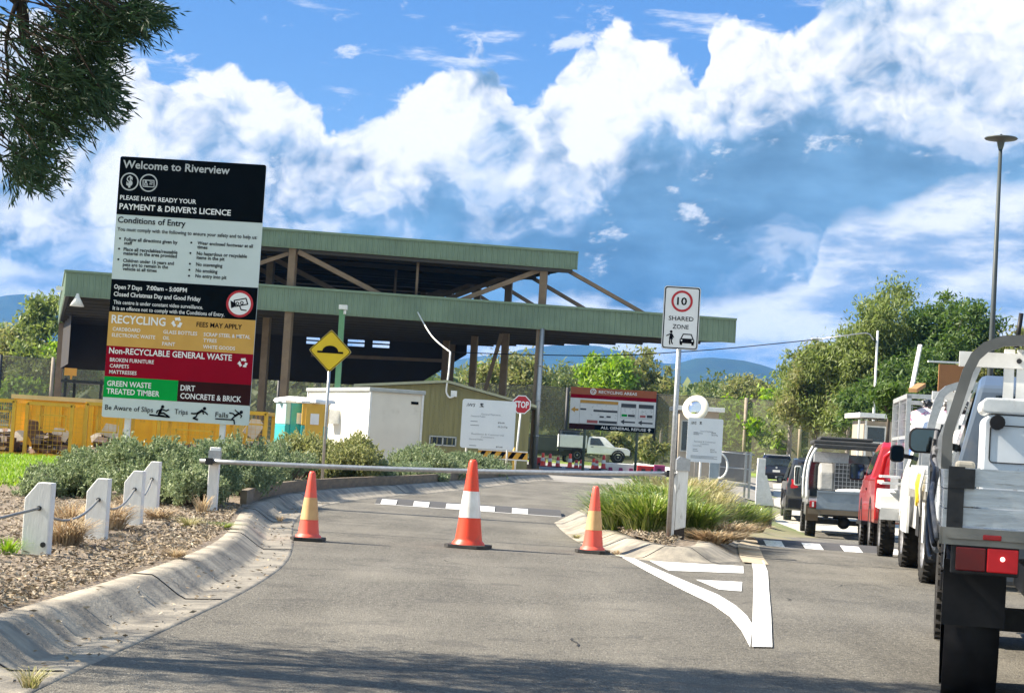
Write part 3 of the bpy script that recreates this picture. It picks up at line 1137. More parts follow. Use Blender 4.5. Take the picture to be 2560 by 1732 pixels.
# silver downpipe on the front right column, pipe clips
m = MB()
dp = front(1.25) + Vector((0, .08, 0))
m.cyl((dp.x, dp.y, 0.0), (dp.x, dp.y, LZ0), 0.105, 12)
for z in (1.5, 3.0, 4.5):
    m.cyl((dp.x, dp.y, z), (dp.x, dp.y, z + .06), 0.125, 12)
m.build("downpipe", galv, shed)
m = MB()
q = at(193, 752, 73.6)
m.lathe([(0.06, 0.30), (0.10, 0.15), (0.30, -0.22), (0.27, -0.22), (0.08, 0.12)], (q.x, q.y, q.z), 12)
m.build("floodlight", white_paint, shed)
m = MB()
q = at(168, 722, 78)
m.box((q.x, q.y, q.z), (0.9, 0.3, 0.16))
m.build("gutter_box", white_paint, shed)

# ------------------------------------------------------------------ small buildings in front of the shed
olive = pm("olive cladding", (0.225, 0.205, 0.085), (0.185, 0.170, 0.07), 1.2, 0.55, stretch=(7, 7, 0.6))
cream = pm("cream panel", (0.74, 0.70, 0.61), (0.66, 0.62, 0.54), 1.0, 0.5, c3=(0.5, 0.46, 0.38), scale3=1.3, lo3=0.6, hi3=0.8)
grey_trim = pm("grey trim", (0.42, 0.44, 0.43), None, 4, 0.45, 0.3)

gs = thing("green_shed", "olive green gabled shed behind the white site hut", "shed", (0, 0, 0))
zA, zL, zR, Yg = 3.40, 3.04, 2.66, 72.0
xl, xa_, xr = (905 - 1280) / 62.5, (1124 - 1280) / 62.5, (1335 - 1280) / 62.5
m = MB()
m.prism([(xl, Yg, 0), (xr, Yg, 0), (xr, Yg, zR), (xa_, Yg, zA), (xl, Yg, zL)], (0, 6.5, 0))
m.build("wall", olive, gs)
m = MB()
for a, b in (((xl - .2, zL - .02), (xa_, zA)), ((xa_, zA), (xr + .25, zR - .05))):
    m.prism([(a[0], Yg - .25, a[1] + .02), (b[0], Yg - .25, b[1] + .02), (b[0], Yg - .25, b[1] + .12), (a[0], Yg - .25, a[1] + .12)], (0, 7, 0))
m.build("roof", pm("pale green roof", (0.36, 0.37, 0.25), None, 2, 0.5), gs)
m = MB()
for k in range(1, 34):
    x = xl + (xr - xl) * k / 34
    zt = (zL + (zA - zL) * (x - xl) / (xa_ - xl)) if x < xa_ else (zA + (zR - zA) * (x - xa_) / (xr - xa_))
    m.box((x, Yg - .012, zt / 2), (0.035, 0.025, zt - .05))
m.build("rib", olive, gs)
f = MB()
q = at(1107, 1102, Yg)
for dx in (-0.52, 0, 0.52):
    f.box((q.x + dx, Yg - .03, q.z), (0.05, 0.06, 0.34))
f.box((q.x, Yg - .03, q.z + .17), (1.09, 0.06, 0.05))
f.box((q.x, Yg - .03, q.z - .17), (1.09, 0.06, 0.05))
wf = f.build("window", grey_trim, gs)
g = MB()
g.poly([(q.x - .5, Yg - .02, q.z - .15), (q.x + .5, Yg - .02, q.z - .15), (q.x + .5, Yg - .02, q.z + .15), (q.x - .5, Yg - .02, q.z + .15)])
g.build("pane", glass_dark, wf)
m = MB()
q = at(1135, 984, Yg)
m.box((q.x, Yg - .09, q.z), (0.24, 0.16, 0.24))
m.build("meter_box", white_paint, gs)

th = R(24)
hut = thing("site_hut", "cream flat-roofed site hut with a wall air conditioner", "hut", (-4.60, 60, 0), th)
L2, L1, hh = 1.86, 6.8, 2.62
m = MB()
m.box((L2 / 2, L1 / 2, hh / 2 + .15), (L2, L1, hh - .3))
m.build("wall", cream, hut, bevel=0.015)
m = MB()
m.box((L2 / 2, L1 / 2, hh + .06), (L2 + .16, L1 + .16, 0.13))
m.build("roof", grey_trim, hut, bevel=0.02)
for x in (0.0, L2):
    for y in (0.0, L1):
        m = MB()
        m.box((x, y, hh / 2 + .1), (0.07, 0.07, hh - .2))
        m.build("corner_trim", white_paint, hut)
m = MB()
m.box((-0.20, 3.4, 1.72), (0.42, 0.72, 0.50))
ac = m.build("air_conditioner", white_paint, hut, bevel=0.02)
m = MB()
m.box((-0.42, 3.4, 1.74), (0.02, 0.42, 0.36))
m.build("grille", black_plastic, ac)
m = MB()
m.box((L2 - .28, -0.012, hh - .30), (0.26, 0.02, 0.09))
m.build("name_plate", black_paint, hut)
m = MB()
for k in range(4):
    m.box((-0.012, 4.75, 1.62 + k * .11), (0.02, 0.34, 0.05))
m.build("vent", grey_trim, hut)

teal = pm("teal plastic", (0.03, 0.36, 0.36), (0.03, 0.30, 0.31), 3, 0.45)
yel_pl = pm("yellow plastic", (0.70, 0.42, 0.05), (0.60, 0.36, 0.05), 3, 0.5)


def toilet(loc, rz, top, label):
    t = thing("portable_toilet", label, "portable toilet", loc, rz, "portable toilets beside the site hut")
    m = MB()
    m.box((0, 0, 0.72), (1.05, 1.1, 1.24))
    m.box((0, 0, 0.06), (1.12, 1.16, 0.12))
    m.build("body", teal, t, bevel=0.03)
    m = MB()
    m.box((0, 0, 1.70), (1.05, 1.1, 0.72))
    m.build("upper_body", top, t, bevel=0.03)
    m = MB()
    m.lathe([(0.80, 2.06), (0.74, 2.16), (0.3, 2.24), (0.0, 2.25)], (0, 0, 0), 4, smooth=False)
    m.box((0, 0, 2.06), (1.14, 1.18, 0.07))
    m.build("roof", white_paint, t)
    m = MB()
    m.box((0, -0.57, 1.1), (0.72, 0.04, 1.86))
    d = m.build("door", teal if top is not yel_pl else yel_pl, t, bevel=0.01)
    m = MB()
    m.box((0, -0.60, 1.55), (0.34, 0.02, 0.34))
    m.build("notice", sign_white, d)
    return t


q = at(738, 1080, 57.5)
toilet((q.x, 57.5, 0), R(24), pm("pale teal plastic", (0.42, 0.62, 0.60), None, 3, 0.5), "teal and white portable toilet, the one farther from the site hut")
q = at(786, 1080, 56.4)
t2 = toilet((q.x, 56.4, 0), R(4), yel_pl, "portable toilet with yellow top half beside the site hut")

t2.scale = (.78, .9, 1)

# green square post with a white camera in front of the shed
t = thing("camera_post", "pale green square post with a white camera on top", "post", (at(848, 900, 66).x, 66, 0))
m = MB()
m.box((0, 0, 3.05), (0.20, 0.20, 6.1))
m.build("post", pm("light green paint", (0.13, 0.30, 0.15), None, 2, 0.5), t)
m = MB()
m.box((0.03, -.05, 6.2), (0.30, 0.34, 0.16))
m.cyl((0.1, -.1, 6.1), (0.1, -.1, 5.95), .05)
m.build("camera", white_paint, t)
t.location.z = at(852, 768, 66).z - 6.2

# ------------------------------------------------------------------ weighbridge office, tank, fence
beige = pm("beige render", (0.37, 0.32, 0.26), (0.31, 0.27, 0.22), 1.5, 0.75)
Yo = 75.0
t = thing("weighbridge_office", "small beige office with flat white roof behind the round mirror", "office", (at(1745, 1100, Yo).x, Yo, 0))
gz0 = gz(t.location.x, Yo)
m = MB()
zt = at(1745, 1028, Yo).z
m.box((0, 1.4, (zt + gz0 - .1) / 2), (1.62, 2.8, zt - gz0 + .1))
m.build("wall", beige, t)
m = MB()
m.box((0, 1.3, zt + .10), (2.0, 3.5, 0.18))
m.build("roof", white_paint, t, bevel=0.01)
m = MB()
m.box((-.45, -.02, zt - 1.05), (0.55, 0.05, 1.3))
w = m.build("window", grey_trim, t)
m = MB()
m.box((-.45, -.05, zt - 1.05), (0.47, 0.02, 1.2))
m.build("pane", glass_dark, w)
t = thing("water_tank", "low square grey tank right of the weighbridge office", "tank", (at(1832, 1130, 88).x, 88, gz(10.8, 88)))
m = MB()
m.box((0, .8, .62), (1.75, 1.6, 1.5))
m.build("tank", pm("grey tank", (0.24, 0.23, 0.22), None, 2, 0.7), t, bevel=0.06)
m = MB()
m.box((0, .8, 1.40), (1.8, 1.65, 0.06))
m.build("lid", beige, t)

Yk = 72.0
a, b = at(2139, 1104, Yk), at(2262, 1110, Yk)
t = thing("gatehouse", "low beige gatehouse with a white slab roof beyond the queue", "gatehouse", ((a.x + b.x) / 2, Yk, gz(a.x, Yk)))
w, zr = b.x - a.x, at(2165, 1038, Yk).z - t.location.z
m = MB()
m.box((.15, 1.2, zr / 2 - .1), (w - .3, 2.4, zr - .2))
m.build("wall", beige, t)
m = MB()
m.box((0, 1.0, zr), (w, 3.2, .18))
m.build("roof", white_paint, t)
m = MB()
m.box((-.2, -.03, zr - .75), (.8, .05, .7))
f = m.build("window", white_paint, t)
m = MB()
m.box((-.2, -.06, zr - .75), (.68, .02, .58))
m.build("pane", glass_dark, f)
for x in (-w / 2 + .05, -w / 2 + .32):
    m = MB()
    m.box((x, -.3, zr / 2 - .1), (.07, .07, zr - .2))
    m.build("porch_post", white_paint, t)

mesh_mat = D.materials.new("shade cloth")
mesh_mat.use_nodes = True
nt = mesh_mat.node_tree
b = nt.nodes["Principled BSDF"]
b.inputs["Base Color"].default_value = (0.155, 0.135, 0.105, 1)
b.inputs["Roughness"].default_value = 0.9
tcn = nt.nodes.new("ShaderNodeTexCoord")
nn = nt.nodes.new("ShaderNodeTexNoise")
nn.inputs["Scale"].default_value = 0.25
nt.links.new(tcn.outputs["Object"], nn.inputs["Vector"])
mr = nt.nodes.new("ShaderNodeMapRange")
mr.inputs[3].default_value, mr.inputs[4].default_value = 0.50, 0.66
nt.links.new(nn.outputs[0], mr.inputs[0])
tb = nt.nodes.new("ShaderNodeBsdfTransparent")
mx = nt.nodes.new("ShaderNodeMixShader")
nt.links.new(mr.outputs[0], mx.inputs[0])
nt.links.new(tb.outputs[0], mx.inputs[1])
nt.links.new(b.outputs[0], mx.inputs[2])
nt.links.new(mx.outputs[0], nt.nodes["Material Output"].inputs[0])


def net_fence(name, label, pts, posts):
    t = thing(name, label, "fence", (0, 0, 0))
    m = MB()
    rows = [[], []]
    for (px, py, y) in pts:
        p = at(px, py, y)
        rows[0].append((p.x, p.y, gz(p.x, y) - .05))
        rows[1].append((p.x, p.y, p.z))
    m.sheet(rows, smooth=False)
    m.build("mesh_panel", mesh_mat, t)
    m = MB()
    for a, b in zip(rows[1][:-1], rows[1][1:]):
        m.tube([a, b], 0.02, 5)
    m.build("top_wire", dark_steel, t)
    for (px, py, y, mt) in posts:
        p = at(px, py, y)
        m = MB()
        m.cyl((p.x, p.y - .12, gz(p.x, y) - .1), (p.x, p.y - .12, p.z), 0.13, 8)
        m.build("fence_post", mt, t)


timber = pm("grey timber pole", (0.30, 0.25, 0.19), (0.22, 0.18, 0.14), 3, 0.8)
net_fence("litter_fence", "tall brown shade-cloth litter fence across the back of the yard", [(-120, 880, 128), (0, 889, 128), (135, 897, 128), (420, 914, 128), (720, 936, 128), (1000, 950, 129),
          (1200, 958, 129), (1320, 963, 130), (1480, 973, 130), (1640, 985, 130), (1865, 997, 128), (2003, 1005, 126), (2160, 1014, 124), (2420, 1030, 122), (2700, 1045, 120)],
          [(4, 886, 128, dark_steel), (135, 893, 128, timber), (700, 934, 128, dark_steel), (1420, 968, 130, dark_steel), (1640, 985, 130, dark_steel),
           (1866, 994, 128, timber), (2004, 1000, 126, timber), (2158, 1012, 124, timber)])

# ------------------------------------------------------------------ yellow bins, scrap cages, loader
skip_yellow = pm("yellow skip paint", (0.90, 0.46, 0.012), (0.80, 0.38, 0.01), 1.5, 0.5, c3=(0.42, 0.19, 0.03), scale3=2.2, lo3=0.6, hi3=0.75)
cage_yellow = pm("yellow cage paint", (0.74, 0.43, 0.03), None, 4, 0.5)
x0, x1 = at(8, 1000, 50.5).x, at(575, 1000, 50.5).x
t = thing("skip_bin", "long yellow steel skip behind the scrap cages", "skip", ((x0 + x1) / 2, 51.6, 0))
Lb = x1 - x0
m = MB()
m.prism([(-Lb / 2, 0, 0.25), (Lb / 2, 0, 0.25), (Lb / 2, 0, 1.62), (-Lb / 2, 0, 1.62)], (0, 2.2, 0))
m.build("body", skip_yellow, t)
m = MB()
for y in (-.05, 2.25):
    m.box((0, y, 1.66), (Lb + .1, 0.16, 0.12))
m.build("rim", pm("pale yellow rim", (0.80, 0.56, 0.24), None, 3, 0.4), t)  # rim paler than the skip body
for k in range(7):
    m = MB()
    m.box((-Lb / 2 + (k + .5) * Lb / 7, -.05, .85), (0.12, 0.1, 1.3))
    m.build("rib", skip_yellow, t)


def cage(px0, px1, y, h, label, fill, z0=0.05):
    a, b = at(px0, 1100, y), at(px1, 1100, y)
    w = b.x - a.x
    t = thing("scrap_cage", label, "scrap cage", ((a.x + b.x) / 2, y, z0), 0.0, "yellow scrap cages in front of the skip")
    m = MB()
    d = 1.5
    for yy in (0, d):
        for x in (-w / 2, w / 2):
            m.box((x, yy, h / 2), (0.09, 0.09, h))
        for z in (0.06, h):
            m.box((0, yy, z), (w, 0.09, 0.09))
    for x in (-w / 2, w / 2):
        for z in (0.06, h):
            m.box((x, d / 2, z), (0.09, d, 0.09))
    m.box((0, d / 2, .06), (w, d, .05))
    m.build("frame", cage_yellow, t)
    for yy in (.01, d - .01):
        m = MB()
        for k in range(1, int(w / .12)):
            x = -w / 2 + k * .12
            m.bar((x, yy, .06), (x, yy, h), 0.007, 0.007)
        for k in range(1, int(h / .12)):
            m.bar((-w / 2, yy, k * .12), (w / 2, yy, k * .12), 0.007, 0.007)
        m.build("wire_mesh", cage_yellow, t)
    m = MB()
    m.box((0.1, -.01, h * .80), (w * .58, 0.03, 0.04))
    m.box((0.1, -.01, h * .52), (w * .58, 0.03, 0.04))
    for x in (0.1 - w * .29, 0.1 + w * .29):
        m.box((x, -.01, h * .66), (.04, 0.03, h * .30))
    m.build("gate_panel", cage_yellow, t)
    return t, w


cardboard = pm("pale cardboard", (0.72, 0.66, 0.56), (0.60, 0.52, 0.42), 4, 0.8)
brown_board = pm("brown board", (0.20, 0.12, 0.085), (0.15, 0.09, 0.06), 4, 0.8)
scrap_dark = pm("rusty scrap", (0.085, 0.052, 0.036), (0.04, 0.03, 0.026), 6, 0.75, c3=(0.2, 0.17, 0.15), scale3=5)
rng = random.Random(8)


def scrap_heap(x, y, w, d, h, label):
    m = MB()
    for k in range(60):
        fx = rng.uniform(-1, 1)
        zz = h * (1 - abs(fx) ** 2) * rng.uniform(.2, 1)
        m.box((fx * w / 2, rng.uniform(-d / 2, d / 2), zz * .8 + .05), (rng.uniform(.1, .45), rng.uniform(.1, .4), rng.uniform(.04, .22)),
              rot=Matrix.Rotation(rng.uniform(-.7, .7), 3, "X") @ Matrix.Rotation(rng.uniform(0, 3), 3, "Z"), mi=(1 if rng.random() < .16 else 2 if rng.random() < .2 else 0))
    o = m.build("scrap_heap", [scrap_dark, cardboard, brown_board], loc=(x, y, 0.12))
    tag(o, label, "scrap heap", "scrap heaps in the yellow cages")


def sheet_scrap(px, py, y, w, h, rx, rz, mt, name, label, grp):
    p = at(px, py, y)
    m = MB()
    m.prism([(-w / 2, 0, -h / 2), (w * .42, 0, -h * .55), (w / 2, 0, h * .35), (w * .05, 0, h / 2), (-w * .45, 0, h * .30)], (0, .03, 0))
    o = m.build(name, mt, loc=p)
    o.rotation_euler = (rx, rz, 0.2)
    tag(o, label, "scrap", grp)


specs = [(-60, 30, 47.2, 1.45, "yellow scrap cage cut off by the left edge of the photo", "low dark heap in the leftmost cage"),
         (63, 176, 47.4, 1.42, "yellow scrap cage holding a tilted brown board", "dark scrap heap under the tilted brown board"),
         (212, 300, 47.6, 1.50, "yellow scrap cage left of the welcome sign's left post", "scrap heap half hidden by the bush at the sign's left post"),
         (395, 555, 47.8, 1.20, "low yellow scrap cage seen under the welcome sign", "scrap heap under the welcome sign"),
         (592, 662, 48.2, 1.52, "yellow scrap cage right of the welcome sign", "scrap heap in the cage right of the welcome sign")]
for px0, px1, y, h, lab, lab2 in specs:
    tt, w = cage(px0, px1, y, h, lab, True)
    scrap_heap(tt.location.x, y + .75, w * .85, 1.1, 0.62, lab2)
sheet_scrap(92, 1090, 47.9, .42, 1.0, .2, -.55, brown_board, "brown_board", "brown board leaning in the second cage from the left", None)
sheet_scrap(152, 1084, 47.9, .46, .36, -.5, .3, cardboard, "cardboard_sheet", "pale folded cardboard right of the tilted brown board", "cardboard in the cages")
sheet_scrap(46, 1088, 47.9, .40, .30, -.4, -.2, cardboard, "cardboard_sheet", "pale cardboard between the two leftmost cages", "cardboard in the cages")
sheet_scrap(285, 1078, 48.1, .62, .42, -.4, .35, cardboard, "cardboard_sheet", "pinkish cardboard sheet beside the sign's left post", "cardboard in the cages")
sheet_scrap(240, 1092, 48.1, .3, .22, -.4, -.35, cardboard, "cardboard_sheet", "small white scrap low in the cage left of the sign", "cardboard in the cages")
sheet_scrap(636, 1068, 48.6, .42, .55, -.3, .5, cardboard, "cardboard_sheet", "grey-white sheet in the cage right of the welcome sign", "cardboard in the cages")

t = thing("loader", "dark loader with an orange beacon panel behind the yellow skip", "loader", (at(188, 1000, 62).x, 62, 0))
m = MB()
m.box((0, 1.3, .95), (1.7, 2.6, 1.0))
m.box((-.1, 1.5, 1.55), (1.5, 1.9, .3))
m.build("body", black_plastic, t, bevel=0.06)
m = MB()
for x in (-.62, .62):
    for y in (.6, 1.9):
        m.box((x + .1, y, 2.05), (.08, .08, .9))
m.box((.1, 1.25, 2.40), (1.5, 1.6, .10))
m.build("cab", dark_steel, t)
m = MB()
m.box((-.35, .5, 2.72), (.42, .06, .26))
m.box((-.32, .52, 2.50), (.06, .06, .3))
m.build("beacon_panel", pm("orange panel", (0.75, 0.33, 0.05), None, 3, 0.5), t)
for x in (-.8, .8):
    for y in (.5, 2.2):
        m = MB()
        m.lathe([(0.0, -.16), (.48, -.16), (.52, -.1), (.52, .1), (.48, .16), (0, .16)], (x, y, .52), 14, "x")
        m.build("wheel", rubber, t)
# ------------------------------------------------------------------ welcome sign
tan_p = pm("tan sign colour", (0.66, 0.38, 0.10), (0.60, 0.34, 0.09), 3, 0.55, spec=0.06)
maroon = pm("maroon sign colour", (0.30, 0.003, 0.018), (0.27, 0.003, 0.016), 3, 0.55, spec=0.06)
sgreen = pm("green sign colour", (0.003, 0.36, 0.06), (0.003, 0.32, 0.055), 3, 0.55, spec=0.06)
sbrown = pm("brown sign colour", (0.040, 0.012, 0.012), None, 3, 0.55, spec=0.06)
grey_let = pm("grey lettering", (0.52, 0.54, 0.55), None, 3, 0.4)
black_let = pm("black lettering", (0.006, 0.006, 0.009), None, 3, 0.6, spec=0.05)
white_let = pm("white lettering", (0.86, 0.86, 0.86), (0.82, 0.82, 0.82), 3, 0.4)

red_let = pm("red sign colour", (0.50, 0.010, 0.022), (0.45, 0.01, 0.02), 3, 0.35)
panel_white = pm("pale sign face", (0.60, 0.68, 0.68), (0.56, 0.64, 0.64), 2, 0.4)

YS = 27.9
bl, br_, tl, tr = at(253, 1041, YS), at(622, 1064, YS), at(301, 392, YS), at(664.8, 411, YS)
SW = ((br_.x - bl.x) + (tr.x - tl.x)) / 2
SZ0, SZ1 = (bl.z + br_.z) / 2, (tl.z + tr.z) / 2
SH = SZ1 - SZ0
sx0 = (bl.x + tl.x) / 2
lean = (tl.x - bl.x) / SH
ws = thing("welcome_sign", "tall welcome sign with coloured bands behind the grey-green bushes", "sign", (sx0, YS, 0))


def suv(cx, cy):
    u = 0.5
    for _ in range(6):
        y = cy - u * 46
        u = (cx - (177 - 105 * (y - 48) / 1417)) / 800
    return u * SW, SZ0 + SH * (1 - (y - 48) / 1417)


m = MB()
pts = rrect(0, SZ0, SW, SZ1, 0.035)
m.prism([(x, 0.0, z) for x, z in pts], (0, 0.03, 0))
panel = m.build("panel", [panel_white], ws)


def vz(v):
    return SZ0 + SH * (1 - v)


bands = [("header_band", black_paint, 0, 1, 0.0, 0.224), ("hours_band", black_paint, 0, 1, 0.473, 0.598), ("recycling_band", tan_p, 0, 1, 0.598, 0.728),
         ("waste_band", maroon, 0, 1, 0.728, 0.845), ("green_waste_band", sgreen, 0, .503, 0.845, 0.924), ("dirt_band", sbrown, .503, 1, 0.845, 0.924)]
bandobj = {}
for nm, mt, u0, u1, v0, v1 in bands:
    if v0 == 0:
        sh = rrect(0.001, vz(v1) - 0.2, SW - .001, SZ1 - .001, 0.035)
        sh = [(x, max(z, vz(v1))) for x, z in sh]
    else:
        sh = rect(u0 * SW + .001, vz(v1), u1 * SW - .001, vz(v0))
    bandobj[nm] = flat([sh], mt, ws, nm, y=-0.004)


def T(txt, c0, c1, h):
    """text between crop points c0 (left) and c1 (right) on its baseline, h crop pixels high"""
    x0, z0 = suv(*c0)
    x1, z1 = suv(*c1)
    z = (z0 + z1) / 2
    return (txt, x0, x1, z, z + h / 1417 * SH)


letters([T("Welcome to Riverview", (190, 118), (775, 143), 44)], grey_let, ws, bold=0.018, y=-.008)
letters([T("PLEASE HAVE READY YOUR", (174, 290), (591, 306), 25)], white_let, ws, bold=0.015, y=-.008)
letters([T("PAYMENT & DRIVER'S LICENCE", (170, 342), (780, 370), 34)], white_let, ws, bold=0.018, y=-.008)
letters([T("Conditions of Entry", (161, 413), (532, 430), 33)], black_let, ws, bold=0.016, y=-.008)
letters([T("You must comply with the following to ensure your safety and to help us:", (159, 458), (924, 497), 20)], black_let, ws, bold=0.014, y=-.008)
letters([T("Follow all directions given by", (197, 513), (488, 526), 19), T("staff", (196, 531), (240, 534), 18),
         T("Place all recyclables/reusable", (193, 567), (488, 580), 19), T("material in the area provided", (192, 588), (484, 602), 19),
         T("Children under 16 years and", (190, 628), (468, 640), 19), T("pets are to remain in the", (189, 650), (436, 661), 19),
         T("vehicle at all times", (188, 672), (374, 682), 19),
         T("Wear enclosed footwear at all", (597, 532), (900, 546), 19), T("times", (596, 552), (652, 556), 18),
         T("No hazardous or recyclable", (593, 588), (868, 601), 19), T("items in the pit", (592, 610), (745, 617), 19),
         T("No scavenging", (589, 646), (733, 654), 19), T("No smoking", (587, 680), (706, 686), 19), T("No entry into pit", (585, 709), (755, 718), 19)],
        black_let, ws, "small_print", bold=0.02, y=-.008)
bul = []
for cx, cy in ((174, 498), (169, 554), (165, 612), (564, 520), (559, 577), (556, 635), (553, 668), (551, 700)):
    x, z = suv(cx, cy)
    bul.append(disc(x, z, 0.0155, 10))
flat(bul, black_let, ws, "bullet_points", -.008)
letters([T("Open 7 Days", (141, 772), (294, 779), 24)], white_let, ws, bold=0.015, y=-.008)
letters([T("7:00am - 5:00PM", (318, 780), (538, 790), 25)], white_let, ws, bold=0.02, y=-.008)
letters([T("Closed Christmas Day and Good Friday", (139, 811), (613, 838), 24)], white_let, ws, bold=0.015, y=-.008)
letters([T("This centre is under constant video surveillance.", (137, 857), (626, 879), 21), T("It is an offence not to comply with the Conditions of Entry.", (134, 886), (742, 921), 21)],
        white_let, ws, bold=0.006, y=-.008)
letters([T("RECYCLING", (126, 961), (421, 972), 46)], white_let, ws, bold=0.02, y=-.008)
letters([T("FEES MAY APPLY", (590, 979), (838, 989), 27)], black_let, ws, bold=0.015, y=-.008)
letters([T("CARDBOARD", (133, 1001), (284, 1006), 20), T("ELECTRONIC WASTE", (129, 1033), (365, 1044), 20), T("GLASS BOTTLES", (409, 1015), (594, 1024), 20),
         T("OIL", (407, 1047), (443, 1049), 20), T("PAINT", (403, 1079), (473, 1082), 20), T("SCRAP STEEL & METAL", (629, 1028), (884, 1041), 20),
         T("TYRES", (627, 1060), (700, 1063), 20), T("WHITE GOODS", (625, 1096), (800, 1103), 20)], white_let, ws, bold=0.012, y=-.008)
letters([T("Non-RECYCLABLE GENERAL WASTE", (113, 1124), (782, 1160), 34)], white_let, ws, bold=0.018, y=-.008)
letters([T("BROKEN FURNITURE", (118, 1168), (357, 1178), 21), T("CARPETS", (117, 1199), (221, 1204), 20), T("MATTRESSES", (114, 1232), (263, 1239), 20)], white_let, ws, bold=0.012, y=-.008)
letters([T("GREEN WASTE", (102, 1300), (342, 1310), 30), T("TREATED TIMBER", (99, 1341), (387, 1355), 30)], white_let, ws, bold=0.016, y=-.008)
letters([T("DIRT", (502, 1322), (581, 1326), 30), T("CONCRETE & BRICK", (500, 1366), (832, 1384), 31)], white_let, ws, bold=0.016, y=-.008)
letters([T("Be Aware of Slips", (91, 1427), (352, 1439), 27)], black_let, ws, bold=0.006, y=-.008)
letters([T("Trips", (469, 1449), (541, 1452), 27), T("Falls", (691, 1465), (761, 1468), 27)], black_let, ws, bold=0.006, y=-.008)
# pictograms
K = SH / 1417


def pic(cx, cy, pts, w):
    return stroke([(suv(cx + a, cy + b)) for a, b in pts], w * K)


x, z = suv(227, 188)
sh = ringq(x, z, 42 * K, 49 * K)
x2, z2 = suv(331, 195)
sh += ringq(x2, z2, 42 * K, 49 * K)
for a in ([(-30, -16), (30, -13), (30, 22), (-30, 19), (-30, -16)], [(-22, 12), (-20, 0), (-10, 0), (-6, 13), (-22, 12)], [(8, -4), (24, -3)], [(6, 6), (20, 7)]):
    sh += pic(331, 195, a, 5)
x3, z3 = suv(316, 188)
sh.append(disc(x3, z3, 6 * K, 10))
flat(sh, grey_let, ws, "payment_symbols", -.008)
letters([("$", x - 17 * K, x + 17 * K, z - 33 * K, z + 33 * K)], grey_let, ws, bold=0.05, y=-.008)
x, z = suv(827, 852)
flat([disc(x, z, 73 * K, 36)], red_let, ws, "camera_ring", -.008)
flat([disc(x, z, 60 * K, 36)], white_let, ws, "camera_field", -.0115)
sh = pic(827, 852, [(-30, -18), (35, -30), (44, 2), (-22, 14), (-30, -18)], 6) + pic(827, 852, [(0, 12), (8, 32), (36, 36)], 6)
sh.append([suv(777, 834), suv(801, 846), suv(801, 868), suv(781, 876)])
for a in ((-12, -4), (12, -8)):
    cxx, czz = suv(827 + a[0], 852 + a[1] + 3)
    sh += ringq(cxx, czz, 5 * K, 10 * K, 12)
flat(sh, black_let, ws, "camera_symbol", -.0145)
x, z = suv(485, 955)
sh = recycle(x, z, 30 * K)
x, z = suv(843, 1172)
sh += recycle(x, z, 27 * K)
flat(sh, white_let, ws, "recycling_symbols", -.008)


def figure(cx, cy, limbs, head, extra=()):
    sh_ = []
    for pts, w in limbs:
        sh_ += pic(cx, cy, pts, w)
    hx, hz_ = suv(cx + head[0], cy + head[1])
    sh_.append(disc(hx, hz_, head[2] * K, 14))
    for pts, w in extra:
        sh_ += pic(cx, cy, pts, w)
    return sh_


sh = figure(402, 1440, [([(-2, -18), (-16, 6)], 13), ([(-16, 6), (8, 4), (34, 22)], 9), ([(-16, 6), (-22, 16), (10, 20)], 8), ([(0, -16), (22, -8), (36, -14)], 7), ([(-4, -14), (-26, -8), (-30, 4)], 7)], (3, -30, 9),
            [([(-68, 14), (40, 26)], 9)])
flat(sh, black_let, ws, "slip_symbol", -.008)
sh = figure(605, 1445, [([(16, -16), (-10, 0)], 13), ([(-10, 0), (-18, 18), (-30, 24)], 8), ([(-10, 0), (-32, 2), (-44, 0)], 8), ([(16, -16), (34, -4), (44, 6)], 7), ([(16, -16), (22, 4)], 7)], (28, -26, 9),
            [([(-34, 26), (-10, 34)], 10)])
flat(sh, black_let, ws, "trip_symbol", -.008)
sh = figure(805, 1450, [([(16, -6), (-6, 8)], 12), ([(-6, 8), (-24, 26)], 8), ([(-6, 8), (-16, -4), (-36, -8)], 7), ([(16, -6), (2, -16), (-6, -24)], 6), ([(16, -6), (30, 8), (24, 18)], 6)], (28, -12, 9),
            [([(-112, 24), (-12, 30), (-10, 52)], 7)])
flat(sh, black_let, ws, "fall_symbol", -.008)
for u in (0.165, 0.812):
    m = MB()
    m.box((u * SW + .02, .075, (SZ0 + 2.4) / 2), (0.085, 0.085, SZ0 + 2.4))
    m.build("post", white_paint, ws)
ws.rotation_euler.y = lean * 0.5

# ------------------------------------------------------------------ hump warning sign
hs = thing("hump_sign", "yellow diamond road hump warning sign on a steel post", "sign", at(806, 1180, 36))
hs.location.z = 0.1
hz_c = at(820, 877, 36).z - .1
dx = at(820, 877, 36).x - hs.location.x
sign_yellow = pm("yellow sign face", (0.80, 0.55, 0.012), (0.74, 0.50, 0.012), 3, 0.35)


def diamond(r, cx=0, cz=0, k=0.045):
    out = []
    for a in (0, 90, 180, 270):
        c, s_ = math.cos(R(a)), math.sin(R(a))
        p = (c * r, s_ * r)
        t = (-s_, c)
        out += [(cx + p[0] - c * k - t[0] * k, cz + p[1] - s_ * k - t[1] * k), (cx + p[0] - c * k * .3, cz + p[1] - s_ * k * .3), (cx + p[0] - c * k + t[0] * k, cz + p[1] - s_ * k + t[1] * k)]
    return out


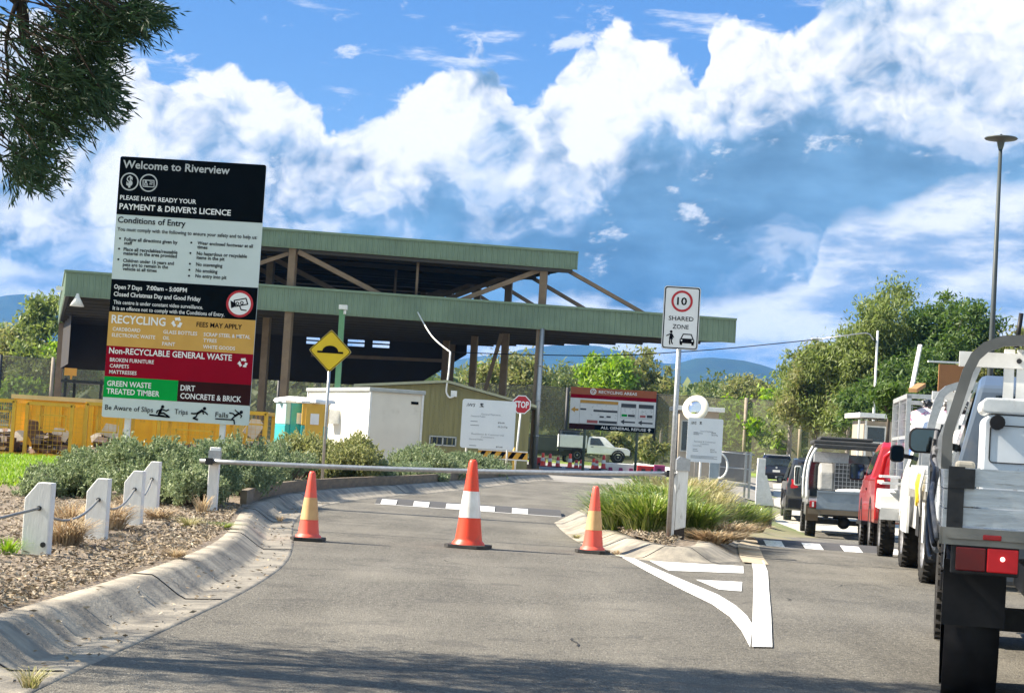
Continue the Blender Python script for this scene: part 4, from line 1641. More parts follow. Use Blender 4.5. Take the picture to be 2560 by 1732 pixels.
m = MB()
m.prism([(x, 0, z) for x, z in diamond(.435, 0, hz_c)], (0, .012, 0))
m.build("plate", sign_back, hs)
flat([diamond(.430, 0, hz_c)], sign_yellow, hs, "sign_face", -.005)
sh = []
o1, o2 = diamond(.418, 0, hz_c), diamond(.400, 0, hz_c)
for i in range(len(o1)):
    j = (i + 1) % len(o1)
    sh.append([o1[i], o2[i], o2[j], o1[j]])
sh.append([(-.26, hz_c - .045), (.26, hz_c - .045), (.26, hz_c - .005), (-.26, hz_c - .005)])
sh.append([(.16 * math.cos(PI * k / 12), hz_c - .006 + .115 * math.sin(PI * k / 12)) for k in range(13)])
flat(sh, black_let, hs, "hump_symbol", -.009)
m = MB()
m.cyl((0, .045, -.1), (0, .045, hz_c + .2), 0.03, 10)
m.build("post", galv, hs)
hs.rotation_euler.y = 0.0

# ------------------------------------------------------------------ shared zone sign
Yz = 21.3
base = at(1671, 1350, Yz)
sz = thing("shared_zone_sign", "white speed 10 shared zone sign on a silver post beside the right gate post", "sign", (base.x, Yz, 0.14))
p00, p11 = at(1655, 869, Yz), at(1752, 720, Yz)
zb, zt_ = p00.z - .14 - .01, p11.z - .14 + .005
cxs = (at(1657, 800, Yz).x + at(1748, 800, Yz).x) / 2 - base.x
hw = (at(1749, 800, Yz).x - at(1657, 800, Yz).x) / 2
zh = zt_ - zb
m = MB()
m.prism([(x, 0, z) for x, z in rrect(cxs - hw, zb, cxs + hw, zt_, .035)], (0, .01, 0))
m.build("plate", sign_back, sz)
flat([rrect(cxs - hw + .002, zb + .002, cxs + hw - .002, zt_ - .002, .034)], sign_white, sz, "sign_face", -.004)
o1, o2 = rrect(cxs - hw + .010, zb + .010, cxs + hw - .010, zt_ - .010, .03), rrect(cxs - hw + .022, zb + .022, cxs + hw - .022, zt_ - .022, .024)
flat([[o1[i], o2[i], o2[(i + 1) % len(o1)], o1[(i + 1) % len(o1)]] for i in range(len(o1))], black_let, sz, "border", -.007)
cz = zt_ - zh * .235
flat(ringq(cxs, cz, hw * .46, hw * .585, 36), red_let, sz, "speed_ring", -.007)
letters([("10", cxs - hw * .27, cxs + hw * .27, cz - hw * .22, cz + hw * .22)], black_let, sz, "lettering", bold=0.02, y=-.007)
letters([("SHARED", cxs - hw * .68, cxs + hw * .68, zb + zh * .455, zb + zh * .525), ("ZONE", cxs - hw * .44, cxs + hw * .44, zb + zh * .325, zb + zh * .395)], black_let, sz, "lettering", bold=0.01, y=-.007)
bx, bz, u = cxs + hw * .38, zb + zh * .075, hw * .40      # car symbol
sh = [[(bx - u, bz + u * .25), (bx + u, bz + u * .25), (bx + u, bz + u * .75), (bx + u * .82, bz + u * .9), (bx - u * .82, bz + u * .9), (bx - u, bz + u * .75)],
      rect(bx - u * .95, bz, bx - u * .62, bz + u * .3), rect(bx + u * .62, bz, bx + u * .95, bz + u * .3)]
for a, b in (((-.82, .88), (-.52, 1.5)), ((.82, .88), (.52, 1.5)), ((-.56, 1.48), (.56, 1.48))):
    sh += stroke([(bx + a[0] * u, bz + a[1] * u), (bx + b[0] * u, bz + b[1] * u)], u * .14)
flat(sh, black_let, sz, "car_symbol", -.007)
flat([disc(bx - u * .74, bz + u * .62, u * .12, 10), disc(bx + u * .74, bz + u * .62, u * .12, 10)], sign_white, sz, "car_symbol_lamps", -.010)
bx = cxs - hw * .50
sh = [disc(bx, bz + u * 1.72, u * .19, 12), [(bx - u * .12, bz + u * 1.5), (bx + u * .16, bz + u * 1.5), (bx + u * .3, bz + u * .72), (bx - u * .26, bz + u * .72)]]
sh += stroke([(bx - u * .1, bz + u * .75), (bx - u * .16, bz + u * .3), (bx - u * .1, bz)], u * .16) + stroke([(bx + u * .12, bz + u * .75), (bx + u * .1, bz + u * .35), (bx + u * .26, bz + u * .08)], u * .16)
sh += stroke([(bx - u * .1, bz + u * 1.42), (bx - u * .62, bz + u * 1.14)], u * .13) + stroke([(bx + u * .12, bz + u * 1.42), (bx + u * .38, bz + u * .95)], u * .13)
flat(sh, black_let, sz, "child_symbol", -.007)
m = MB()
m.cyl((0, .035, -.05), (cxs, .035, zt_ - .05), 0.03, 12)
m.build("post", galv, sz)
m = MB()
m.lathe([(0.0, .0), (.11, .0), (.09, .05), (.035, .08)], (0, .035, -.02), 10)
m.build("collar", pm("rusty collar", (0.25, 0.13, 0.07), None, 8, 0.8), sz)

# ------------------------------------------------------------------ stop sign with striped boom
Yt = 66.0
c = at(1304, 1011, Yt)
ss = thing("stop_sign", "red octagonal stop sign on a thin white post", "sign", (c.x, Yt, 0))
rr_ = 0.335
octo = lambda r: [(r / math.cos(PI / 8) * math.cos(PI / 8 + PI / 4 * k), c.z + r / math.cos(PI / 8) * math.sin(PI / 8 + PI / 4 * k)) for k in range(8)]
m = MB()
m.prism([(x, 0, z) for x, z in octo(rr_)], (0, .02, 0))
m.build("plate", white_let, ss)
flat([octo(rr_ - .035)], red_let, ss, "sign_face", -.005)
letters([("STOP", -.265, .265, c.z - .125, c.z + .125)], white_let, ss, bold=0.03, y=-.010)
m = MB()
m.cyl((-.12, .05, 0), (0, .05, c.z), .035, 8)
m.build("post", white_paint, ss)
q0, q1 = at(1195, 1134, 65), at(1319, 1140, 65)
t = thing("boom_barrier", "short orange and black striped boom under the stop sign", "boom", (q0.x, 65, 0))
zb_ = (q0.z + q1.z) / 2
or_p = pm("orange boom paint", (0.72, 0.36, 0.03), None, 3, 0.5)
m, m2 = MB(), MB()
Lb = q1.x - q0.x
h = .15
m.prism([(0, 0, zb_ - h), (Lb, 0, zb_ - h), (Lb, 0, zb_ + h), (0, 0, zb_ + h)], (0, .05, 0))
m.build("boom", or_p, t)
sh = []
k = 0
while k * .36 < Lb - .3:
    x = k * .36
    sh.append([(x, zb_ - h + .04), (x + .16, zb_ - h + .04), (x + .30, zb_ + h - .04), (x + .14, zb_ + h - .04)])
    k += 1
flat(sh, black_let, t, "stripes", -.006)
for z in (-h, h):
    m = MB()
    m.box((Lb / 2, .02, zb_ + z), (Lb, .08, .04))
    m.build("edge_rail", white_paint, t)
m = MB()
m.cyl((Lb * .72, .06, 0), (Lb * .72, .06, zb_ + .3), .045, 8)
m.build("post", yel_pl, t)

# ------------------------------------------------------------------ price boards
def crest(cx, cz, s):
    return [rect(cx - .5 * s, cz - .1 * s, cx + .05 * s, cz + .5 * s), rect(cx + .1 * s, cz + .1 * s, cx + .5 * s, cz + .5 * s),
            rect(cx - .35 * s, cz - .5 * s, cx + .5 * s, cz - .16 * s), rect(cx - .75 * s, cz - .78 * s, cx + .75 * s, cz - .66 * s)]


board_white = pm("price board", (0.76, 0.80, 0.84), (0.72, 0.76, 0.80), 2, 0.35)
pale_let = pm("faded lettering", (0.30, 0.34, 0.38), None, 3, 0.5)


def price_board(name, label, c0, c1, Y, postx, full):
    a, b = at(*c0, Y), at(*c1, Y)
    w, h_ = b.x - a.x, a.z - b.z
    z0 = b.z
    t = thing(name, label, "price board", (a.x, Y, gz(a.x, Y)), 0.0, "white price boards")
    z0 -= gz(a.x, Y)
    m = MB()
    m.prism([(x, 0, z) for x, z in rrect(0, z0, w, z0 + h_, .05 * w)], (0, .025, 0))
    m.build("panel", board_white, t)
    X = lambda u: u * w
    Z = lambda v: z0 + h_ * (1 - v)
    letters([("iWS", X(.08), X(.24), Z(.155), Z(.085))], black_let, t, bold=0.0, shear=0.25)
    flat(crest(X(.36), Z(.105), .055 * w), black_let, t, "crest")
    ls = [("General Payments", X(.36), X(.72), Z(.31), Z(.275)), ("General Public", X(.17), X(.44), Z(.36), Z(.325)),
          ("Residents & Commercial", X(.20), X(.80), Z(.72 if full else .55), Z(.685 if full else .515)), ("Customers", X(.38), X(.62), Z(.775 if full else .60), Z(.74 if full else .565)),
          ("General Public", X(.16), X(.42), Z(.83 if full else .645), Z(.795 if full else .61))]
    letters(ls, pale_let, t)
    pr = [("$76.00", X(.68), X(.80), Z(.47 if full else .34), Z(.435 if full else .31)), ("20.21/Tip", X(.68), X(.86), Z(.55 if full else .385), Z(.515 if full else .355)),
          ("$76.00", X(.67), X(.79), Z(.965 if full else .72), Z(.93 if full else .69))]
    if not full:
        pr.append(("20.21/Tip", X(.67), X(.85), Z(.765), Z(.735)))
    letters(pr, black_let, t)
    vv = (.45, .53, .945) if full else (.33, .375, .71, .75)
    flat([rect(X(.17), Z(v + .006), X(.30 + .03 * (i % 2)), Z(v - .008)) for i, v in enumerate(vv)] + ([rect(X(.12), Z(v + .004), X(.88 - .1 * (i % 2)), Z(v - .006)) for i, v in enumerate((.86, .885, .91))] if not full else []),
         pale_let, t, "ruled_lines")
    for u in postx:
        m = MB()
        m.cyl((X(u), .06, -.2), (X(u), .06, z0 + h_ * .9), .03, 8)
        m.build("post", white_paint, t)
    return t


price_board("price_board", "wide white price board left of the stop sign", (1157, 996), (1284, 1126), 58, (.12, .88), True)
price_board("price_board", "upright white price board on one post above the island grass", (1721, 1043), (1803, 1158), 45, (.42,), False)

# ------------------------------------------------------------------ recycling areas sign
Yr = 80.0
a, b = at(1428, 967, Yr), at(1636, 1086, Yr)
a2 = at(1424, 1069, Yr)
W_, Z1, Z0_ = b.x - a.x, a.z, at(1530, 1077, Yr).z
H_ = Z1 - Z0_ + .02
rs = thing("recycling_areas_sign", "wide recycling areas sign with orange top band and arrows", "sign", (a.x, Yr, 0))
m = MB()
m.box((W_ / 2, .03, Z0_ + H_ / 2), (W_, .05, H_))
m.build("panel", sign_white, rs)
X = lambda u: u * W_
Z = lambda v: Z0_ + H_ * (1 - v)
orng = pm("rust orange sign colour", (0.40, 0.09, 0.02), None, 3, 0.4)
flat([rect(0, Z(.17), W_, Z(0))], orng, rs, "header_band", -.004)
flat([rect(0, Z(.26), W_, Z(.17))], maroon, rs, "maroon_band", -.004)
flat([rect(0, Z(1), W_ * .999, Z(.87))], black_paint, rs, "footer_band", -.004)
flat([rect(0, Z(1), W_ * .3, Z(.87))], sbrown, rs, "footer_end", -.008)
flat(ringq(X(.26), Z(.09), .10, .14, 20) + recycle(X(.26), Z(.09), .085), white_let, rs, "recycling_symbol", -.010)
letters([("RECYCLING AREAS", X(.325), X(.77), Z(.125), Z(.055))], white_let, rs, bold=.02, y=-.010)
letters([("ALL GENERAL REFUSE", X(.37), X(.90), Z(.965), Z(.90))], white_let, rs, bold=.02, y=-.010)
flat([[(X(.93), Z(.97)), (X(.945), Z(.97)), (X(.945), Z(.93)), (X(.96), Z(.93)), (X(.9375), Z(.885)), (X(.915), Z(.93)), (X(.93), Z(.93))]], white_let, rs, "up_arrow", -.010)
flat([rect(X(.115), Z(.37), X(.56), Z(.30))], pm("amber sign colour", (0.60, 0.30, 0.03), None, 3, 0.4), rs, "amber_panel", -.004)
flat([[(X(.012), Z(.54)), (X(.06), Z(.47)), (X(.06), Z(.515)), (X(.10), Z(.515)), (X(.10), Z(.565)), (X(.06), Z(.565)), (X(.06), Z(.61))]], tan_p, rs, "left_arrow", -.004)
sh = [rect(X(.595), Z(.42), X(.77), Z(.33)), rect(X(.80), Z(.42), X(.975), Z(.33)), rect(X(.12), Z(.54), X(.19), Z(.50)), rect(X(.275), Z(.565), X(.555), Z(.515)),
      rect(X(.345), Z(.83), X(.555), Z(.77)), rect(X(.68), Z(.64), X(.76), Z(.585)), rect(X(.90), Z(.64), X(.965), Z(.575)), rect(X(.35), Z(.70), X(.40), Z(.66)), rect(X(.43), Z(.69), X(.48), Z(.65))]
for u in (.595, .80):
    sh.append([(X(u), Z(.765)), (X(u + .045), Z(.705)), (X(u + .045), Z(.75)), (X(u + .172), Z(.75)), (X(u + .172), Z(.785)), (X(u + .045), Z(.785)), (X(u + .045), Z(.825))])
flat(sh, pm("slate sign colour", (0.035, 0.045, 0.06), None, 3, 0.4), rs, "dark_panels", -.004)
flat([rect(X(.205), Z(.84), X(.33), Z(.77)), rect(X(.82), Z(.64), X(.885), Z(.585))], pm("faded red sign colour", (0.45, 0.10, 0.10), None, 3, 0.4), rs, "red_panels", -.004)
flat([rect(X(.605), Z(.64), X(.67), Z(.585))], sgreen, rs, "green_panel", -.004)
sh = []
for r_ in (rect(X(.115), Z(.86), X(.56), Z(.38)), rect(X(.595), Z(.67), X(.77), Z(.43)), rect(X(.80), Z(.67), X(.975), Z(.43))):
    sh += stroke(r_ + [r_[0]], .014)
rng = random.Random(3)
for k in range(26):
    u0, v0 = rng.choice([(rng.uniform(.24, .54), rng.uniform(.41, .49)), (rng.uniform(.24, .54), rng.uniform(.60, .74)), (rng.uniform(.61, .74), rng.uniform(.46, .55)), (rng.uniform(.82, .95), rng.uniform(.46, .55))])
    sh += stroke([(X(u0), Z(v0)), (X(u0 + rng.uniform(.01, .02)), Z(v0 + rng.uniform(-.025, .025)))], .014)
flat(sh, pm("pale grey line", (0.38, 0.40, 0.42), None, 3, 0.5), rs, "outline", -.006)
for u in (.19, .80):
    m = MB()
    m.cyl((X(u), .09, -.1), (X(u), .09, Z0_ + H_ * .8), .06, 8)
    m.build("post", pm("green sign post", (0.12, 0.16, 0.12), None, 3, 0.5), rs)

# ------------------------------------------------------------------ cones
cone_orange = pm("orange cone plastic", (0.82, 0.06, 0.018), (0.74, 0.05, 0.016), 3, 0.45, c3=(0.40, 0.075, 0.04), scale3=7, lo3=0.54, hi3=0.74)
cone_pink = pm("sun-faded cone plastic", (0.84, 0.105, 0.065), (0.78, 0.09, 0.055), 3, 0.5, c3=(0.48, 0.12, 0.08), scale3=7, lo3=0.54, hi3=0.74)
band_white = pm("white reflective band", (0.82, 0.80, 0.77), (0.72, 0.68, 0.63), 8, 0.35)
band_tan = pm("worn tan band", (0.66, 0.40, 0.18), (0.55, 0.31, 0.13), 5, 0.6, c3=(0.4, 0.22, 0.12), scale3=9, lo3=0.6, hi3=0.75)
base_rub = pm("black rubber base", (0.022, 0.022, 0.022), (0.05, 0.045, 0.04), 6, 0.8)


def cone(px, pyb, pyt, mt, bandm, label, b0, b1, tilt=0.0):
    g = G(px, pyb)
    h = (pyb - pyt) * g.y / FPX
    t = thing("traffic_cone", label, "traffic cone", (g.x, g.y, 0.006), random.Random(px).uniform(-.3, .3), "traffic cones across the closed lane")
    r0, r1 = .165 * h, .045 * h
    rad = lambda f: r0 + (r1 - r0) * f
    m = MB()
    n = 28
    m.lathe([(r0 * 1.16, .03), (r0 * 1.10, .055), (rad(.06), .06 * h + .02)] + [(rad(f), f * h) for f in (.1, .3, .5, .7, .85, .97)] + [(r1 * .8, h * .995), (r1 * .55, h), (r1 * .5, h * .96)], (0, 0, 0), n)
    m.build("body", mt, t)
    m = MB()
    m.lathe([(rad(b0) + .003, b0 * h), (rad((b0 + b1) / 2) + .004, (b0 + b1) / 2 * h), (rad(b1) + .003, b1 * h)], (0, 0, 0), n)
    m.build("band", bandm, t)
    m = MB()
    b = r0 * 1.42
    oc = []
    for sx, sy in ((1, 1), (-1, 1), (-1, -1), (1, -1)):
        pts = [(sx * b, sy * b * .72), (sx * b * .72, sy * b)]
        oc += pts if sx * sy > 0 else pts[::-1]
    m.prism([(x, y, 0) for x, y in oc], (0, 0, .034))
    m.build("base", base_rub, t)
    t.rotation_euler.y = tilt
    return t


cone(770, 1351, 1180, cone_pink, band_tan, "faded cone with tan band nearest the left kerb", .30, .62)
cone(1170, 1369, 1151, cone_orange, band_white, "tallest bright orange cone with white band in the middle of the lane", .34, .64)
cone(1481, 1382, 1217, cone_pink, band_tan, "faded cone with torn tan band beside the island nose", .34, .63)

# ------------------------------------------------------------------ boom gate
Yb = 21.8
gl, gr = at(528, 1285, Yb), at(1690, 1355, Yb)
t = thing("gate_post", "slim white timber gate post at the left end of the boom arm", "gate post", (gl.x, Yb, .12))
m = MB()
hL = at(545, 1118, Yb).z - .12
m.box((0, 0, hL / 2), (.125, .11, hL), taper=.97)
m.build("post", white_post, t, bevel=.008)
m = MB()
m.box((0, -.02, hL - .12), (.14, .12, .16))
m.build("cap_bracket", galv, t)
t = thing("gate_post", "broad white gate post with steel sheath on the island nose", "gate post", (gr.x, Yb - .1, .14))
hR = at(1708, 1143, Yb).z - .14
m = MB()
m.box((.02, 0, .22), (.11, .14, .44))
m.build("foot", pm("dark timber foot", (0.05, 0.04, 0.035), None, 6, 0.9), t)
m = MB()
m.prism([(-.045, -.08, .13), (.085, -.08, .17), (.085, -.08, hR - .06), (-.02, -.08, hR - .02), (-.045, -.08, hR - .06)], (0, .16, 0))
m.build("sheath", white_post, t, bevel=.006)
m = MB()
m.prism([(-.13, -.07, .0), (-.05, -.09, .0), (-.047, -.09, hR - .16), (-.10, -.07, hR - .3)], (0, .14, 0))
m.build("side_plate", white_paint, t, bevel=.004)
m = MB()
m.prism([(-.06, -.10, hR - .16), (.10, -.10, hR - .16), (.10, -.10, hR - .02), (-.02, -.10, hR + .01), (-.06, -.10, hR - .03)], (0, .19, 0))
m.build("cap", galv, t)
pL, pR = at(500, 1152, Yb - .14), at(1692, 1184, Yb - .14)
t = thing("boom_gate", "long grey boom arm closed across the left lane", "boom arm", pL)
m = MB()
d = pR - pL
pts = [d * (k / 12) + Vector((0, 0, -.035 * math.sin(PI * k / 12))) for k in range(13)]
m.tube(pts, .030, 10)
m.build("pole", galv, t)
m = MB()
for k in (.02, .985):
    p = d * k
    m.bar((p.x - .04, p.y - .03, p.z), (p.x + .04, p.y - .03, p.z), .08, .08)
m.build("bracket", dark_steel, t)

# ------------------------------------------------------------------ white timber posts with a wire
wire_pts = []
labs = ["nearest slant-topped white timber post with a bolt low on its front", "second slant-topped white timber post from the left", "third slant-topped white timber post, overlapping the tallest one",
        "farthest slant-topped white timber post in front of the bush"]
for i, (px, pyb, pyt, wpx, Yp) in enumerate([(83, 1394, 1205, 82, 13.2), (234, 1352, 1195, 66, 15.3), (326, 1312, 1176, 57, 17.6), (370, 1282, 1153, 50, 19.6)]):
    b, tp = at(px, pyb, Yp), at(px + 10, pyt, Yp)
    w = wpx * Yp / FPX * .82
    t = thing("timber_post", labs[i], "post", (b.x, Yp, b.z), R(-6), "slant-topped white posts along the garden bed")
    h = tp.z - b.z
    m = MB()
    m.prism([(-w / 2, 0, -.15), (w / 2, 0, -.15), (w / 2, 0, h), (-w * .02, 0, h), (-w / 2, 0, h * .78)], (0, .10, 0))
    m.build("post", white_post, t, bevel=.006)
    m = MB()
    m.cyl((0.02, -.02, h * .66), (0.02, .0, h * .66), .018, 8)
    if i == 0:
        m.cyl((w * .34, -.012, .10), (w * .34, .0, .10), .02, 8)
    m.build("bolt", dark_steel, t)
    wire_pts.append(Vector((b.x + .02, Yp - .02, b.z + h * .66)))
m = MB()
pts = []
full = [wire_pts[0] + Vector((-1.2, -3.0, -.02))] + wire_pts
for a, b in zip(full[:-1], full[1:]):
    for k in range(8):
        f = k / 8
        pts.append(a.lerp(b, f) + Vector((0, 0, -.13 * 4 * f * (1 - f))))
pts.append(full[-1])
m.tube(pts, .011, 6)
tag(m.build("wire_rope", pm("grey wire rope", (0.28, 0.28, 0.27), None, 6, 0.5, 0.3)), "slack wire rope threaded through the slanted white posts", "wire")

# ------------------------------------------------------------------ lamps, mirror, cables
t = thing("street_lamp", "tall grey lamp post with flat round disc head at the right", "street lamp", (at(2479, 860, 31).x, 31, gz(8, 31)))
tp = at(2506, 372, 31)
m = MB()
hz0 = tp.z - gz(8, 31)
m.tube([(0, 0, 0), (0, 0, hz0 * .55), (0, 0, hz0 * .56), (0, 0, hz0)], [.062, .050, .048, .032], 12)
m.build("pole", pm("grey lamp pole", (0.06, 0.075, 0.08), None, 2, 0.5, 0.0, spec=0.3), t)
m = MB()
m.lathe([(.036, -.02), (.055, .05), (.065, .11), (.11, .135), (.27, .160), (.285, .175), (.265, .192), (.10, .205), (0, .208)], (0, 0, hz0), 28)
h_ = m.build("lamp_head", pm("grey lamp head", (0.09, 0.11, 0.11), None, 2, 0.5), t)
m = MB()
m.ball((0, 0, hz0 + .225), (.028, .028, .03))
m.build("sensor", black_plastic, h_)
t.rotation_euler.y = 0.0

t = thing("street_lamp", "thin white lamp pole with a curved arm in front of the trees", "street lamp", (at(2184, 1040, 85).x, 85, gz(17, 85)))
tp, el_, lampp = at(2186, 826, 85), at(2165, 832, 85), at(2048, 848, 85)
o = t.location
m = MB()
m.tube([(0, 0, 0), (0, 0, tp.z - o.z)], [.075, .05], 8)
m.build("pole", white_paint, t)
m = MB()
j = at(2184, 850, 85)
ap = [j, at(2175, 836, 85), el_, at(2140, 835, 85), lampp]
m.tube([p - o for p in ap], .03, 6)
m.build("arm", galv, t)
m = MB()
m.box(lampp - o + Vector((-.1, 0, 0)), (.55, .2, .1))
m.build("lamp_head", white_paint, t, bevel=.02)

m = MB()
cp = [at(1126, 880, 76), at(1230, 884, 77), at(1349, 887, 78), at(1480, 889, 79), at(1600, 886, 80), at(1780, 874, 81.5), at(1900, 863, 82.5), at(2046, 848, 84)]
m.tube(smooth_path(cp), .022, 5)
tag(m.build("power_cable", black_plastic), "dark overhead cable strung from the shed to the white lamp pole", "cable")
m = MB()
cp = [at(1043, 778, 73.5 + 2.4), at(1058, 806, 75), at(1078, 838, 74), at(1100, 860, 73), at(1126, 880, 72)]
m.tube(smooth_path(cp), [.03] * 17, 6)
cp = [at(1126, 880, 72), at(1122, 930, 71.8), at(1116, 970, 71.8), at(1117, 984, 71.8), at(1124, 993, 71.8), at(1135, 990, 71.8)]
m.tube(smooth_path(cp), .035, 6)
tag(m.build("service_cable", white_paint), "white service cable hanging from the shed to the olive green shed", "cable")

Ym = 52.0
c = at(1739, 1020, Ym)
t = thing("round_mirror", "round white-rimmed traffic mirror above the upright price board", "mirror", (c.x + .1, Ym, gz(c.x, Ym)))
zc = c.z - gz(c.x, Ym)
m = MB()
m.cyl((0.0, .12, 0), (0.0, .12, zc), .04, 8)
m.build("post", galv, t)
rot = Matrix.Rotation(R(-24), 4, "Z") @ Matrix.Rotation(R(-16), 4, "X")
m = MB()
m.lathe([(.12, .10), (.30, .06), (.385, .03), (.395, 0), (.38, -.02), (.22, -.055), (.20, -.045), (.20, -.03)], (0, 0, 0), 32, "y")
o = m.build("rim", pm("cream mirror rim", (0.80, 0.76, 0.64), None, 3, 0.4), t)
o.location = (-.1, 0, zc)
o.rotation_euler = rot.to_euler()
m = MB()
m.lathe([(.21, -.03), (.14, -.06), (.07, -.075), (0, -.08)], (0, 0, 0), 24, "y")
o2 = m.build("mirror_face", chrome, t)
o2.location = (-.1, 0, zc)
o2.rotation_euler = rot.to_euler()

# ------------------------------------------------------------------ weighbridge walkway, bollard, barriers
p = at(1898, 1262, 45)
t = thing("bollard", "white square bollard on a brown base at the weighbridge ramp", "bollard", (p.x, 45, gz(p.x, 45)))
zt2 = at(1900, 1145, 45).z - t.location.z
zb2 = at(1900, 1262, 45).z - t.location.z
m = MB()
m.box((0, 0, (zt2 + zb2) / 2), (.19, .19, zt2 - zb2))
m.build("post", white_paint, t, bevel=.01)
m = MB()
m.prism([(.095, -.08, zb2), (.36, -.08, zb2), (.14, -.08, zb2 + .75), (.095, -.08, zb2 + .75)], (0, .16, 0))
m.build("gusset", white_paint, t)
m = MB()
m.box((.06, 0, zb2 / 2 - .02), (.50, .34, zb2 + .04))
m.build("base", pm("brown footing", (0.10, 0.065, 0.05), None, 4, 0.8), t)

Yw = 52.0
a, b = at(1772, 1225, Yw), at(1872, 1232, Yw)
t = thing("weighbridge_walkway", "galvanised steel walkway with handrails beside the weighbridge", "walkway", ((a.x + b.x) / 2, Yw, gz(a.x, Yw)))
w = b.x - a.x
z0 = t.location.z
dk = at(1830, 1210, Yw).z - z0
m = MB()
m.box((.12, .5, dk), (w * .8, 1.0, .06))
for k in range(12):
    m.box((.12 - w * .4 + (k + .5) * w * .8 / 12, .5, dk + .035), (.02, 1.0, .02))
m.build("deck", galv, t)
for dx in (-w * .28, w * .5):
    for dy in (0, 1.0):
        m = MB()
        m.box((dx, dy, (dk + .95) / 2), (.06, .06, dk + .95))
        m.build("rail_post", galv, t)
for z, mt in ((dk + .92, galv), (dk + .48, galv)):
    m = MB()
    m.tube([(-w * .30, 1.0, z), (w * .72, 1.0, z - .04)], .022, 6)
    m.build("handrail", mt, t)
m = MB()
m.box((-w * .40, 0, (dk + 1.0) / 2), (.26, .12, dk + 1.0))
m.build("cabinet", pm("blue grey cabinet", (0.32, 0.38, 0.44), None, 3, 0.5, 0.3), t)
m = MB()
m.tube([(-w * .30, -.1, dk + .15)] + [(-w * .30 + .26 * math.sin(k / 10 * PI), -.1, dk + .5 - .36 * math.cos(k / 10 * PI)) for k in range(11)] + [(-w * .30, -.1, dk + .86)], .03, 6)
m.build("hoop_rail", white_paint, t)

bar_red = pm("red barrier plastic", (0.52, 0.03, 0.03), (0.42, 0.03, 0.03), 2, 0.5)
bar_white = pm("white barrier plastic", (0.74, 0.75, 0.74), (0.66, 0.67, 0.66), 2, 0.5)
bar_plum = pm("plum barrier plastic", (0.28, 0.03, 0.14), None, 2, 0.5)


def barrier(px, pyt, pyb, y, L, mt, label, notches=3):
    a = at(px, pyb, y)
    h = at(px, pyt, y).z - a.z
    t = thing("water_barrier", label, "barrier", (a.x, y, a.z - .05), R(-4), "water-filled barriers at the yard entrance")
    m = MB()
    m.prism([(0, -.25, 0), (L, -.25, 0), (L, -.25, h * .3), (L, -.1, h * .55), (L, -.1, h), (0, -.1, h), (0, -.1, h * .55), (0, -.25, h * .3)][:2] + [(L, -.25, h), (0, -.25, h)], (0, .35, 0))
    m.build("body", mt, t, bevel=.04)
    for k in range(notches):
        m = MB()
        m.prism([(L * (k + .7) / (notches + .4) - .13, -.30, 0), (L * (k + .7) / (notches + .4) + .13, -.30, 0), (L * (k + .7) / (notches + .4) + .09, -.30, h * .48), (L * (k + .7) / (notches + .4) - .09, -.30, h * .48)], (0, .06, 0))
        m.build("fork_slot", dark_steel if mt is not bar_white else bar_plum, t)
    return t


barrier(1508, 1153, 1174, 98, 1.9, bar_white, "white water-filled barrier with dark slots, in the middle of its row")
barrier(1592, 1160, 1176, 97, 1.2, bar_red, "dull red water-filled barrier right of the white one", 2)
barrier(1634, 1159, 1177, 96, .6, bar_plum, "plum coloured barrier block nearest the island grass", 1)
barrier(1652, 1166, 1178, 97, .65, bar_red, "small dull red barrier at the right end of the row", 1)
barrier(1336, 1140, 1166, 99, .6, bar_red, "dark red barrier block beside the downpipe column", 1)
# far kerb wall with a white top
m = MB()
p, q = at(1590, 1152, 100), at(1690, 1170, 96)
m.bar((p.x, p.y, .25), (q.x, q.y, .12), .3, .45)
tag(m.build("kerb_wall", pm("white kerb wall", (0.78, 0.77, 0.74), None, 2, 0.6)), "low white kerb wall sloping down behind the barriers", "wall")

proto = None
labels = ["leftmost red and white bollard by the downpipe column", "red bollard just right of the downpipe column", "orange and white bollard below the ute's tray front", "red bollard under the rear wheel of the distant ute",
          "white-topped bollard left of the ute's rear wheel", "red and white bollard below the ute's cab, left of a close pair", "left bollard of the close pair below the ute's front door", "right bollard of the close pair below the ute's front door",
          "tallest red bollard just left of the white barrier"]
for i, (px, pyt, pyb) in enumerate([(1356, 1132, 1166), (1374, 1134, 1168), (1394, 1142, 1168), (1424, 1134, 1170), (1440, 1150, 1172), (1452, 1150, 1174), (1483, 1146, 1174), (1491, 1150, 1174), (1508, 1138, 1173)]):
    y = 97.5 - .3 * i % 3
    a = at(px, pyb, y)
    h = at(px, pyt, y).z - a.z
    t = thing("traffic_bollard", labels[i], "traffic bollard", a, 0, "red and white bollards at the yard entrance")
    m = MB()
    m.lathe([(.20, 0), (.20, .05), (.13, .07), (.09, h * .55), (.075, h), (0, h + .02)], (0, 0, 0), 10)
    m.build("body", bar_red if i % 3 else cone_orange, t)
    m = MB()
    m.lathe([(.112, h * .42), (.095, h * .68)], (0, 0, 0), 10)
    m.build("band", white_paint, t)
    m = MB()
    m.box((0, 0, .02), (.44, .44, .05))
    m.build("base", base_rub, t)
# ------------------------------------------------------------------ vehicles (local axes: x right, y forward, origin on the ground under the rear axle)
rim_mat = pm("steel rim", (0.32, 0.32, 0.33), (0.22, 0.22, 0.23), 6, 0.4, 0.6)
dust = (0.22, 0.19, 0.15)


def car_paint(name, c, dirty=True):
    return pm(name, c, tuple(v * .85 for v in c), 2, 0.28, coat=0.6, c3=dust if dirty else None, scale3=1.6, lo3=0.60, hi3=0.95)


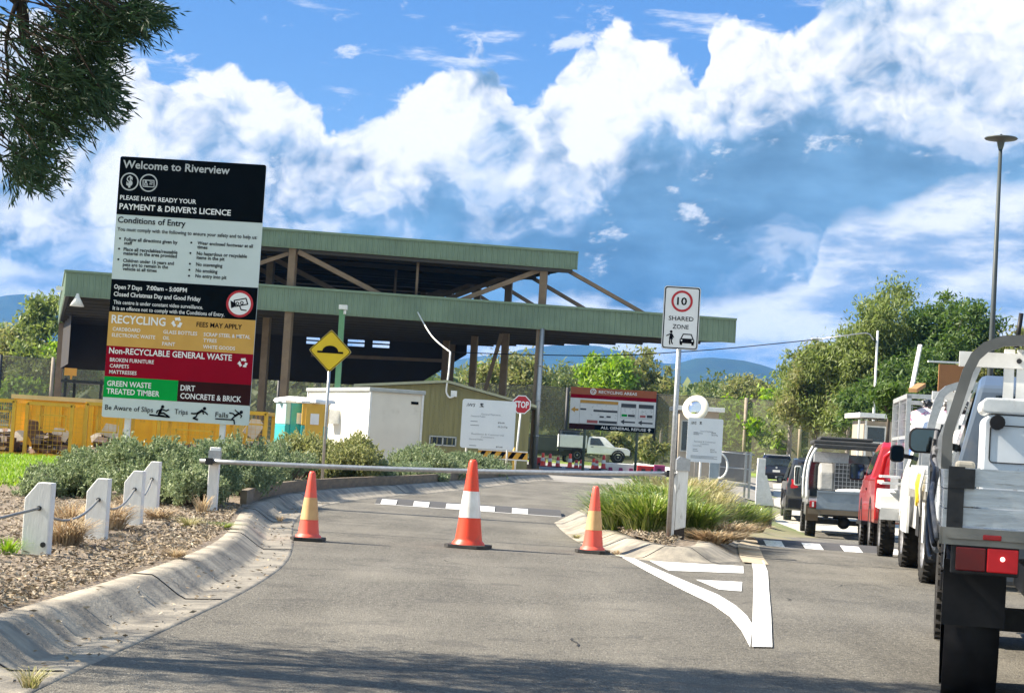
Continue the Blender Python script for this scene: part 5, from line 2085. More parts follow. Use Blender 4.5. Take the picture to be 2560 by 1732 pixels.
def wheel(root, x, y, r=0.37, w=0.24, lugs=True):
    m = MB()
    s_ = 1 if x > 0 else -1
    n = 36
    m.lathe([(r * .60, -w / 2 * .9), (r * .90, -w / 2), (r * .97, -w / 2 * .86), (r, -w / 2 * .6), (r, w / 2 * .6), (r * .97, w / 2 * .86), (r * .90, w / 2), (r * .60, w / 2 * .9)], (0, 0, 0), n, "x")
    if lugs:
        for k in range(30):
            a = 2 * PI * k / 30
            for sx in (-1, 1):
                m.box((sx * w * .34, r * 1.004 * math.cos(a + .1 * sx), r * 1.004 * math.sin(a + .1 * sx)), (w * .30, .042, .03), rot=Matrix.Rotation(a + .1 * sx - PI / 2, 3, "X"))
    o = m.build("wheel", rubber, root, loc=(x, y, r))
    m = MB()
    m.lathe([(0, .30 * w * s_), (r * .16, .30 * w * s_), (r * .2, .22 * w * s_), (r * .48, .12 * w * s_), (r * .56, .30 * w * s_), (r * .61, .46 * w * s_), (r * .62, -.4 * w * s_)], (0, 0, 0), 20, "x")
    m.build("rim", rim_mat, o)
    return o


def shell(outline, w, belt, inset, top):
    """body with tumblehome: side outline [(y, z)] carried across the width, narrowed above the belt line"""
    m = MB()
    hw_ = lambda z: w / 2 - inset * max(0.0, (z - belt) / (top - belt))
    n = len(outline)
    vs = [(-hw_(z), y, z) for y, z in outline] + [(hw_(z), y, z) for y, z in outline]
    fs = [tuple(range(n)), tuple(reversed(range(n, 2 * n)))] + [(i, n + i, n + (i + 1) % n, (i + 1) % n) for i in range(n)]
    return m.add(vs, fs), hw_


def glass_side(root, pts, hw_, name="side_window"):
    for s_ in (-1, 1):
        m = MB()
        m.poly([(s_ * (hw_(z) + .006), y, z) for y, z in (pts if s_ < 0 else pts[::-1])])
        m.build(name, glass_dark, root)


def arch(root, x, y, r, w=.1):
    m = MB()
    for k in range(12):
        a0, a1 = PI * k / 12, PI * (k + 1) / 12
        m.bar((x, y + (r + .07) * math.cos(a0), r + (r + .07) * math.sin(a0)), (x, y + (r + .07) * math.cos(a1), r + (r + .07) * math.sin(a1)), .05, w)
    m.lathe([(0, 0), (r + .07, 0)], (x - (.05 if x < 0 else -.05) * -1 * .6, y, r), 20, "x")
    m.build("wheel_arch", black_plastic, root)


def mirror(root, x, y, z, w=.22, h=.17, shellm=black_plastic):
    s_ = -1 if x < 0 else 1
    m = MB()
    pts = rrect(-w / 2, -h / 2, w / 2, h / 2, .05)
    m.prism([(px, 0, pz) for px, pz in pts], (0, .10, 0))
    m.bar((-s_ * w * .3, .05, -.02), (-s_ * (w * .5 + .14), .07, -.04), .05, .05)
    o = m.build("mirror", shellm, root, loc=(x, y, z), bevel=.012)
    m = MB()
    m.poly([(px * .88, -.004, pz * .86) for px, pz in pts])
    m.build("mirror_glass", pm("mirror glass", (0.10, 0.13, 0.14), None, 4, 0.03, 1.0), o)


def cab(root, paint, y0, wb, w=1.70, top=1.78, belt=1.16, dual=False, hood=1.07, clear=.5):
    ln = 1.55 if dual else 0.62
    yb = y0
    out = [(yb, clear), (yb, belt), (yb + .10, top - .08), (yb + .28, top), (yb + ln + .42, top), (yb + ln + .58, top - .05), (yb + ln + 1.18, belt + .02), (yb + ln + 1.25, belt - .04),
           (wb + .55, hood), (wb + .72, hood - .08), (wb + .80, clear + .28), (wb + .78, clear)]
    m, hw_ = shell(out, w, belt, .16, top)
    b_ = m.build("body", paint, root, bevel=.035)
    m = MB()
    z0, z1 = belt + .05, top - .13
    m.poly([(-hw_(z0) + .14, yb + .012 - .02, z0), (hw_(z0) - .14, yb - .008, z0), (hw_(z1) - .12, yb + .075, z1), (-hw_(z1) + .12, yb + .075, z1)])
    m.build("rear_window", glass_dark, root)
    ys = [(yb + .18, yb + .72)] if not dual else [(yb + .14, yb + .84), (yb + .92, yb + 1.62)]
    for i, (a, b) in enumerate(ys):
        last = i == len(ys) - 1
        glass_side(root, [(a, z0 - .02), (b + (.42 if last else 0), z0 - .02), (b + (.08 if last else 0), z1 + .03), (a + .03, z1 + .03)], hw_)
    for s_ in (-1, 1):
        m = MB()
        m.bar((s_ * (w / 2 + .012), ys[-1][0] + .08, belt - .1), (s_ * (w / 2 + .012), ys[-1][0] + .24, belt - .1), .02, .035)
        m.build("door_handle", black_plastic, root)
        m = MB()
        m.box((s_ * (w / 2 - .2), wb + .79, hood - .18), (.34, .05, .16))
        m.build("headlight", chrome, root)
    m = MB()
    m.poly([(hw_(z0) - .08, yb + ln + 1.17, z0), (-hw_(z0) + .08, yb + ln + 1.17, z0), (-hw_(z1) + .06, yb + ln + .68, z1 + .04), (hw_(z1) - .06, yb + ln + .68, z1 + .04)])
    wsn = m.build("windscreen", glass_dark, root)
    wsn.location = (0, .03, .03)
    m = MB()
    m.box((0, wb + .84, clear + .1), (w * .98, .12, .26))
    m.build("front_bumper", black_plastic, root, bevel=.03)
    return hw_


def chassis(root, y0, y1):
    m = MB()
    for x in (-.42, .42):
        m.box((x, (y0 + y1) / 2, .60), (.09, y1 - y0, .16))
    m.box((0, 0, .40), (1.3, .12, .12))
    m.ball((.05, 0, .40), (.16, .18, .16))
    for y in (-.5, .5):
        m.box((0, y, .60), (.9, .08, .12))
    m.build("chassis", dark_steel, root)


def vehicle(name, label, cat, x, y, rz, group=None, pitch=0.0):
    t = thing(name, label, cat, (x, y, gz(x, y)), rz, group)
    t.rotation_euler.x = pitch
    return t


QG = "vehicles queuing for the weighbridge"


def hoop_rack(root, y, xo, zt, z0, mt, r=.05):
    """sloping side plates, crossbeam, window guard posts and a bent hoop behind the cab"""
    m = MB()
    pts = [(-xo, y - .12, z0 - .40), (-xo, y - .12, z0 + .05), (-xo + .01, y - .12, z0 + .11), (-xo + .10, y - .12, zt - .20), (-xo + .14, y - .12, zt - .11), (-xo + .20, y - .12, zt - .05), (-xo + .30, y - .12, zt - .01), (-xo + .42, y - .12, zt)]
    pts = pts + [(-p[0], p[1], p[2]) for p in reversed(pts)]
    m.tube(pts, r * 1.3, 4, smooth=False, turn=PI / 4)
    m.build("hoop", mt, root)
    for s_ in (-1, 1):
        m = MB()
        m.prism([(s_ * (xo + .06), y, z0 + .02), (s_ * (xo + .06), y, z0 - .42), (s_ * (xo + .0), y, z0 - .42), (s_ * (xo - .01), y, z0), (s_ * (xo - .21), y, zt - .09), (s_ * (xo - .13), y, zt - .09)], (0, .05, 0))
        m.build("rack_side", alu, root)
        m = MB()
        for dx in (0, .075):
            m.box((s_ * (.48 + dx), y + .02, (zt + z0) / 2 - .1), (.06, .05, zt - z0 + .1))
        m.build("window_guard", white_paint, root)
    m = MB()
    m.box((0, y + .01, zt - .12), ((xo - .05) * 2, .06, .09))
    for x in (-.5, -.22, .22, .5):
        m.cyl((x, y - .03, zt - .12), (x, y - .015, zt - .12), .016, 8, mi=1)
    m.build("crossbeam", [white_paint, dark_steel], root)


def tray(root, y0, y1, hw0, z0, z1, mt=alu_panel):
    m = MB()
    m.box((0, (y0 + y1) / 2, z0 - .02), (2 * hw0, y1 - y0, .06))
    m.build("tray_deck", alu, root)
    m = MB()
    m.box((0, y0 - .01, z0 - .035), (2 * hw0 + .02, .05, .085))
    m.box((0, y0 - .036, z0 - .035), (2 * hw0 - .03, .02, .022))
    for s_ in (-1, 1):
        m.box((s_ * hw0, (y0 + y1) / 2, z0 - .035), (.05, y1 - y0, .085))
    m.build("coaming_rail", pm("dusty steel rail", (0.27, 0.26, 0.23), (0.20, 0.19, 0.17), 6, 0.6, 0.3), root)
    h = z1 - z0
    for s_ in (-1, 1):
        m = MB()
        for k in range(3):
            m.box((s_ * hw0, (y0 + y1) / 2, z0 + h * (k + .5) / 3), (.03 - .004 * (k % 2), y1 - y0 - .02, h / 3 - .006))
        m.build("side_board", mt, root)
    m = MB()
    for k in range(3):
        m.box((0, y0 + .015, z0 + .012 + h * (k + .5) / 3), (2 * hw0 - .16, .032 - .004 * (k % 2), h / 3 - .008))
    m.build("tailgate", mt, root)
    for s_ in (-1, 1):
        m = MB()
        m.box((s_ * (hw0 - .045), y0 - .008, z0 + h * .52), (.08, .03, h * 1.05))
        m.box((s_ * (hw0 - .07), y0 - .012, z1 - .045), (.13, .03, .10))
        for dx, dz in ((.05, .0), (.11, .0)):
            m.cyl((s_ * (hw0 - dx), y0 - .035, z1 - .045), (s_ * (hw0 - dx), y0 - .02, z1 - .045), .010, 6)
        m.cyl((s_ * (hw0 - .05), y0 - .035, z0 + .05), (s_ * (hw0 - .05), y0 - .02, z0 + .05), .012, 6)
        m.build("corner_bracket", dark_steel, root)


# --- A: nearest ute, aluminium tray, at the right edge
A = vehicle("tray_ute", "nearest ute with aluminium tray, bent hoop rack and white toolbox", "ute", 3.33, 9.75, R(-12.5), QG)
ute_blue = car_paint("slate blue paint", (0.085, 0.115, 0.16))
cab(A, ute_blue, 1.22, 2.95, w=1.72, top=1.80)
chassis(A, -.85, 2.9)
tray(A, -.86, 1.12, .93, .90, 1.20)
for x in (-.76, .76):
    wheel(A, x, 0, .375, .24)
    wheel(A, x, 2.95, .375, .255)
    m = MB()
    m.box((x * 1.0, -.50, .56), (.32, .015, .34))
    m.build("mudflap", black_plastic, A)
    s_ = -1 if x < 0 else 1
    m = MB()
    m.lathe([(.42, -.14), (.46, -.14), (.46, .14), (.42, .14)], (x, 0, .375), 24, "x")
    m.build("mudguard", black_plastic, A)
    arch(A, s_ * .845, 2.95, .375)
    m = MB()
    m.box((s_ * .73, -.84, .755), (.33, .07, .155))
    hsg = m.build("tail_lamp_housing", dark_steel, A, bevel=.008)
    m = MB()
    m.box((s_ * .80, -.885, .755), (.145, .03, .118))
    m.build("lamp_lens", pm("dark red lens", (0.16, 0.006, 0.008), None, 5, 0.2), hsg, bevel=.006)
    m = MB()
    m.box((s_ * .645, -.886, .755), (.15, .03, .118))
    lit = m.build("brake_lens", emat("lit brake lens", (0.45, 0.004, 0.008), 0.08), hsg, bevel=.006)
    m = MB()
    m.ball((s_ * .645, -.902, .765), .012, 8, 6)
    m.build("bulb", emat("lamp bulb", (1.0, 0.6, 0.55), 0.9), lit)
    m = MB()
    m.box((s_ * .70, -.905, .868), (.09, .012, .026))
    m.build("marker_lamp", red_lens, A, bevel=.005)
    mirror(A, s_ * 1.01, 2.30, 1.38, .23, .17)
hoop_rack(A, 1.02, .90, 1.99, 1.34, pm("dull grey hoop", (0.10, 0.105, 0.105), (0.07, 0.075, 0.075), 5, 0.6, 0.1), .034)
m = MB()
m.prism([(x, .30, z) for x, z in rrect(-.72, .93, .66, 1.52, .05)], (0, .55, 0))
tb_ = m.build("toolbox", pm("white toolbox", (0.66, 0.70, 0.74), (0.58, 0.62, 0.66), 3, 0.4, c3=(0.36, 0.36, 0.36), scale3=9, lo3=0.66, hi3=0.72), A, bevel=.015)
m = MB()
m.prism([(x, .285, z) for x, z in rrect(-.735, 1.525, .675, 1.615, .04)], (0, .58, 0))
m.build("lid", white_paint, tb_, bevel=.012)
m = MB()
m.cyl((-.645, .22, 1.475), (-.645, .30, 1.475), .042, 14)
m.build("round_catch", black_plastic, tb_)
m = MB()
o1 = rrect(-.68, 1.25, -.46, 1.46, .02)
o2 = rrect(-.675, 1.255, -.465, 1.455, .018)
for i in range(len(o1)):
    j = (i + 1) % len(o1)
    m.bar((o1[i][0], .297, o1[i][1]), (o1[j][0], .297, o1[j][1]), .008, .006)
m.build("hatch_seam", dark_steel, tb_)
m = MB()
m.box((-.80, .62, 1.08), (.11, .2, .34))
m.build("jerry_can", pm("dull olive grey can", (0.22, 0.21, 0.18), None, 5, 0.6), A, bevel=.02)
m = MB()
m.lathe([(.0, .17), (.12, .16), (.22, .12), (.27, .04), (.27, 0)], (-.22, -.25, 1.12), 18)
coil = m.build("brown_mat", pm("brown coir", (0.13, 0.075, 0.04), (0.08, 0.045, 0.025), 30, 0.95, bump=.6), loc=None)
tag(coil, "rolled brown coir mat lying in the nearest ute's tray", "mat")
coil.location = A.matrix_basis @ Vector((0, 0, 0)) * 1.0
coil.rotation_euler = A.rotation_euler
m = MB()
for q in range(3):
    m.tube([((.33 - .02 * q) * math.cos(a), .06 * q - .05, (.24 - .02 * q) * math.sin(a)) for a in [PI * k / 16 for k in range(17)]], .006, 5)
for k in range(14):
    a, b = PI * k / 14, PI * (k + .5) / 14
    m.bar((.33 * math.cos(a), -.05, .24 * math.sin(a)), (.29 * math.cos(b), .07, .20 * math.sin(b)), .006, .006)
wc = m.build("wire_coil", dark_steel)
tag(wc, "loose coil of dark wire standing over the brown mat", "wire coil")
wc.matrix_world = Matrix.Translation(A.location) @ Matrix.Rotation(R(-12.5), 4, "Z") @ Matrix.Translation((-.20, -.35, 1.13))
rng = random.Random(6)
for q in range(4):
    m = MB()
    x = -.965 - .012 * (q % 2)
    pts = [(x, 1.0 - .1 * q, 1.42 - .05 * q), (x - .01, .8, 1.28 - .03 * q), (x, .35 - .1 * q, 1.18), (x - .03, -.25, 1.08 - .06 * q), (x - .02, -.62, .96 - .07 * q), (x, -.80, .84 - .03 * q)]
    m.tube(smooth_path([Vector(p) for p in pts]), .013, 6)
    m.build("hose", black_plastic if q % 2 else pm("grey hose", (0.12, 0.12, 0.125), None, 6, 0.6), A)
m = MB()
for s_ in (-1, 1):
    m.tube([(s_ * .47, -.80, .62), (s_ * .46, -.83, .50), (s_ * .44, -.78, .42), (s_ * .40, -.5, .40)], .018, 6)
m.build("shackle", pm("rusty pale steel", (0.30, 0.27, 0.22), (0.16, 0.12, 0.09), 12, 0.7), A)
m = MB()
m.box((0, -.70, .40), (.75, .1, .09))
m.box((0, -.86, .46), (.10, .22, .08))
m.build("tow_bar", black_plastic, A)
m = MB()
m.cyl((.55, 1.4, 1.8), (.55, 1.4, 2.3), .012, 6)
m.cyl((-.52, 1.0, 1.95), (-.50, 1.0, 2.16), .016, 6)
m.build("aerial", black_plastic, A)

# --- B: white tray ute behind the hoop rack of A
B = vehicle("tray_ute", "white tray ute with yellow straps hanging beside its white mudguard", "ute", 5.28, 18.8, R(-8), QG)
wht = car_paint("white paint", (0.76, 0.76, 0.74))
cab(B, wht, 1.25, 2.75, w=1.72, top=1.82)
chassis(B, -.85, 2.8)
tray(B, -.9, 1.15, .92, .95, 1.22)
hoop_rack(B, 1.05, .80, 2.12, 1.38, galv, .045)
for x in (-.76, .76):
    s_ = -1 if x < 0 else 1
    wheel(B, x, 0, .38, .25)
    wheel(B, x, 2.75, .38, .25)
    m = MB()
    m.prism([(s_ * .90, -.30, .42), (s_ * .90, -.16, .42), (s_ * .90, -.05, .92), (s_ * .90, -.42, .92)], (-s_ * .04, 0, 0))
    m.box((s_ * .76, .0, .86), (.28, .85, .03))
    m.build("mudguard", white_paint, B)
    m = MB()
    m.box((x, -.50, .42), (.26, .02, .36))
    m.build("mudflap", black_plastic, B)
    m = MB()
    m.prism([(s_ * .93, 1.5, .45), (s_ * .93, 2.35, .45), (s_ * .93, 2.35, 1.02), (s_ * .93, 1.5, 1.10)], (-s_ * .03, 0, 0))
    m.build("side_panel", white_paint, B)
    mirror(B, s_ * 1.02, 2.10, 1.34, .16, .20)
    m = MB()
    m.box((s_ * .72, -.88, .80), (.30, .06, .12))
    m.build("tail_lamp", red_lens, B)
    m = MB()
    m.box((s_ * .86, .55, .62), (.06, .36, .32))
    m.build("side_box", dark_steel, B)
strap = pm("yellow strap", (0.72, 0.50, 0.02), (0.62, 0.42, 0.02), 6, 0.6)
m = MB()
rng = random.Random(11)
for k in range(7):
    y = -.55 + .07 * k
    z = 1.12
    m.tube([(-.955, y, z), (-.975, y + rng.uniform(-.05, .05), z - .10), (-.965, y + rng.uniform(-.06, .06), z - .2 - rng.uniform(0, .12)), (-.97, y + .05, z - .08)], .016, 5)
m.build("strap_bundle", strap, B)
m = MB()
for k in range(5):
    m.tube([(-.95, -.75 + .05 * k, 1.18), (-.98, -.7 + .03 * k, .98), (-.96, -.6, .86 - .04 * k), (-.955, -.3, .84)], .012, 5)
m.build("hose", pm("pale hose", (0.40, 0.40, 0.38), None, 5, 0.6), B)
m = MB()
m.ball((0, 0, .22), (.42, .38, .30), 14, 10)
o = m.build("white_sack", pm("white sack", (0.72, 0.71, 0.68), (0.6, 0.59, 0.56), 5, 0.8, bump=.5))
o.matrix_world = Matrix.Translation(B.location) @ Matrix.Rotation(R(-8), 4, "Z") @ Matrix.Translation((-.28, .55, 1.15))
tag(o, "bulging white sack in the white ute's tray", "sack")

# --- C: caged trailer full of rubbish
C_ = vehicle("cage_trailer", "galvanised cage trailer heaped with bags behind the red ute", "trailer", 6.24, 25.1, R(-8), QG)
m = MB()
m.box((0, 0, .62), (1.5, 2.5, .06))
for s_ in (-1, 1):
    m.box((s_ * .75, 0, .86), (.03, 2.5, .46))
m.box((0, 1.25, .86), (1.5, .03, .46))
m.box((0, -1.25, .86), (1.5, .03, .46))
m.build("box", galv, C_)
m = MB()
zc_ = 2.20
for x in (-.75, .75):
    for y in (-1.25, 0, 1.25):
        m.box((x, y, (1.08 + zc_) / 2), (.06, .06, zc_ - 1.08))
    m.box((x, 0, zc_), (.06, 2.56, .06))
    m.box((x, 0, 1.65), (.04, 2.5, .04))
for y in (-1.25, 1.25):
    m.box((0, y, zc_), (1.56, .06, .06))
m.build("cage_frame", pm("pale galvanised cage", (0.56, 0.57, 0.57), (0.45, 0.46, 0.46), 10, 0.45, 0.5), C_)
m = MB()
for s_ in (-1, 1):
    for k in range(1, 20):
        m.bar((s_ * .75, -1.25 + k * .125, 1.1), (s_ * .75, -1.25 + k * .125, zc_), .006, .006)
    for k in range(1, 10):
        m.bar((s_ * .75, -1.25, 1.1 + k * .115), (s_ * .75, 1.25, 1.1 + k * .115), .006, .006)
for y in (1.25,):
    for k in range(1, 12):
        m.bar((-.75 + k * .125, y, 1.1), (-.75 + k * .125, y, zc_), .008, .008)
    for k in range(1, 10):
        m.bar((-.75, y, 1.1 + k * .115), (.75, y, 1.1 + k * .115), .008, .008)
m.build("cage_mesh", galv, C_)
for x in (-.88, .88):
    s_ = -1 if x < 0 else 1
    wheel(C_, x, 0, .33, .20)
    m = MB()
    m.prism([(x - .13, -.50, .66), (x - .13, .50, .66), (x - .13, .42, .86), (x - .13, .30, .93), (x - .13, -.30, .93), (x - .13, -.44, .84)], (.26, 0, 0))
    m.box((x, -.52, .60), (.26, .02, .16))
    m.build("mudguard", white_paint, C_)
    m = MB()
    for k in range(2):
        m.box((s_ * .90, -.62 + .12 * k, 1.02 + .09 * k), (.26, .5, .03))
    m.build("step_rail", white_paint, C_)
    m = MB()
    m.box((s_ * .62, -1.28, .70), (.2, .05, .1))
    m.build("tail_lamp", red_lens, C_)
m = MB()
for s_ in (-1, 1):
    m.bar((s_ * .7, 1.2, .58), (0, 2.6, .52), .06, .09)
m.build("drawbar", galv, C_)
CM = Matrix.Translation(C_.location) @ Matrix.Rotation(R(-8), 4, "Z")


def lump(name, label, cat, c, r, mt, seed, group=None, squash=.25):
    rg = np.random.default_rng(seed)
    m = MB()
    m.ball((0, 0, 0), r, 18, 12)
    ph = rg.uniform(0, 6, 6)
    m.v = [(x * (1 + squash * .5 * math.sin(7 * z / r[2] + ph[0] + 3 * x / r[0])), y * (1 + squash * .5 * math.sin(5 * x / r[0] + ph[1])), z * (1 + squash * math.sin(4 * x / r[0] + ph[2]) * math.cos(3 * y / r[1] + ph[3]))) for x, y, z in m.v]
    o = m.build(name, mt)
    o.matrix_world = CM @ Matrix.Translation(c)
    tag(o, label, cat, group)
    return o


lump("rubbish_bag", "crumpled bright blue tarp bundle in the cage trailer", "tarp", (-.28, -.80, 1.36), (.46, .42, .34), pm("blue tarp", (0.03, 0.13, 0.62), (0.02, 0.09, 0.45), 4, 0.5, bump=.6), 1)
lump("rubbish_bag", "white bag printed with pink on top of the blue tarp", "bag", (-.30, -.80, 1.84), (.42, .40, .26), pm("pink and white bag", (0.78, 0.70, 0.72), (0.74, 0.66, 0.70), 2, 0.5, c3=(0.62, 0.13, 0.28), scale3=5, lo3=0.56, hi3=0.60), 2)
lump("rubbish_bag", "black and white patterned bag at the top of the trailer load", "bag", (-.05, -.70, 2.10), (.52, .36, .16), pm("patterned bag", (0.02, 0.02, 0.022), (0.03, 0.03, 0.03), 3, 0.5, c3=(0.7, 0.68, 0.64), scale3=12, lo3=0.54, hi3=0.57), 3)
lump("rubbish_bag", "pale sacks filling the front of the cage trailer", "bag", (.05, .45, 1.42), (.66, .75, .55), pm("pale sacks", (0.62, 0.60, 0.56), (0.34, 0.33, 0.30), 4, 0.7, bump=.6), 4)


def load_bar(name, label, cat, a, b, w, h, mt):
    m = MB()
    m.bar(a, b, w, h)
    tag(m.build(name, mt), label, cat)


load_bar("pole", "white pole sticking up out of the trailer load", "pole", at(2279, 972, 25.5), at(2301, 862, 25.6), .055, .03, white_paint)
load_bar("plank", "short brown plank lying over the trailer's cage top", "plank", at(2282, 976, 24.3), at(2304, 962, 24.6), .12, .05, pm("brown plank", (0.40, 0.22, 0.09), None, 5, 0.7))
load_bar("curtain_rod", "thin white rod lying level above the brown panel", "rod", at(2320, 903, 25.0), at(2430, 908, 25.2), .025, .025, white_paint)
a, b = at(2345, 978, 25.3), at(2425, 914, 25.3)
m = MB()
m.prism([(a.x, 25.3, a.z), (b.x, 25.3, a.z), (b.x, 25.3, b.z), (a.x, 25.3, b.z)], (0, .03, 0))
tag(m.build("brown_sheet", pm("brown panel", (0.32, 0.14, 0.05), (0.27, 0.115, 0.04), 2, 0.6)), "upright brown panel standing in the trailer load", "panel")

# --- D: red dual-cab ute
Dd = vehicle("dual_cab_ute", "red dual-cab ute towing the cage trailer", "ute", 6.98, 29.7, R(-8.5), QG, pitch=R(-1.6))
redp = car_paint("red paint", (0.42, 0.012, 0.016), False)
out = [(-1.22, .50), (-1.27, .72), (-1.25, 1.16), (.28, 1.20), (.30, 1.22), (.46, 1.72), (.66, 1.82), (1.9, 1.82), (2.15, 1.76), (2.78, 1.22), (2.9, 1.16), (3.75, 1.06), (3.95, .95), (4.02, .52), (3.9, .45), (-1.1, .45)]
m, hw_ = shell(out, 1.84, 1.2, .20, 1.82)
m.build("body", redp, Dd, bevel=.05)
glass_side(Dd, [(.52, 1.26), (1.22, 1.26), (1.22, 1.68), (.66, 1.68)], hw_)
glass_side(Dd, [(1.30, 1.26), (2.55, 1.26), (2.1, 1.68), (1.30, 1.68)], hw_)
m = MB()
m.poly([(-.62, .30, 1.30), (.62, .30, 1.30), (.55, .44, 1.70), (-.55, .44, 1.70)])
m.build("rear_window", glass_dark, Dd)
for s_ in (-1, 1):
    m = MB()
    m.box((s_ * .845, -1.245, .98), (.16, .08, .42))
    L_ = m.build("tail_lamp", red_lens, Dd, bevel=.02)
    m = MB()
    m.box((s_ * .845, -1.292, 1.11), (.10, .01, .05))
    m.build("lamp_strip", emat("lit lamp strip", (0.9, 0.25, 0.2), 1.2), L_)
    m = MB()
    for z in (.88, .96):
        m.box((s_ * .845, -1.292, z), (.11, .01, .06))
    m.build("clear_lens", chrome, L_)
    for y in (0, 3.1):
        wheel(Dd, s_ * .80, y, .385, .255)
        arch(Dd, s_ * .90, y, .385)
    mirror(Dd, s_ * 1.06, 2.28, 1.33, .26, .30)
    m = MB()
    m.box((s_ * .93, 1.35, 1.02), (.02, .2, .035))
    m.build("door_handle", black_plastic, Dd)
    m = MB()
    m.box((s_ * .96, 1.5, .44), (.14, 1.9, .06))
    m.build("side_step", black_plastic, Dd)
m = MB()
m.tube([(-.75, .3, 1.2), (-.7, .15, 1.55), (-.6, .1, 1.66), (.6, .1, 1.66), (.7, .15, 1.55), (.75, .3, 1.2)], .04, 8)
m.build("sports_bar", redp, Dd)
m = MB()
m.box((0, -1.30, .58), (1.7, .14, .2))
m.build("rear_bumper", chrome, Dd, bevel=.03)

# --- E: tray ute with tall canopy frame
E = vehicle("canopy_ute", "dusty grey tray ute with flat black rack on tall white hoops", "ute", 8.42, 44.8, R(-7), QG, pitch=R(-.5))
greyp = car_paint("pale grey paint", (0.26, 0.265, 0.26))
cab(E, greyp, 1.3, 2.95, w=1.66, top=1.86, belt=1.22)
chassis(E, -.9, 2.9)
m = MB()
m.box((0, .1, .93), (1.76, 2.2, .08))
m.build("tray_deck", alu, E)
tgm = pm("grey blue steel", (0.28, 0.33, 0.38), (0.22, 0.26, 0.30), 3, 0.45, 0.3)
m = MB()
m.box((.07, -1.0, .94), (1.50, .04, .46))
m.box((.07, -1.03, 1.15), (1.5, .03, .05))
m.box((.07, -1.03, .82), (1.3, .02, .16))
m.prism([(-.02, -1.035, .88), (.16, -1.035, .88), (.07, -1.035, 1.0)], (0, .02, 0))
m.build("tailgate", tgm, E)
m = MB()
m.box((0, -1.03, .66), (1.76, .08, .12))
m.build("rear_beam", pm("brown dusty steel", (0.16, 0.125, 0.085), None, 4, 0.8), E)
for s_ in (-1, 1):
    m = MB()
    m.box((s_ * .88, .1, 1.02), (.03, 2.2, .30))
    m.build("side_board", greyp, E)
    m = MB()
    m.box((s_ * .77, -1.04, .83), (.15, .06, .16))
    L_ = m.build("tail_lamp", red_lens, E, bevel=.01)
    m = MB()
    m.box((s_ * .77, -1.075, .83), (.045, .01, .12))
    m.build("clear_lens", white_paint, L_)
    m = MB()
    m.tube(smooth_path([Vector(p) for p in [(s_ * .92, -.95, .95), (s_ * .93, -.9, 1.5), (s_ * .86, -.75, 1.95), (s_ * .66, -.55, 2.32), (s_ * .60, -.4, 2.38)]]), .035, 8)
    m.build("hoop", white_paint, E)
    m = MB()
    m.tube(smooth_path([Vector(p) for p in [(s_ * .92, 1.1, .95), (s_ * .93, 1.1, 1.5), (s_ * .86, 1.1, 1.95), (s_ * .70, 1.1, 2.32), (s_ * .60, 1.1, 2.38)]]), .035, 8)
    m.build("hoop", white_paint, E)
    for y in (0, 2.95):
        wheel(E, s_ * .76, y, .40, .24)
    m = MB()
    m.box((s_ * .76, -.55, .60), (.30, .03, .36))
    m.build("mudflap", pm("brown mudflap", (0.12, 0.09, 0.06), None, 4, 0.9), E)
    mirror(E, s_ * 1.04, 2.3, 1.50, .17, .52, white_paint)
m = MB()
m.box((0, .3, 2.36), (1.62, 1.9, .10))
m.box((0, -.62, 2.26), (1.6, .08, .12))
m.box((0, .3, 2.46), (1.3, 1.6, .08))
m.build("roof_rack", pm("black canvas", (0.03, 0.032, 0.034), (0.05, 0.05, 0.05), 5, 0.7, bump=.4), E, bevel=.03)
m = MB()
m.box((0, .95, 1.55), (1.62, .04, 1.1))
m.build("headboard", glass_dark, E)
m = MB()
m.prism([(-.62, -.7, 1.18), (-.62, .3, 1.18), (-.62, .3, 1.80), (-.62, -.2, 1.86), (-.62, -.6, 1.62)], (.35, 0, 0))
tag(m.build("grey_cover", pm("grey cover", (0.30, 0.30, 0.29), None, 5, 0.8, bump=.5), E, bevel=.05))
m = MB()
m.box((.22, -.35, 1.52), (1.0, .7, .70))
m.build("dog_cage", pm("dark cage", (0.045, 0.047, 0.05), None, 6, 0.6), E, bevel=.02)
m = MB()
for k in range(11):
    m.box((-.26 + k * .096, -.715, 1.52), (.012, .012, .66))
for k in range(7):
    m.box((.22, -.715, 1.22 + k * .1), (.98, .012, .012))
m.build("cage_mesh", galv, E)
m = MB()
m.box((-.30, .6, 2.0), (.85, .45, .26))
m.build("checker_box", alu, E, bevel=.01)
m = MB()
m.ball((.25, -.86, 1.19), (.5, .12, .07), 12, 6)
m.build("white_bundle", white_paint, E)

# --- G: dark wagon ahead of E, F: dark blue SUV on the weighbridge


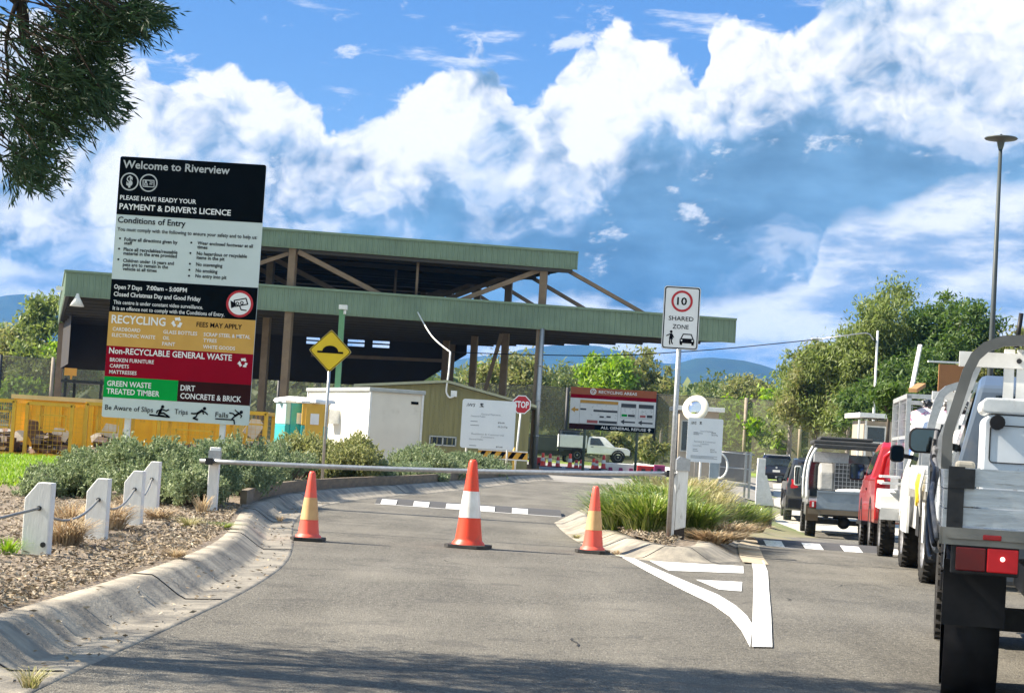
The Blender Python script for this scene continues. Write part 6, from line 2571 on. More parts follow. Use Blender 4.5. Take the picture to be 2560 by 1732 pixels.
def wagon(root, paint, w=1.86, h=1.68, rails=True, lp=True):
    out = [(-.98, .42), (-1.02, .70), (-.98, 1.02), (-.80, h - .16), (-.62, h - .03), (-.2, h), (1.4, h), (1.7, h - .04), (2.35, 1.14), (2.5, 1.08), (3.3, .98), (3.55, .80), (3.6, .45), (3.5, .32), (-.85, .32)]
    m, hw_ = shell(out, w, 1.04, .20, h)
    m.build("body", paint, root, bevel=.06)
    m = MB()
    z0, z1 = 1.10, h - .20
    m.poly([(-w / 2 + .20, -.975, z0), (w / 2 - .20, -.975, z0), (w / 2 - .29, -.835, z1), (-w / 2 + .29, -.835, z1)])
    rw = m.build("rear_window", glass_dark, root)
    rw.location = (0, -.012, .01)
    m = MB()
    m.bar((-.1, -1.0, 1.14), (.32, -.99, 1.18), .012, .02)
    m.build("rear_wiper", black_plastic, root)
    glass_side(root, [(-.55, 1.10), (.35, 1.10), (.35, h - .14), (-.30, h - .16)], hw_)
    glass_side(root, [(.43, 1.10), (2.0, 1.10), (1.45, h - .12), (.43, h - .14)], hw_)
    for s_ in (-1, 1):
        m = MB()
        m.prism([(s_ * (w / 2 - .02), -.985, .86), (s_ * (w / 2 - .36), -1.02, .92), (s_ * (w / 2 - .30), -1.0, 1.10), (s_ * (w / 2 - .05), -.90, 1.16)], (0, .06, 0))
        m.build("tail_lamp", red_lens, root, bevel=.01)
        for y in (0, 2.75):
            wheel(root, s_ * (w / 2 - .12), y, .36, .23, False)
            arch(root, s_ * (w / 2 - .02), y, .36)
        mirror(root, s_ * (w / 2 + .10), 1.75, 1.10, .2, .16, paint)
        if rails:
            m = MB()
            m.tube([(s_ * (w / 2 - .24), -.5, h - .04), (s_ * (w / 2 - .24), -.4, h + .06), (s_ * (w / 2 - .24), 1.3, h + .06), (s_ * (w / 2 - .24), 1.4, h - .02)], .022, 6)
            m.build("roof_rail", alu, root)
    m = MB()
    m.box((0, -.82, h + .0), (w * .66, .26, .05))
    m.build("spoiler", alu if rails else paint, root, bevel=.02)
    m = MB()
    m.box((0, -1.01, .50), (w * .92, .10, .26))
    m.build("rear_bumper", black_plastic, root, bevel=.03)
    m = MB()
    m.box((0, -1.045, .80), (.42, .015, .13))
    m.build("number_plate", white_let, root)
    if lp:
        m = MB()
        m.cyl((0, -1.03, 1.0), (0, -1.015, 1.0), .06, 12)
        m.build("badge", alu, root)
        m = MB()
        m.box((0, -1.07, .46), (.10, .05, .09))
        m.build("tow_hitch", alu, root)


Gg = vehicle("wagon", "dark wagon mostly hidden ahead of the grey canopy ute", "wagon", 9.28, 53.6, R(-7), QG)
wagon(Gg, car_paint("charcoal paint", (0.03, 0.032, 0.036)), rails=False, lp=False)
Gg.scale = (1, 1, 1.12)
Ff = vehicle("suv", "dark blue SUV with silver roof rails on the weighbridge", "SUV", 15.75, 104.8, R(-7.5), QG)
wagon(Ff, car_paint("dark blue paint", (0.010, 0.014, 0.038), False), w=1.90, h=1.72)
Ff.location.z = at(1941, 1211, 104).z - .02

# --- distant white ute crossing, and a dark truck behind it
q = at(1441, 1150, 122)
Hh = vehicle("tray_ute", "distant white ute crossing the yard with a pale box on its tray", "ute", q.x, 122, R(-90))
Hh.location.z = q.z
cab(Hh, wht, .64, 2.75, w=1.66, top=1.66, belt=1.06, dual=False, hood=.98)
chassis(Hh, -.9, 2.8)
for x in (-.74, .74):
    for y in (0, 2.75):
        wheel(Hh, x, y, .36, .24, False)
        arch(Hh, (.84 if x > 0 else -.84), y, .36)
m = MB()
m.box((0, -.42, .78), (1.72, 1.95, .08))
m.build("tray_deck", dark_steel, Hh)
m = MB()
m.box((0, -.36, 1.26), (1.66, 1.94, .86))
m.build("tray_box", pm("pale grey box", (0.60, 0.62, 0.63), (0.52, 0.54, 0.55), 1.5, 0.5), Hh, bevel=.04)
m = MB()
for y in (-1.25, .45):
    for x in (-.8, .8):
        m.box((x, y, 1.4), (.06, .06, 1.15))
m.box((0, -.4, 1.98), (1.66, 1.8, .08))
m.build("ladder_rack", dark_steel, Hh)
q = at(1378, 1158, 126)
t = vehicle("tip_truck", "dark tip truck standing behind the distant white ute", "truck", q.x, 126, R(-90))
t.location.z = q.z
m = MB()
m.box((0, -.6, .75), (2.2, 4.4, .3))
m.build("chassis", dark_steel, t)
m = MB()
m.box((0, -1.2, 1.9), (2.3, 3.0, .12))
for s_ in (-1, 1):
    m.box((s_ * 1.1, -1.2, 1.35), (.08, 3.0, .9))
m.box((0, -2.7, 1.35), (2.3, .08, .9))
m.build("tipper_body", pm("dark grey tipper", (0.05, 0.055, 0.06), None, 2, 0.6), t)
m = MB()
m.box((0, 1.15, 1.55), (2.1, 1.4, 1.7))
m.build("cab", pm("dark blue cab", (0.04, 0.05, 0.065), None, 2, 0.4), t, bevel=.1)
m = MB()
m.box((0, 1.15, 1.95), (2.13, 1.0, .55))
m.build("side_window", glass_dark, t)
for x in (-.95, .95):
    for y in (-1.8, 1.2):
        wheel(t, x, y, .42, .26, False)
# ------------------------------------------------------------------ plants
bark = pm("bark", (0.10, 0.08, 0.06), (0.16, 0.14, 0.12), 6, 0.9)
pale_bark = pm("pale gum bark", (0.36, 0.33, 0.28), (0.22, 0.19, 0.16), 3, 0.85)


def crown_tree(name, label, base, h, r, seed, mat, nclump, nleaf, L=.28, Wd=.09, crown_lo=.25, droop=.5, group=None, trunk_r=.16, barkm=None, clump=.16, shape=1.0, lobes=5, category="tree"):
    """tree > trunk with limbs, crown: leaf clumps gathered on lobes, so that gaps open between them"""
    rng = np.random.default_rng(seed)
    t = thing(name, label, category, base, 0.0, group)
    zc, rz = h * (1 + crown_lo) / 2, h * (1 - crown_lo) / 2
    lob = []
    for k in range(lobes):
        a = 2 * PI * (k + rng.uniform(-.3, .3)) / lobes
        q = rng.uniform(.3, .78)
        zz = rng.uniform(-.45, .62)
        w_ = math.sqrt(max(.15, 1 - zz * zz))
        lob.append((np.array([r * q * w_ * math.cos(a), r * q * w_ * math.sin(a), zc + rz * zz * .85]), rng.uniform(.27, .46)))
    lob.append((np.array([0, 0, zc + rz * .52]), .44))
    lob.append((np.array([0, 0, zc - rz * .1]), .55))
    cc = []
    for k in range(nclump):
        c, q = lob[rng.integers(len(lob))]
        d = rng.normal(size=3)
        d /= np.linalg.norm(d)
        d[2] = d[2] * .9 + .1
        cc.append(c + d * np.array([r * q, r * q, rz * q * shape]) * rng.uniform(.55, 1.0))
    cc = np.array(cc)
    cr = rng.uniform(.55, 1.25, nclump) * clump * r
    idx = rng.integers(nclump, size=nleaf)
    p = cc[idx] + rng.normal(size=(nleaf, 3)) * cr[idx][:, None] * np.array([.55, .55, .45])
    d = unit(rng, nleaf)
    d[:, 2] -= droop
    leaf_mesh("crown", p, d, L * rng.uniform(.6, 1.3, nleaf), Wd * rng.uniform(.7, 1.3, nleaf), mat, t, rng)
    m = MB()
    m.tube([(0, 0, -.2), (.05 * h * rng.uniform(-1, 1) * .3, 0, h * .25), (0, .02 * h * rng.uniform(-1, 1), h * .5), (0, 0, h * .8)], [trunk_r, trunk_r * .8, trunk_r * .55, trunk_r * .15], 8)
    for k in range(9):
        c = cc[rng.integers(nclump)]
        z0 = rng.uniform(.25, .55) * h
        m.tube([(0, 0, z0), (c[0] * .5, c[1] * .5, z0 * .4 + c[2] * .6 - .02 * h), tuple(c)], [trunk_r * .4, trunk_r * .25, trunk_r * .08], 5)
    m.build("trunk", barkm or bark, t)
    return t


gum_leaf = leafmat("gum leaves", [(0.125, 0.175, 0.050), (0.175, 0.225, 0.065), (0.22, 0.26, 0.085), (0.095, 0.14, 0.04)], .4)
dark_leaf = leafmat("dark green leaves", [(0.05, 0.095, 0.025), (0.08, 0.14, 0.032), (0.12, 0.18, 0.042), (0.035, 0.07, 0.02)], .35)
lime_leaf = leafmat("fresh green leaves", [(0.130, 0.247, 0.033), (0.195, 0.325, 0.046), (0.273, 0.364, 0.065), (0.091, 0.182, 0.026)], .42)
olive_leaf = leafmat("olive leaves", [(0.132, 0.171, 0.054), (0.202, 0.232, 0.078), (0.279, 0.264, 0.109), (0.093, 0.132, 0.046)], .4)
far_leaf = leafmat("far wood leaves", [(0.075, 0.120, 0.038), (0.128, 0.173, 0.060), (0.195, 0.217, 0.083), (0.053, 0.090, 0.030)], .35)

# right-hand trees, beyond the end of the fence
RT = "trees at the right behind the fence"
for i, (px, pyt, y, r, sd, mt, lab, n, dp) in enumerate([
        (2215, 694, 100, 3.6, 11, gum_leaf, "tallest grey-green gum tree with drooping leaves at the right", 12500, .9),
        (2335, 722, 98, 3.4, 12, dark_leaf, "darker tall tree just left of the disc lamp post", 12500, .3),
        (2120, 800, 101, 3.2, 13, gum_leaf, "mid-height gum tree behind the thin white lamp pole", 10500, .8),
        (2040, 842, 103, 2.3, 14, olive_leaf, "shorter olive tree at the left side of the right-hand trees", 8000, .6),
        (1972, 858, 106, 1.45, 15, gum_leaf, "thin wispy gum tree leaning out left of the right-hand trees", 1700, .9),
        (2445, 800, 96, 3.0, 16, dark_leaf, "dark rounded tree behind the nearest ute's rack", 9500, .2),
        (2545, 815, 94, 2.8, 17, olive_leaf, "olive tree at the right edge of the photo", 8000, .4),
        (2300, 870, 92, 2.7, 18, dark_leaf, "dense dark lower tree behind the trailer load", 9500, .2),
        (2190, 930, 93, 2.2, 19, dark_leaf, "low dark leafy tree behind the foot of the white lamp pole", 7000, .2)]):
    b = at(px, 1100, y)
    h = at(px, pyt, y).z - gz(b.x, y) * 0
    crown_tree("gum_tree" if mt is gum_leaf else "leafy_tree", lab, (b.x, y, 0), h, r, sd, mt, 170, int(n * 2.1), L=.34, Wd=.095, crown_lo=.08 if i > 1 else .16, droop=dp, group=RT,
               barkm=pale_bark if mt is gum_leaf else bark, clump=.20, lobes=6)
for i, (px, pyt, y, r, sd) in enumerate([(1985, 985, 112, 2.0, 31), (2060, 975, 110, 2.4, 32), (2130, 985, 108, 2.0, 33), (1925, 1000, 114, 1.5, 34)]):
    b = at(px, 1100, y)
    crown_tree("hedge_bush", ["sunlit yellow-green bush, second from the left above the fence end", "widest yellow-green bush under the mid-height gum tree", "yellow-green bush beside the thin white lamp pole", "leftmost yellow-green bush under the thin wispy gum tree"][i],
               (b.x, y + 20, 0), at(px, pyt, y + 20).z, r * 1.25, sd, lime_leaf, 50, 3600, L=.5, Wd=.2, crown_lo=.02, droop=.1, group="yellow-green bushes behind the fence", clump=.3, trunk_r=.1, category="bush")

# trees behind the fence, middle and left
MT = "trees behind the litter fence"
for i, (px, pyt, y, r, sd, mt, lab, n) in enumerate([
        (1290, 868, 160, 5.0, 41, olive_leaf, "yellow-green tree seen between the shed's right columns", 5200),
        (1220, 905, 165, 4.2, 42, lime_leaf, "low sunny tree left of the shed's leaning strut", 4200),
        (1520, 872, 150, 3.3, 43, lime_leaf, "bright green pointed tree above the recycling areas sign", 5200),
        (1605, 862, 152, 3.0, 44, olive_leaf, "sparse olive tree right of the bright green pointed tree", 2400),
        (1545, 845, 190, 1.7, 45, gum_leaf, "thin tall treetop rising behind the bright green tree", 800),
        (1655, 900, 175, 2.6, 46, olive_leaf, "small dark olive tree left of the shared zone post", 2000),
        (1405, 905, 185, 5.0, 47, far_leaf, "rounded green tree right of the downpipe column", 3600),
        (1800, 935, 185, 5.0, 48, far_leaf, "broad dark tree above the weighbridge office", 3600),
        (1890, 925, 180, 4.0, 49, olive_leaf, "taller dull green tree left of the wispy gum", 3000),
        (105, 722, 150, 4.0, 50, gum_leaf, "tall dark gum tree left of the shed's end wall", 6500),
        (30, 800, 155, 3.6, 51, olive_leaf, "lower tree at the left edge above the fence", 4200),
        (150, 830, 148, 3.0, 52, lime_leaf, "sunlit bushy tree against the shed's left end", 4200),
        (-60, 770, 160, 4.0, 53, gum_leaf, "gum tree cut by the photo's left edge", 3000),
        (60, 935, 146, 2.6, 54, lime_leaf, "low round bush showing through the fence at the left", 2800)]):
    b = at(px, 1100, y)
    crown_tree("gum_tree" if mt is gum_leaf else "bush_tree", lab, (b.x, y, 0), at(px, pyt, y).z, r, sd, mt, 90, n * 2, L=.52, Wd=.18, crown_lo=.08, droop=.45, group=MT, barkm=pale_bark, clump=.22, trunk_r=.2)

# the wood beyond: one mass of crowns
rng = np.random.default_rng(77)
cs, rs_ = [], []
for k in range(520):
    y = 200 + 420 * rng.random() ** 1.4
    px = rng.uniform(-500, 3050)
    base_top = np.interp(px, [-500, 0, 200, 700, 1150, 1300, 1500, 1750, 1950, 2100, 2600, 3050], [800, 830, 845, 900, 915, 915, 925, 935, 950, 940, 930, 930])
    p = at(px, base_top + rng.uniform(0, 46) + (620 - y) * .02, y)
    for q in range(5):
        cs.append((p.x + rng.normal() * 2.8, y + rng.normal() * 2, p.z - abs(rng.normal()) * 4.5 - 1.6))
        rs_.append(rng.uniform(1.8, 3.6))
cs, rs_ = np.array(cs), np.array(rs_)
n = 60000
idx = rng.integers(len(cs), size=n)
d = unit(rng, n)
d[:, 2] = np.abs(d[:, 2]) * .9 - .15
p = cs[idx] + d * rs_[idx][:, None] * rng.uniform(.65, 1.05, n)[:, None]
fo = leaf_mesh("far_wood", p, unit(rng, n), rng.uniform(1.0, 2.0, n), rng.uniform(.7, 1.2, n), far_leaf, None, rng)
tag(fo, "dull green wood stretching across below the blue hills", "wood", kind="stuff")
n = 26000
px = rng.uniform(-600, 3100, n)
y = rng.uniform(185, 600, n)
vx = (px - 1280) / FPX * y
p = np.stack([vx, y, rng.uniform(0, 1, n) ** .8 * np.interp(y, [185, 600], [4.5, 16])], 1)
tag(leaf_mesh("undergrowth", p, unit(rng, n), rng.uniform(1.4, 2.6, n), rng.uniform(.9, 1.6, n), far_leaf, None, rng), "undergrowth filling the foot of the far wood", "undergrowth", kind="stuff")

# shrubs at the fence
for px, pyt, y, r, sd, lab in ((1540, 1082, 126, 1.25, 61, "dark shrub with sunlit left side behind the distant ute's bonnet"), (1622, 1090, 125, 1.35, 62, "taller dark shrub between the ute's bonnet and the shared zone post")):
    b = at(px, 1140, y)
    crown_tree("shrub", lab, (b.x, y, 0), at(px, pyt, y).z, r, sd, olive_leaf, 40, 2400, L=.4, Wd=.13, crown_lo=.02, droop=.2, group="shrubs along the litter fence", clump=.24, trunk_r=.06, lobes=4, category="shrub")


# --- bushes in the left bed
def bush(name, label, px0, px1, pyt, pyb, y, mat, seed, n, L, Wd, dep=1.5, group=None, z0=.13, up=.55, rag=.15):
    rng = np.random.default_rng(seed)
    a, b = at(px0, pyb, y), at(px1, pyb, y)
    top = at((px0 + px1) / 2, pyt, y).z
    c = np.array([(a.x + b.x) / 2, y + dep * .6, z0])
    rx, rz = (b.x - a.x) / 2, max(.3, top - z0)
    t = thing(name, label, "bush", tuple(c), 0.0, group)
    nl = 34
    ang = rng.uniform(0, 2 * PI, nl)
    q = np.sqrt(rng.uniform(0, 1, nl)) * .88
    lc = np.stack([np.cos(ang) * q * rx, np.sin(ang) * q * dep, rz * (.14 + .60 * (1 - q ** 3)) * rng.uniform(.55, 1.08, nl)], 1)
    lr = rng.uniform(.24, .36, nl)[:, None] * np.array([min(rx, 1.6 * dep), dep, rz * 1.0])
    ns = n // 14
    i = rng.integers(nl, size=ns)
    d = unit(rng, ns)
    d[:, 2] = np.abs(d[:, 2]) * 1.0 - .25
    tip = lc[i] + d * lr[i] * (1 + rag * rng.normal(size=ns)[:, None])
    tip[:, 2] = np.maximum(tip[:, 2], .02)
    dirs = d * .8 + np.array([0, 0, up]) + rng.normal(size=(ns, 3)) * .35
    dirs /= np.linalg.norm(dirs, axis=1, keepdims=True)
    k = rng.uniform(0, 1, (ns, 14))
    sl = L * 3.0
    p = (tip[:, None, :] - dirs[:, None, :] * (k * sl)[:, :, None]).reshape(-1, 3)
    ld = (dirs[:, None, :] * .8 + rng.normal(size=(ns, 14, 3)) * .6).reshape(-1, 3)
    m_ = len(p)
    leaf_mesh("foliage", p, ld, L * rng.uniform(.6, 1.3, m_), Wd * rng.uniform(.7, 1.3, m_), mat, t, rng)
    m = MB()
    for j in range(nl):
        m.tube([(lc[j][0] * .12, lc[j][1] * .12, -.05), tuple(lc[j] * np.array([.6, .6, .6])), tuple(lc[j] + np.array([0, 0, lr[j][2] * .4]))], [.022, .016, .006], 5)
    m.build("stems", bark, t)
    return t


sage = leafmat("grey green leaves", [(0.135, 0.185, 0.085), (0.225, 0.285, 0.145), (0.315, 0.36, 0.20), (0.09, 0.13, 0.06)], .25)
sage2 = leafmat("cool grey green leaves", [(0.115, 0.17, 0.085), (0.195, 0.26, 0.135), (0.28, 0.33, 0.185), (0.075, 0.12, 0.06)], .25)
yellow_leaf = leafmat("yellow green leaves", [(0.17, 0.20, 0.07), (0.27, 0.29, 0.11), (0.36, 0.36, 0.17), (0.11, 0.14, 0.05)], .38)
GB = "grey-green bushes in the left garden bed"
bush("rosemary_bush", "grey-green bush at the left end of the bed below the yellow cages", 45, 300, 1106, 1258, 23.0, sage, 101, 30000, .060, .020, 1.3, GB)
bush("rosemary_bush", "largest grey-green bush under the welcome sign's left half", 180, 470, 1074, 1278, 22.6, sage, 102, 40000, .060, .020, 1.5, GB)
bush("rosemary_bush", "grey-green bush directly left of the slim gate post", 350, 560, 1084, 1288, 22.8, sage2, 103, 32000, .060, .020, 1.3, GB)
bush("rosemary_bush", "grey-green bush behind the slim gate post", 480, 680, 1076, 1264, 26.3, sage2, 104, 36000, .062, .021, 1.5, GB)
bush("rosemary_bush", "darker grey-green bush right of the slim gate post", 590, 780, 1096, 1245, 31.0, sage2, 105, 26000, .062, .021, 1.4, GB)
YB = "yellow-green bushes behind the gate"
bush("golden_bush", "yellow-green bush at the welcome sign's right post", 655, 800, 1062, 1165, 37.0, yellow_leaf, 106, 20000, .085, .030, 1.4, YB)
bush("golden_bush", "larger yellow-green bush under the hump sign", 735, 950, 1072, 1210, 37.5, yellow_leaf, 107, 34000, .085, .030, 1.7, YB)
bush("rosemary_bush", "grey-green bush below the white price board", 945, 1165, 1104, 1215, 46.0, sage, 108, 24000, .08, .028, 1.5, GB)
bush("rosemary_bush", "grey-green bush at the right end of the bed, below the stop sign", 1080, 1275, 1124, 1205, 53.5, sage2, 109, 20000, .08, .028, 1.5, GB)
bush("rosemary_bush", "grey-green bush filling the gap behind the leftmost cone", 735, 985, 1125, 1225, 38.2, sage2, 110, 26000, .07, .024, 1.3, GB)
bush("rosemary_bush", "low grey-green bush beneath the boom between the two cones", 940, 1120, 1148, 1215, 43.5, sage2, 111, 18000, .075, .026, 1.2, GB)
bush("rosemary_bush", "low grey-green bush spilling in front of the farthest white post", 380, 540, 1150, 1292, 21.9, sage, 112, 20000, .06, .020, .9, GB)
bush("rosemary_bush", "small grey-green bush spilling onto the lawn at the far left", 25, 170, 1165, 1262, 22.4, sage, 113, 14000, .06, .020, .9, GB)


# --- strappy grass clumps
def clump(name, label, x, y, z, h, r, n, mat, seed, group, width=.011, spread=1.0, droop=.75, cat="grass clump"):
    rng = np.random.default_rng(seed)
    t = thing(name, label, cat, (x, y, z), 0.0, group)
    m = MB()
    vs, fs = [], []
    for k in range(n):
        a = rng.uniform(0, 2 * PI)
        b0 = rng.uniform(0, .35) * r
        px, py = b0 * math.cos(a), b0 * math.sin(a)
        a += rng.normal() * .5
        L = h * rng.uniform(.6, 1.15)
        out = r * spread * rng.uniform(.3, 1.15)
        w = width * rng.uniform(.7, 1.3)
        sx, sy = -math.sin(a) * w, math.cos(a) * w
        o = len(vs)
        for f in (0, .35, .7, 1.0):
            q = out * f ** 1.5
            zz = L * (f - droop * .55 * f ** 3)
            kx = 1 - .85 * f
            vs += [(px + q * math.cos(a) + sx * kx, py + q * math.sin(a) + sy * kx, zz), (px + q * math.cos(a) - sx * kx, py + q * math.sin(a) - sy * kx, zz)]
        fs += [(o, o + 1, o + 3, o + 2), (o + 2, o + 3, o + 5, o + 4), (o + 4, o + 5, o + 7, o + 6)]
    me = D.meshes.new("blades")
    me.from_pydata(vs, [], fs)
    me.materials.append(mat)
    ob = D.objects.new("blades", me)
    COL.objects.link(ob)
    ob.parent = t
    return t


strap_leaf = leafmat("strappy leaves", [(0.11, 0.19, 0.03), (0.20, 0.30, 0.05), (0.42, 0.44, 0.16), (0.07, 0.13, 0.02), (0.28, 0.36, 0.09)], .3, .32)
dry_leaf = leafmat("dry grass", [(0.42, 0.33, 0.20), (0.55, 0.46, 0.31), (0.30, 0.20, 0.12), (0.62, 0.55, 0.42)], .3, .7)
mix_leaf = leafmat("half dry grass", [(0.16, 0.18, 0.05), (0.46, 0.40, 0.24), (0.24, 0.25, 0.08), (0.55, 0.48, 0.32)], .3, .6)
IG = "strappy grass clumps on the island"
for i, (px, pyb, yy, h, r, n, mt, lab) in enumerate([
        (1545, 1318, 23.6, .66, .52, 620, strap_leaf, "leftmost green grass clump on the island"),
        (1620, 1330, 22.9, .72, .55, 700, strap_leaf, "front green grass clump left of the shared zone post"),
        (1660, 1300, 24.5, .84, .60, 700, strap_leaf, "tall green grass clump behind the shared zone post"),
        (1580, 1300, 25.8, .80, .60, 640, strap_leaf, "tall sunlit grass clump at the back left of the island"),
        (1730, 1325, 23.0, .62, .48, 560, strap_leaf, "green grass clump just right of the broad gate post"),
        (1760, 1290, 25.6, .78, .55, 560, mix_leaf, "half dry grass clump below the upright price board"),
        (1830, 1290, 28.0, .62, .55, 560, strap_leaf, "green grass clump at the right side of the island"),
        (1875, 1275, 31.0, .58, .50, 460, strap_leaf, "small green grass clump in front of the bollard"),
        (1690, 1290, 28.0, .95, .60, 560, mix_leaf, "half dry grass clump in the middle of the island"),
        (1810, 1330, 23.8, .30, .55, 420, dry_leaf, "flattened dry grass clump at the island's right kerb"),
        (1780, 1345, 22.2, .22, .45, 320, dry_leaf, "dry trampled grass clump right of the broad gate post's foot"),
        (1640, 1240, 36.0, .8, .7, 420, strap_leaf, "far green grass clump seen over the boom's right end"),
        (1760, 1250, 36.0, .8, .7, 420, mix_leaf, "far half dry grass clump below the walkway")]):
    b = at(px, pyb, yy)
    clump("grass_clump", lab, b.x, yy, gz(b.x, yy) + .12, h * 1.16, r * 1.35, int(n * 1.1), mt, 200 + i, IG, .0145 if yy < 30 else .018)
DG = "dry grass tufts between the white posts"
for i, (px, pyb, yy, h, r, n, lab) in enumerate([(160, 1345, 14.4, .40, .34, 420, "dry grass tuft between the first two white posts"), (275, 1310, 16.8, .42, .34, 380, "tall dry grass tuft behind the second white post"),
                                                 (180, 1318, 15.9, .48, .40, 420, "wispy dry tuft behind the nearest white post"), (395, 1300, 19.0, .22, .30, 260, "low pinkish dry tuft right of the third white post"),
                                                 (505, 1292, 20.8, .40, .18, 90, "thin dry tuft leaning at the slim gate post"), (330, 1250, 20.2, .34, .30, 220, "dry tuft behind the farthest white post")]):
    b = at(px, pyb, yy)
    clump("dry_tuft", lab, b.x, yy, .16, h, r, n, dry_leaf, 300 + i, DG, .007, 1.1, .9, "grass tuft")
WG = "small weeds on the mulch and kerb"
for i, (px, pyb, z, h, r, n, mt, lab) in enumerate([(75, 1718, .05, .12, .10, 80, mix_leaf, "small weed growing from the kerb at the bottom left"), (440, 1392, .16, .10, .16, 130, dry_leaf, "flat orange-brown tuft near the kerb edge"),
                                                    (560, 1318, .16, .08, .22, 160, strap_leaf, "low green weed patch near the kerb bend"), (470, 1318, .16, .16, .20, 160, mix_leaf, "mixed green and straw weed patch beside the slim gate post"),
                                                    (20, 1390, .16, .20, .16, 120, lime_leaf, "leafy green weed left of the nearest white post"), (700, 1302, .03, .10, .10, 60, dry_leaf, "straw tuft in the gutter beside the left cone"),
                                                    (1440, 1345, .05, .08, .12, 80, mix_leaf, "tiny weed on the island's left kerb tip"), (1540, 1385, .03, .08, .12, 70, dry_leaf, "straw weed at the foot of the right cone")]):
    b = G(px, pyb, z)
    clump("weed", lab, b.x, b.y, z, h, r, n, mt, 400 + i, WG, .005, 1.2, .7, "weed")

# grass blades on the lawns
rng = np.random.default_rng(9)
n = 16000
x = rng.uniform(-14, -6.2, n)
y = rng.uniform(24, 42, n)
p = np.stack([x, y, .22 + .03 * rng.random(n)], 1)
d = rng.normal(size=(n, 3)) * .5
d[:, 2] = 1
tag(leaf_mesh("lawn_grass", p, d, rng.uniform(.06, .13, n), .02, lime_leaf, None, rng), "bright green lawn grass left of the bushes", "grass", kind="stuff")

# --- the tree at the left: trunk out of the picture, hanging twigs in the top left corner
rng = np.random.default_rng(21)
T0 = np.array([-6.2, 9.4, 0.1])
tr = thing("she_oak_tree", "dark fine-leaved tree hanging its twigs into the top left corner", "tree", tuple(T0))
poly = [(-400, -900), (300, -900), (345, -40), (385, 15), (395, 40), (300, 70), (262, 120), (250, 180), (262, 215), (235, 260), (200, 290), (150, 330), (95, 360), (110, 420), (60, 440), (20, 440), (0, 400), (-400, 420)]


def inpoly(x, y):
    c = False
    for i in range(len(poly)):
        x1, y1 = poly[i - 1]
        x2, y2 = poly[i]
        if (y1 > y) != (y2 > y) and x < (x2 - x1) * (y - y1) / (y2 - y1) + x1:
            c = not c
    return c


def proj(p):
    v = Vector(p) - Vector((0, 0, EYE))
    k = v.dot(F0)
    return 1280 + FPX * v.dot(CR) / k, 866 - FPX * v.dot(CU) / k


tw = []
while len(tw) < 8000:                                     # crown above and left of the picture
    d = rng.normal(size=3)
    d /= np.linalg.norm(d)
    q = rng.uniform(.2, 1.0) ** .6
    p = T0 + np.array([1.7, .2, 5.4]) + d * q * np.array([3.6, 1.7, 3.2])
    x, y = proj(p)
    if p[2] < 2.6 or p[1] - .08 * p[2] > 10.05 + .12 * rng.normal() or (x > -60 and y > -60 and x < 2600) or p[1] < 8.4:
        continue
    tw.append(p)
hearts = [(215, 60, 60), (190, 150, 55), (150, 230, 45), (250, 20, 45), (330, 20, 30), (120, 300, 35), (70, 180, 40), (40, 90, 40), (60, 330, 35), (20, 260, 35), (225, 215, 28), (60, 400, 25), (150, 20, 60), (20, 410, 20)]
extra = 0
while extra < 1150:                                       # the part that hangs into view
    hx, hy, hr = hearts[rng.integers(len(hearts))]
    px, py = hx + rng.normal() * hr, hy + rng.normal() * hr
    if not inpoly(px, py):
        continue
    if rng.random() > (1.0 if px > 110 and py < 260 else .5):
        continue
    tw.append(np.array(at(px, py, rng.uniform(9.3, 10.3))))
    extra += 1
tw = np.array(tw)
axis = T0 + np.array([1.2, -.6, 4.4])
out = tw - axis
out /= np.linalg.norm(out, axis=1, keepdims=True)
nt_ = len(tw)
tdir = out * .35 + np.array([.45, 0, -.25]) + rng.normal(size=(nt_, 3)) * .35
tdir /= np.linalg.norm(tdir, axis=1, keepdims=True)
nl = 13
k = rng.uniform(0, 1, (nt_, nl))
tl_ = rng.uniform(.10, .22, nt_)
p = tw[:, None, :] + tdir[:, None, :] * (k * tl_[:, None])[:, :, None]
ld = tdir[:, None, :] * 1.0 + rng.normal(size=(nt_, nl, 3)) * .42
p = p + ld * .03
nn_ = nt_ * nl
she = leafmat("she oak needles", [(0.014, 0.040, 0.018), (0.026, 0.062, 0.024), (0.045, 0.085, 0.036), (0.010, 0.028, 0.014)], .25)
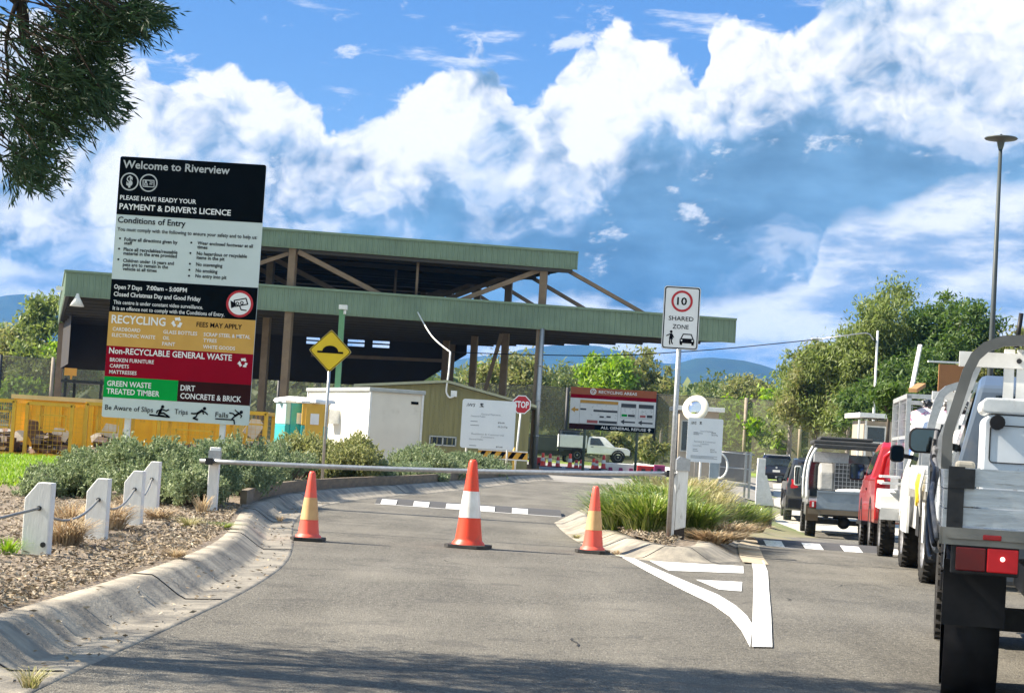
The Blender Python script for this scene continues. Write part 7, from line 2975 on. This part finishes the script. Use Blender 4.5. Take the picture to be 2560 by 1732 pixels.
leaf_mesh("foliage", (p - T0).reshape(-1, 3), ld.reshape(-1, 3), rng.uniform(.045, .095, nn_), rng.uniform(.007, .013, nn_), she, tr, rng)
m = MB()
m.tube([(0, 0, -.2), (.1, 0, 1.8), (.4, -.2, 3.4), (.9, -.5, 5.4), (1.3, -.7, 8.2)], [.20, .17, .13, .09, .02], 10)
m.build("trunk", bark, tr)
m = MB()
limb = [np.array(at(-250, -120, 9.9)), np.array(at(-60, -60, 9.9)), np.array(at(45, 0, 9.9)), np.array(at(62, 95, 9.9)), np.array(at(95, 130, 9.8)), np.array(at(110, 210, 9.8)), np.array(at(120, 290, 9.8))]
m.tube(smooth_path([Vector(q - T0) for q in [T0 + np.array([.35, -.1, 2.9])] + limb]), [.060 - .0019 * i for i in range(29)], 7)
for a, pts in ((3, [(75, 105), (110, 125), (180, 150), (240, 160)]), (2, [(30, 40), (15, 110), (20, 180), (5, 260)]), (4, [(98, 140), (90, 220), (120, 280), (100, 350), (115, 400)]), (5, [(120, 225), (160, 260), (210, 300)]),
               (6, [(140, 320), (80, 400), (60, 460)]), (5, [(110, 200), (60, 260), (30, 330)])):
    m.tube(smooth_path([Vector(limb[a] - T0)] + [Vector(np.array(at(x, y, 9.8)) - T0) for x, y in pts]), [.016 - .0007 * i for i in range(4 * len(pts) + 1)], 5)
sel = rng.choice(nt_, 900, replace=False)
for i in sel:
    q = tw[i]
    j = q - tdir[i] * .22 - out[i] * .12
    m.tube([tuple(j - T0), tuple(q - T0), tuple(q + tdir[i] * tl_[i] * .8 - T0)], [.005, .004, .002], 4)
m.build("branches", pm("dark bark", (0.035, 0.028, 0.022), (0.06, 0.048, 0.038), 8, 0.95, spec=0.1), tr)

# --- uprooted shrub riding on the trailer load
c = at(2222, 1015, 27.2)
crown_tree("cut_shrub", "dark green cut shrub lying on the load above the red ute", (c.x, 27.2, c.z - .35), .72, .42, 71, dark_leaf, 40, 3000, L=.12, Wd=.04, crown_lo=.0, droop=.2, clump=.3, trunk_r=.03, lobes=4, category="shrub")
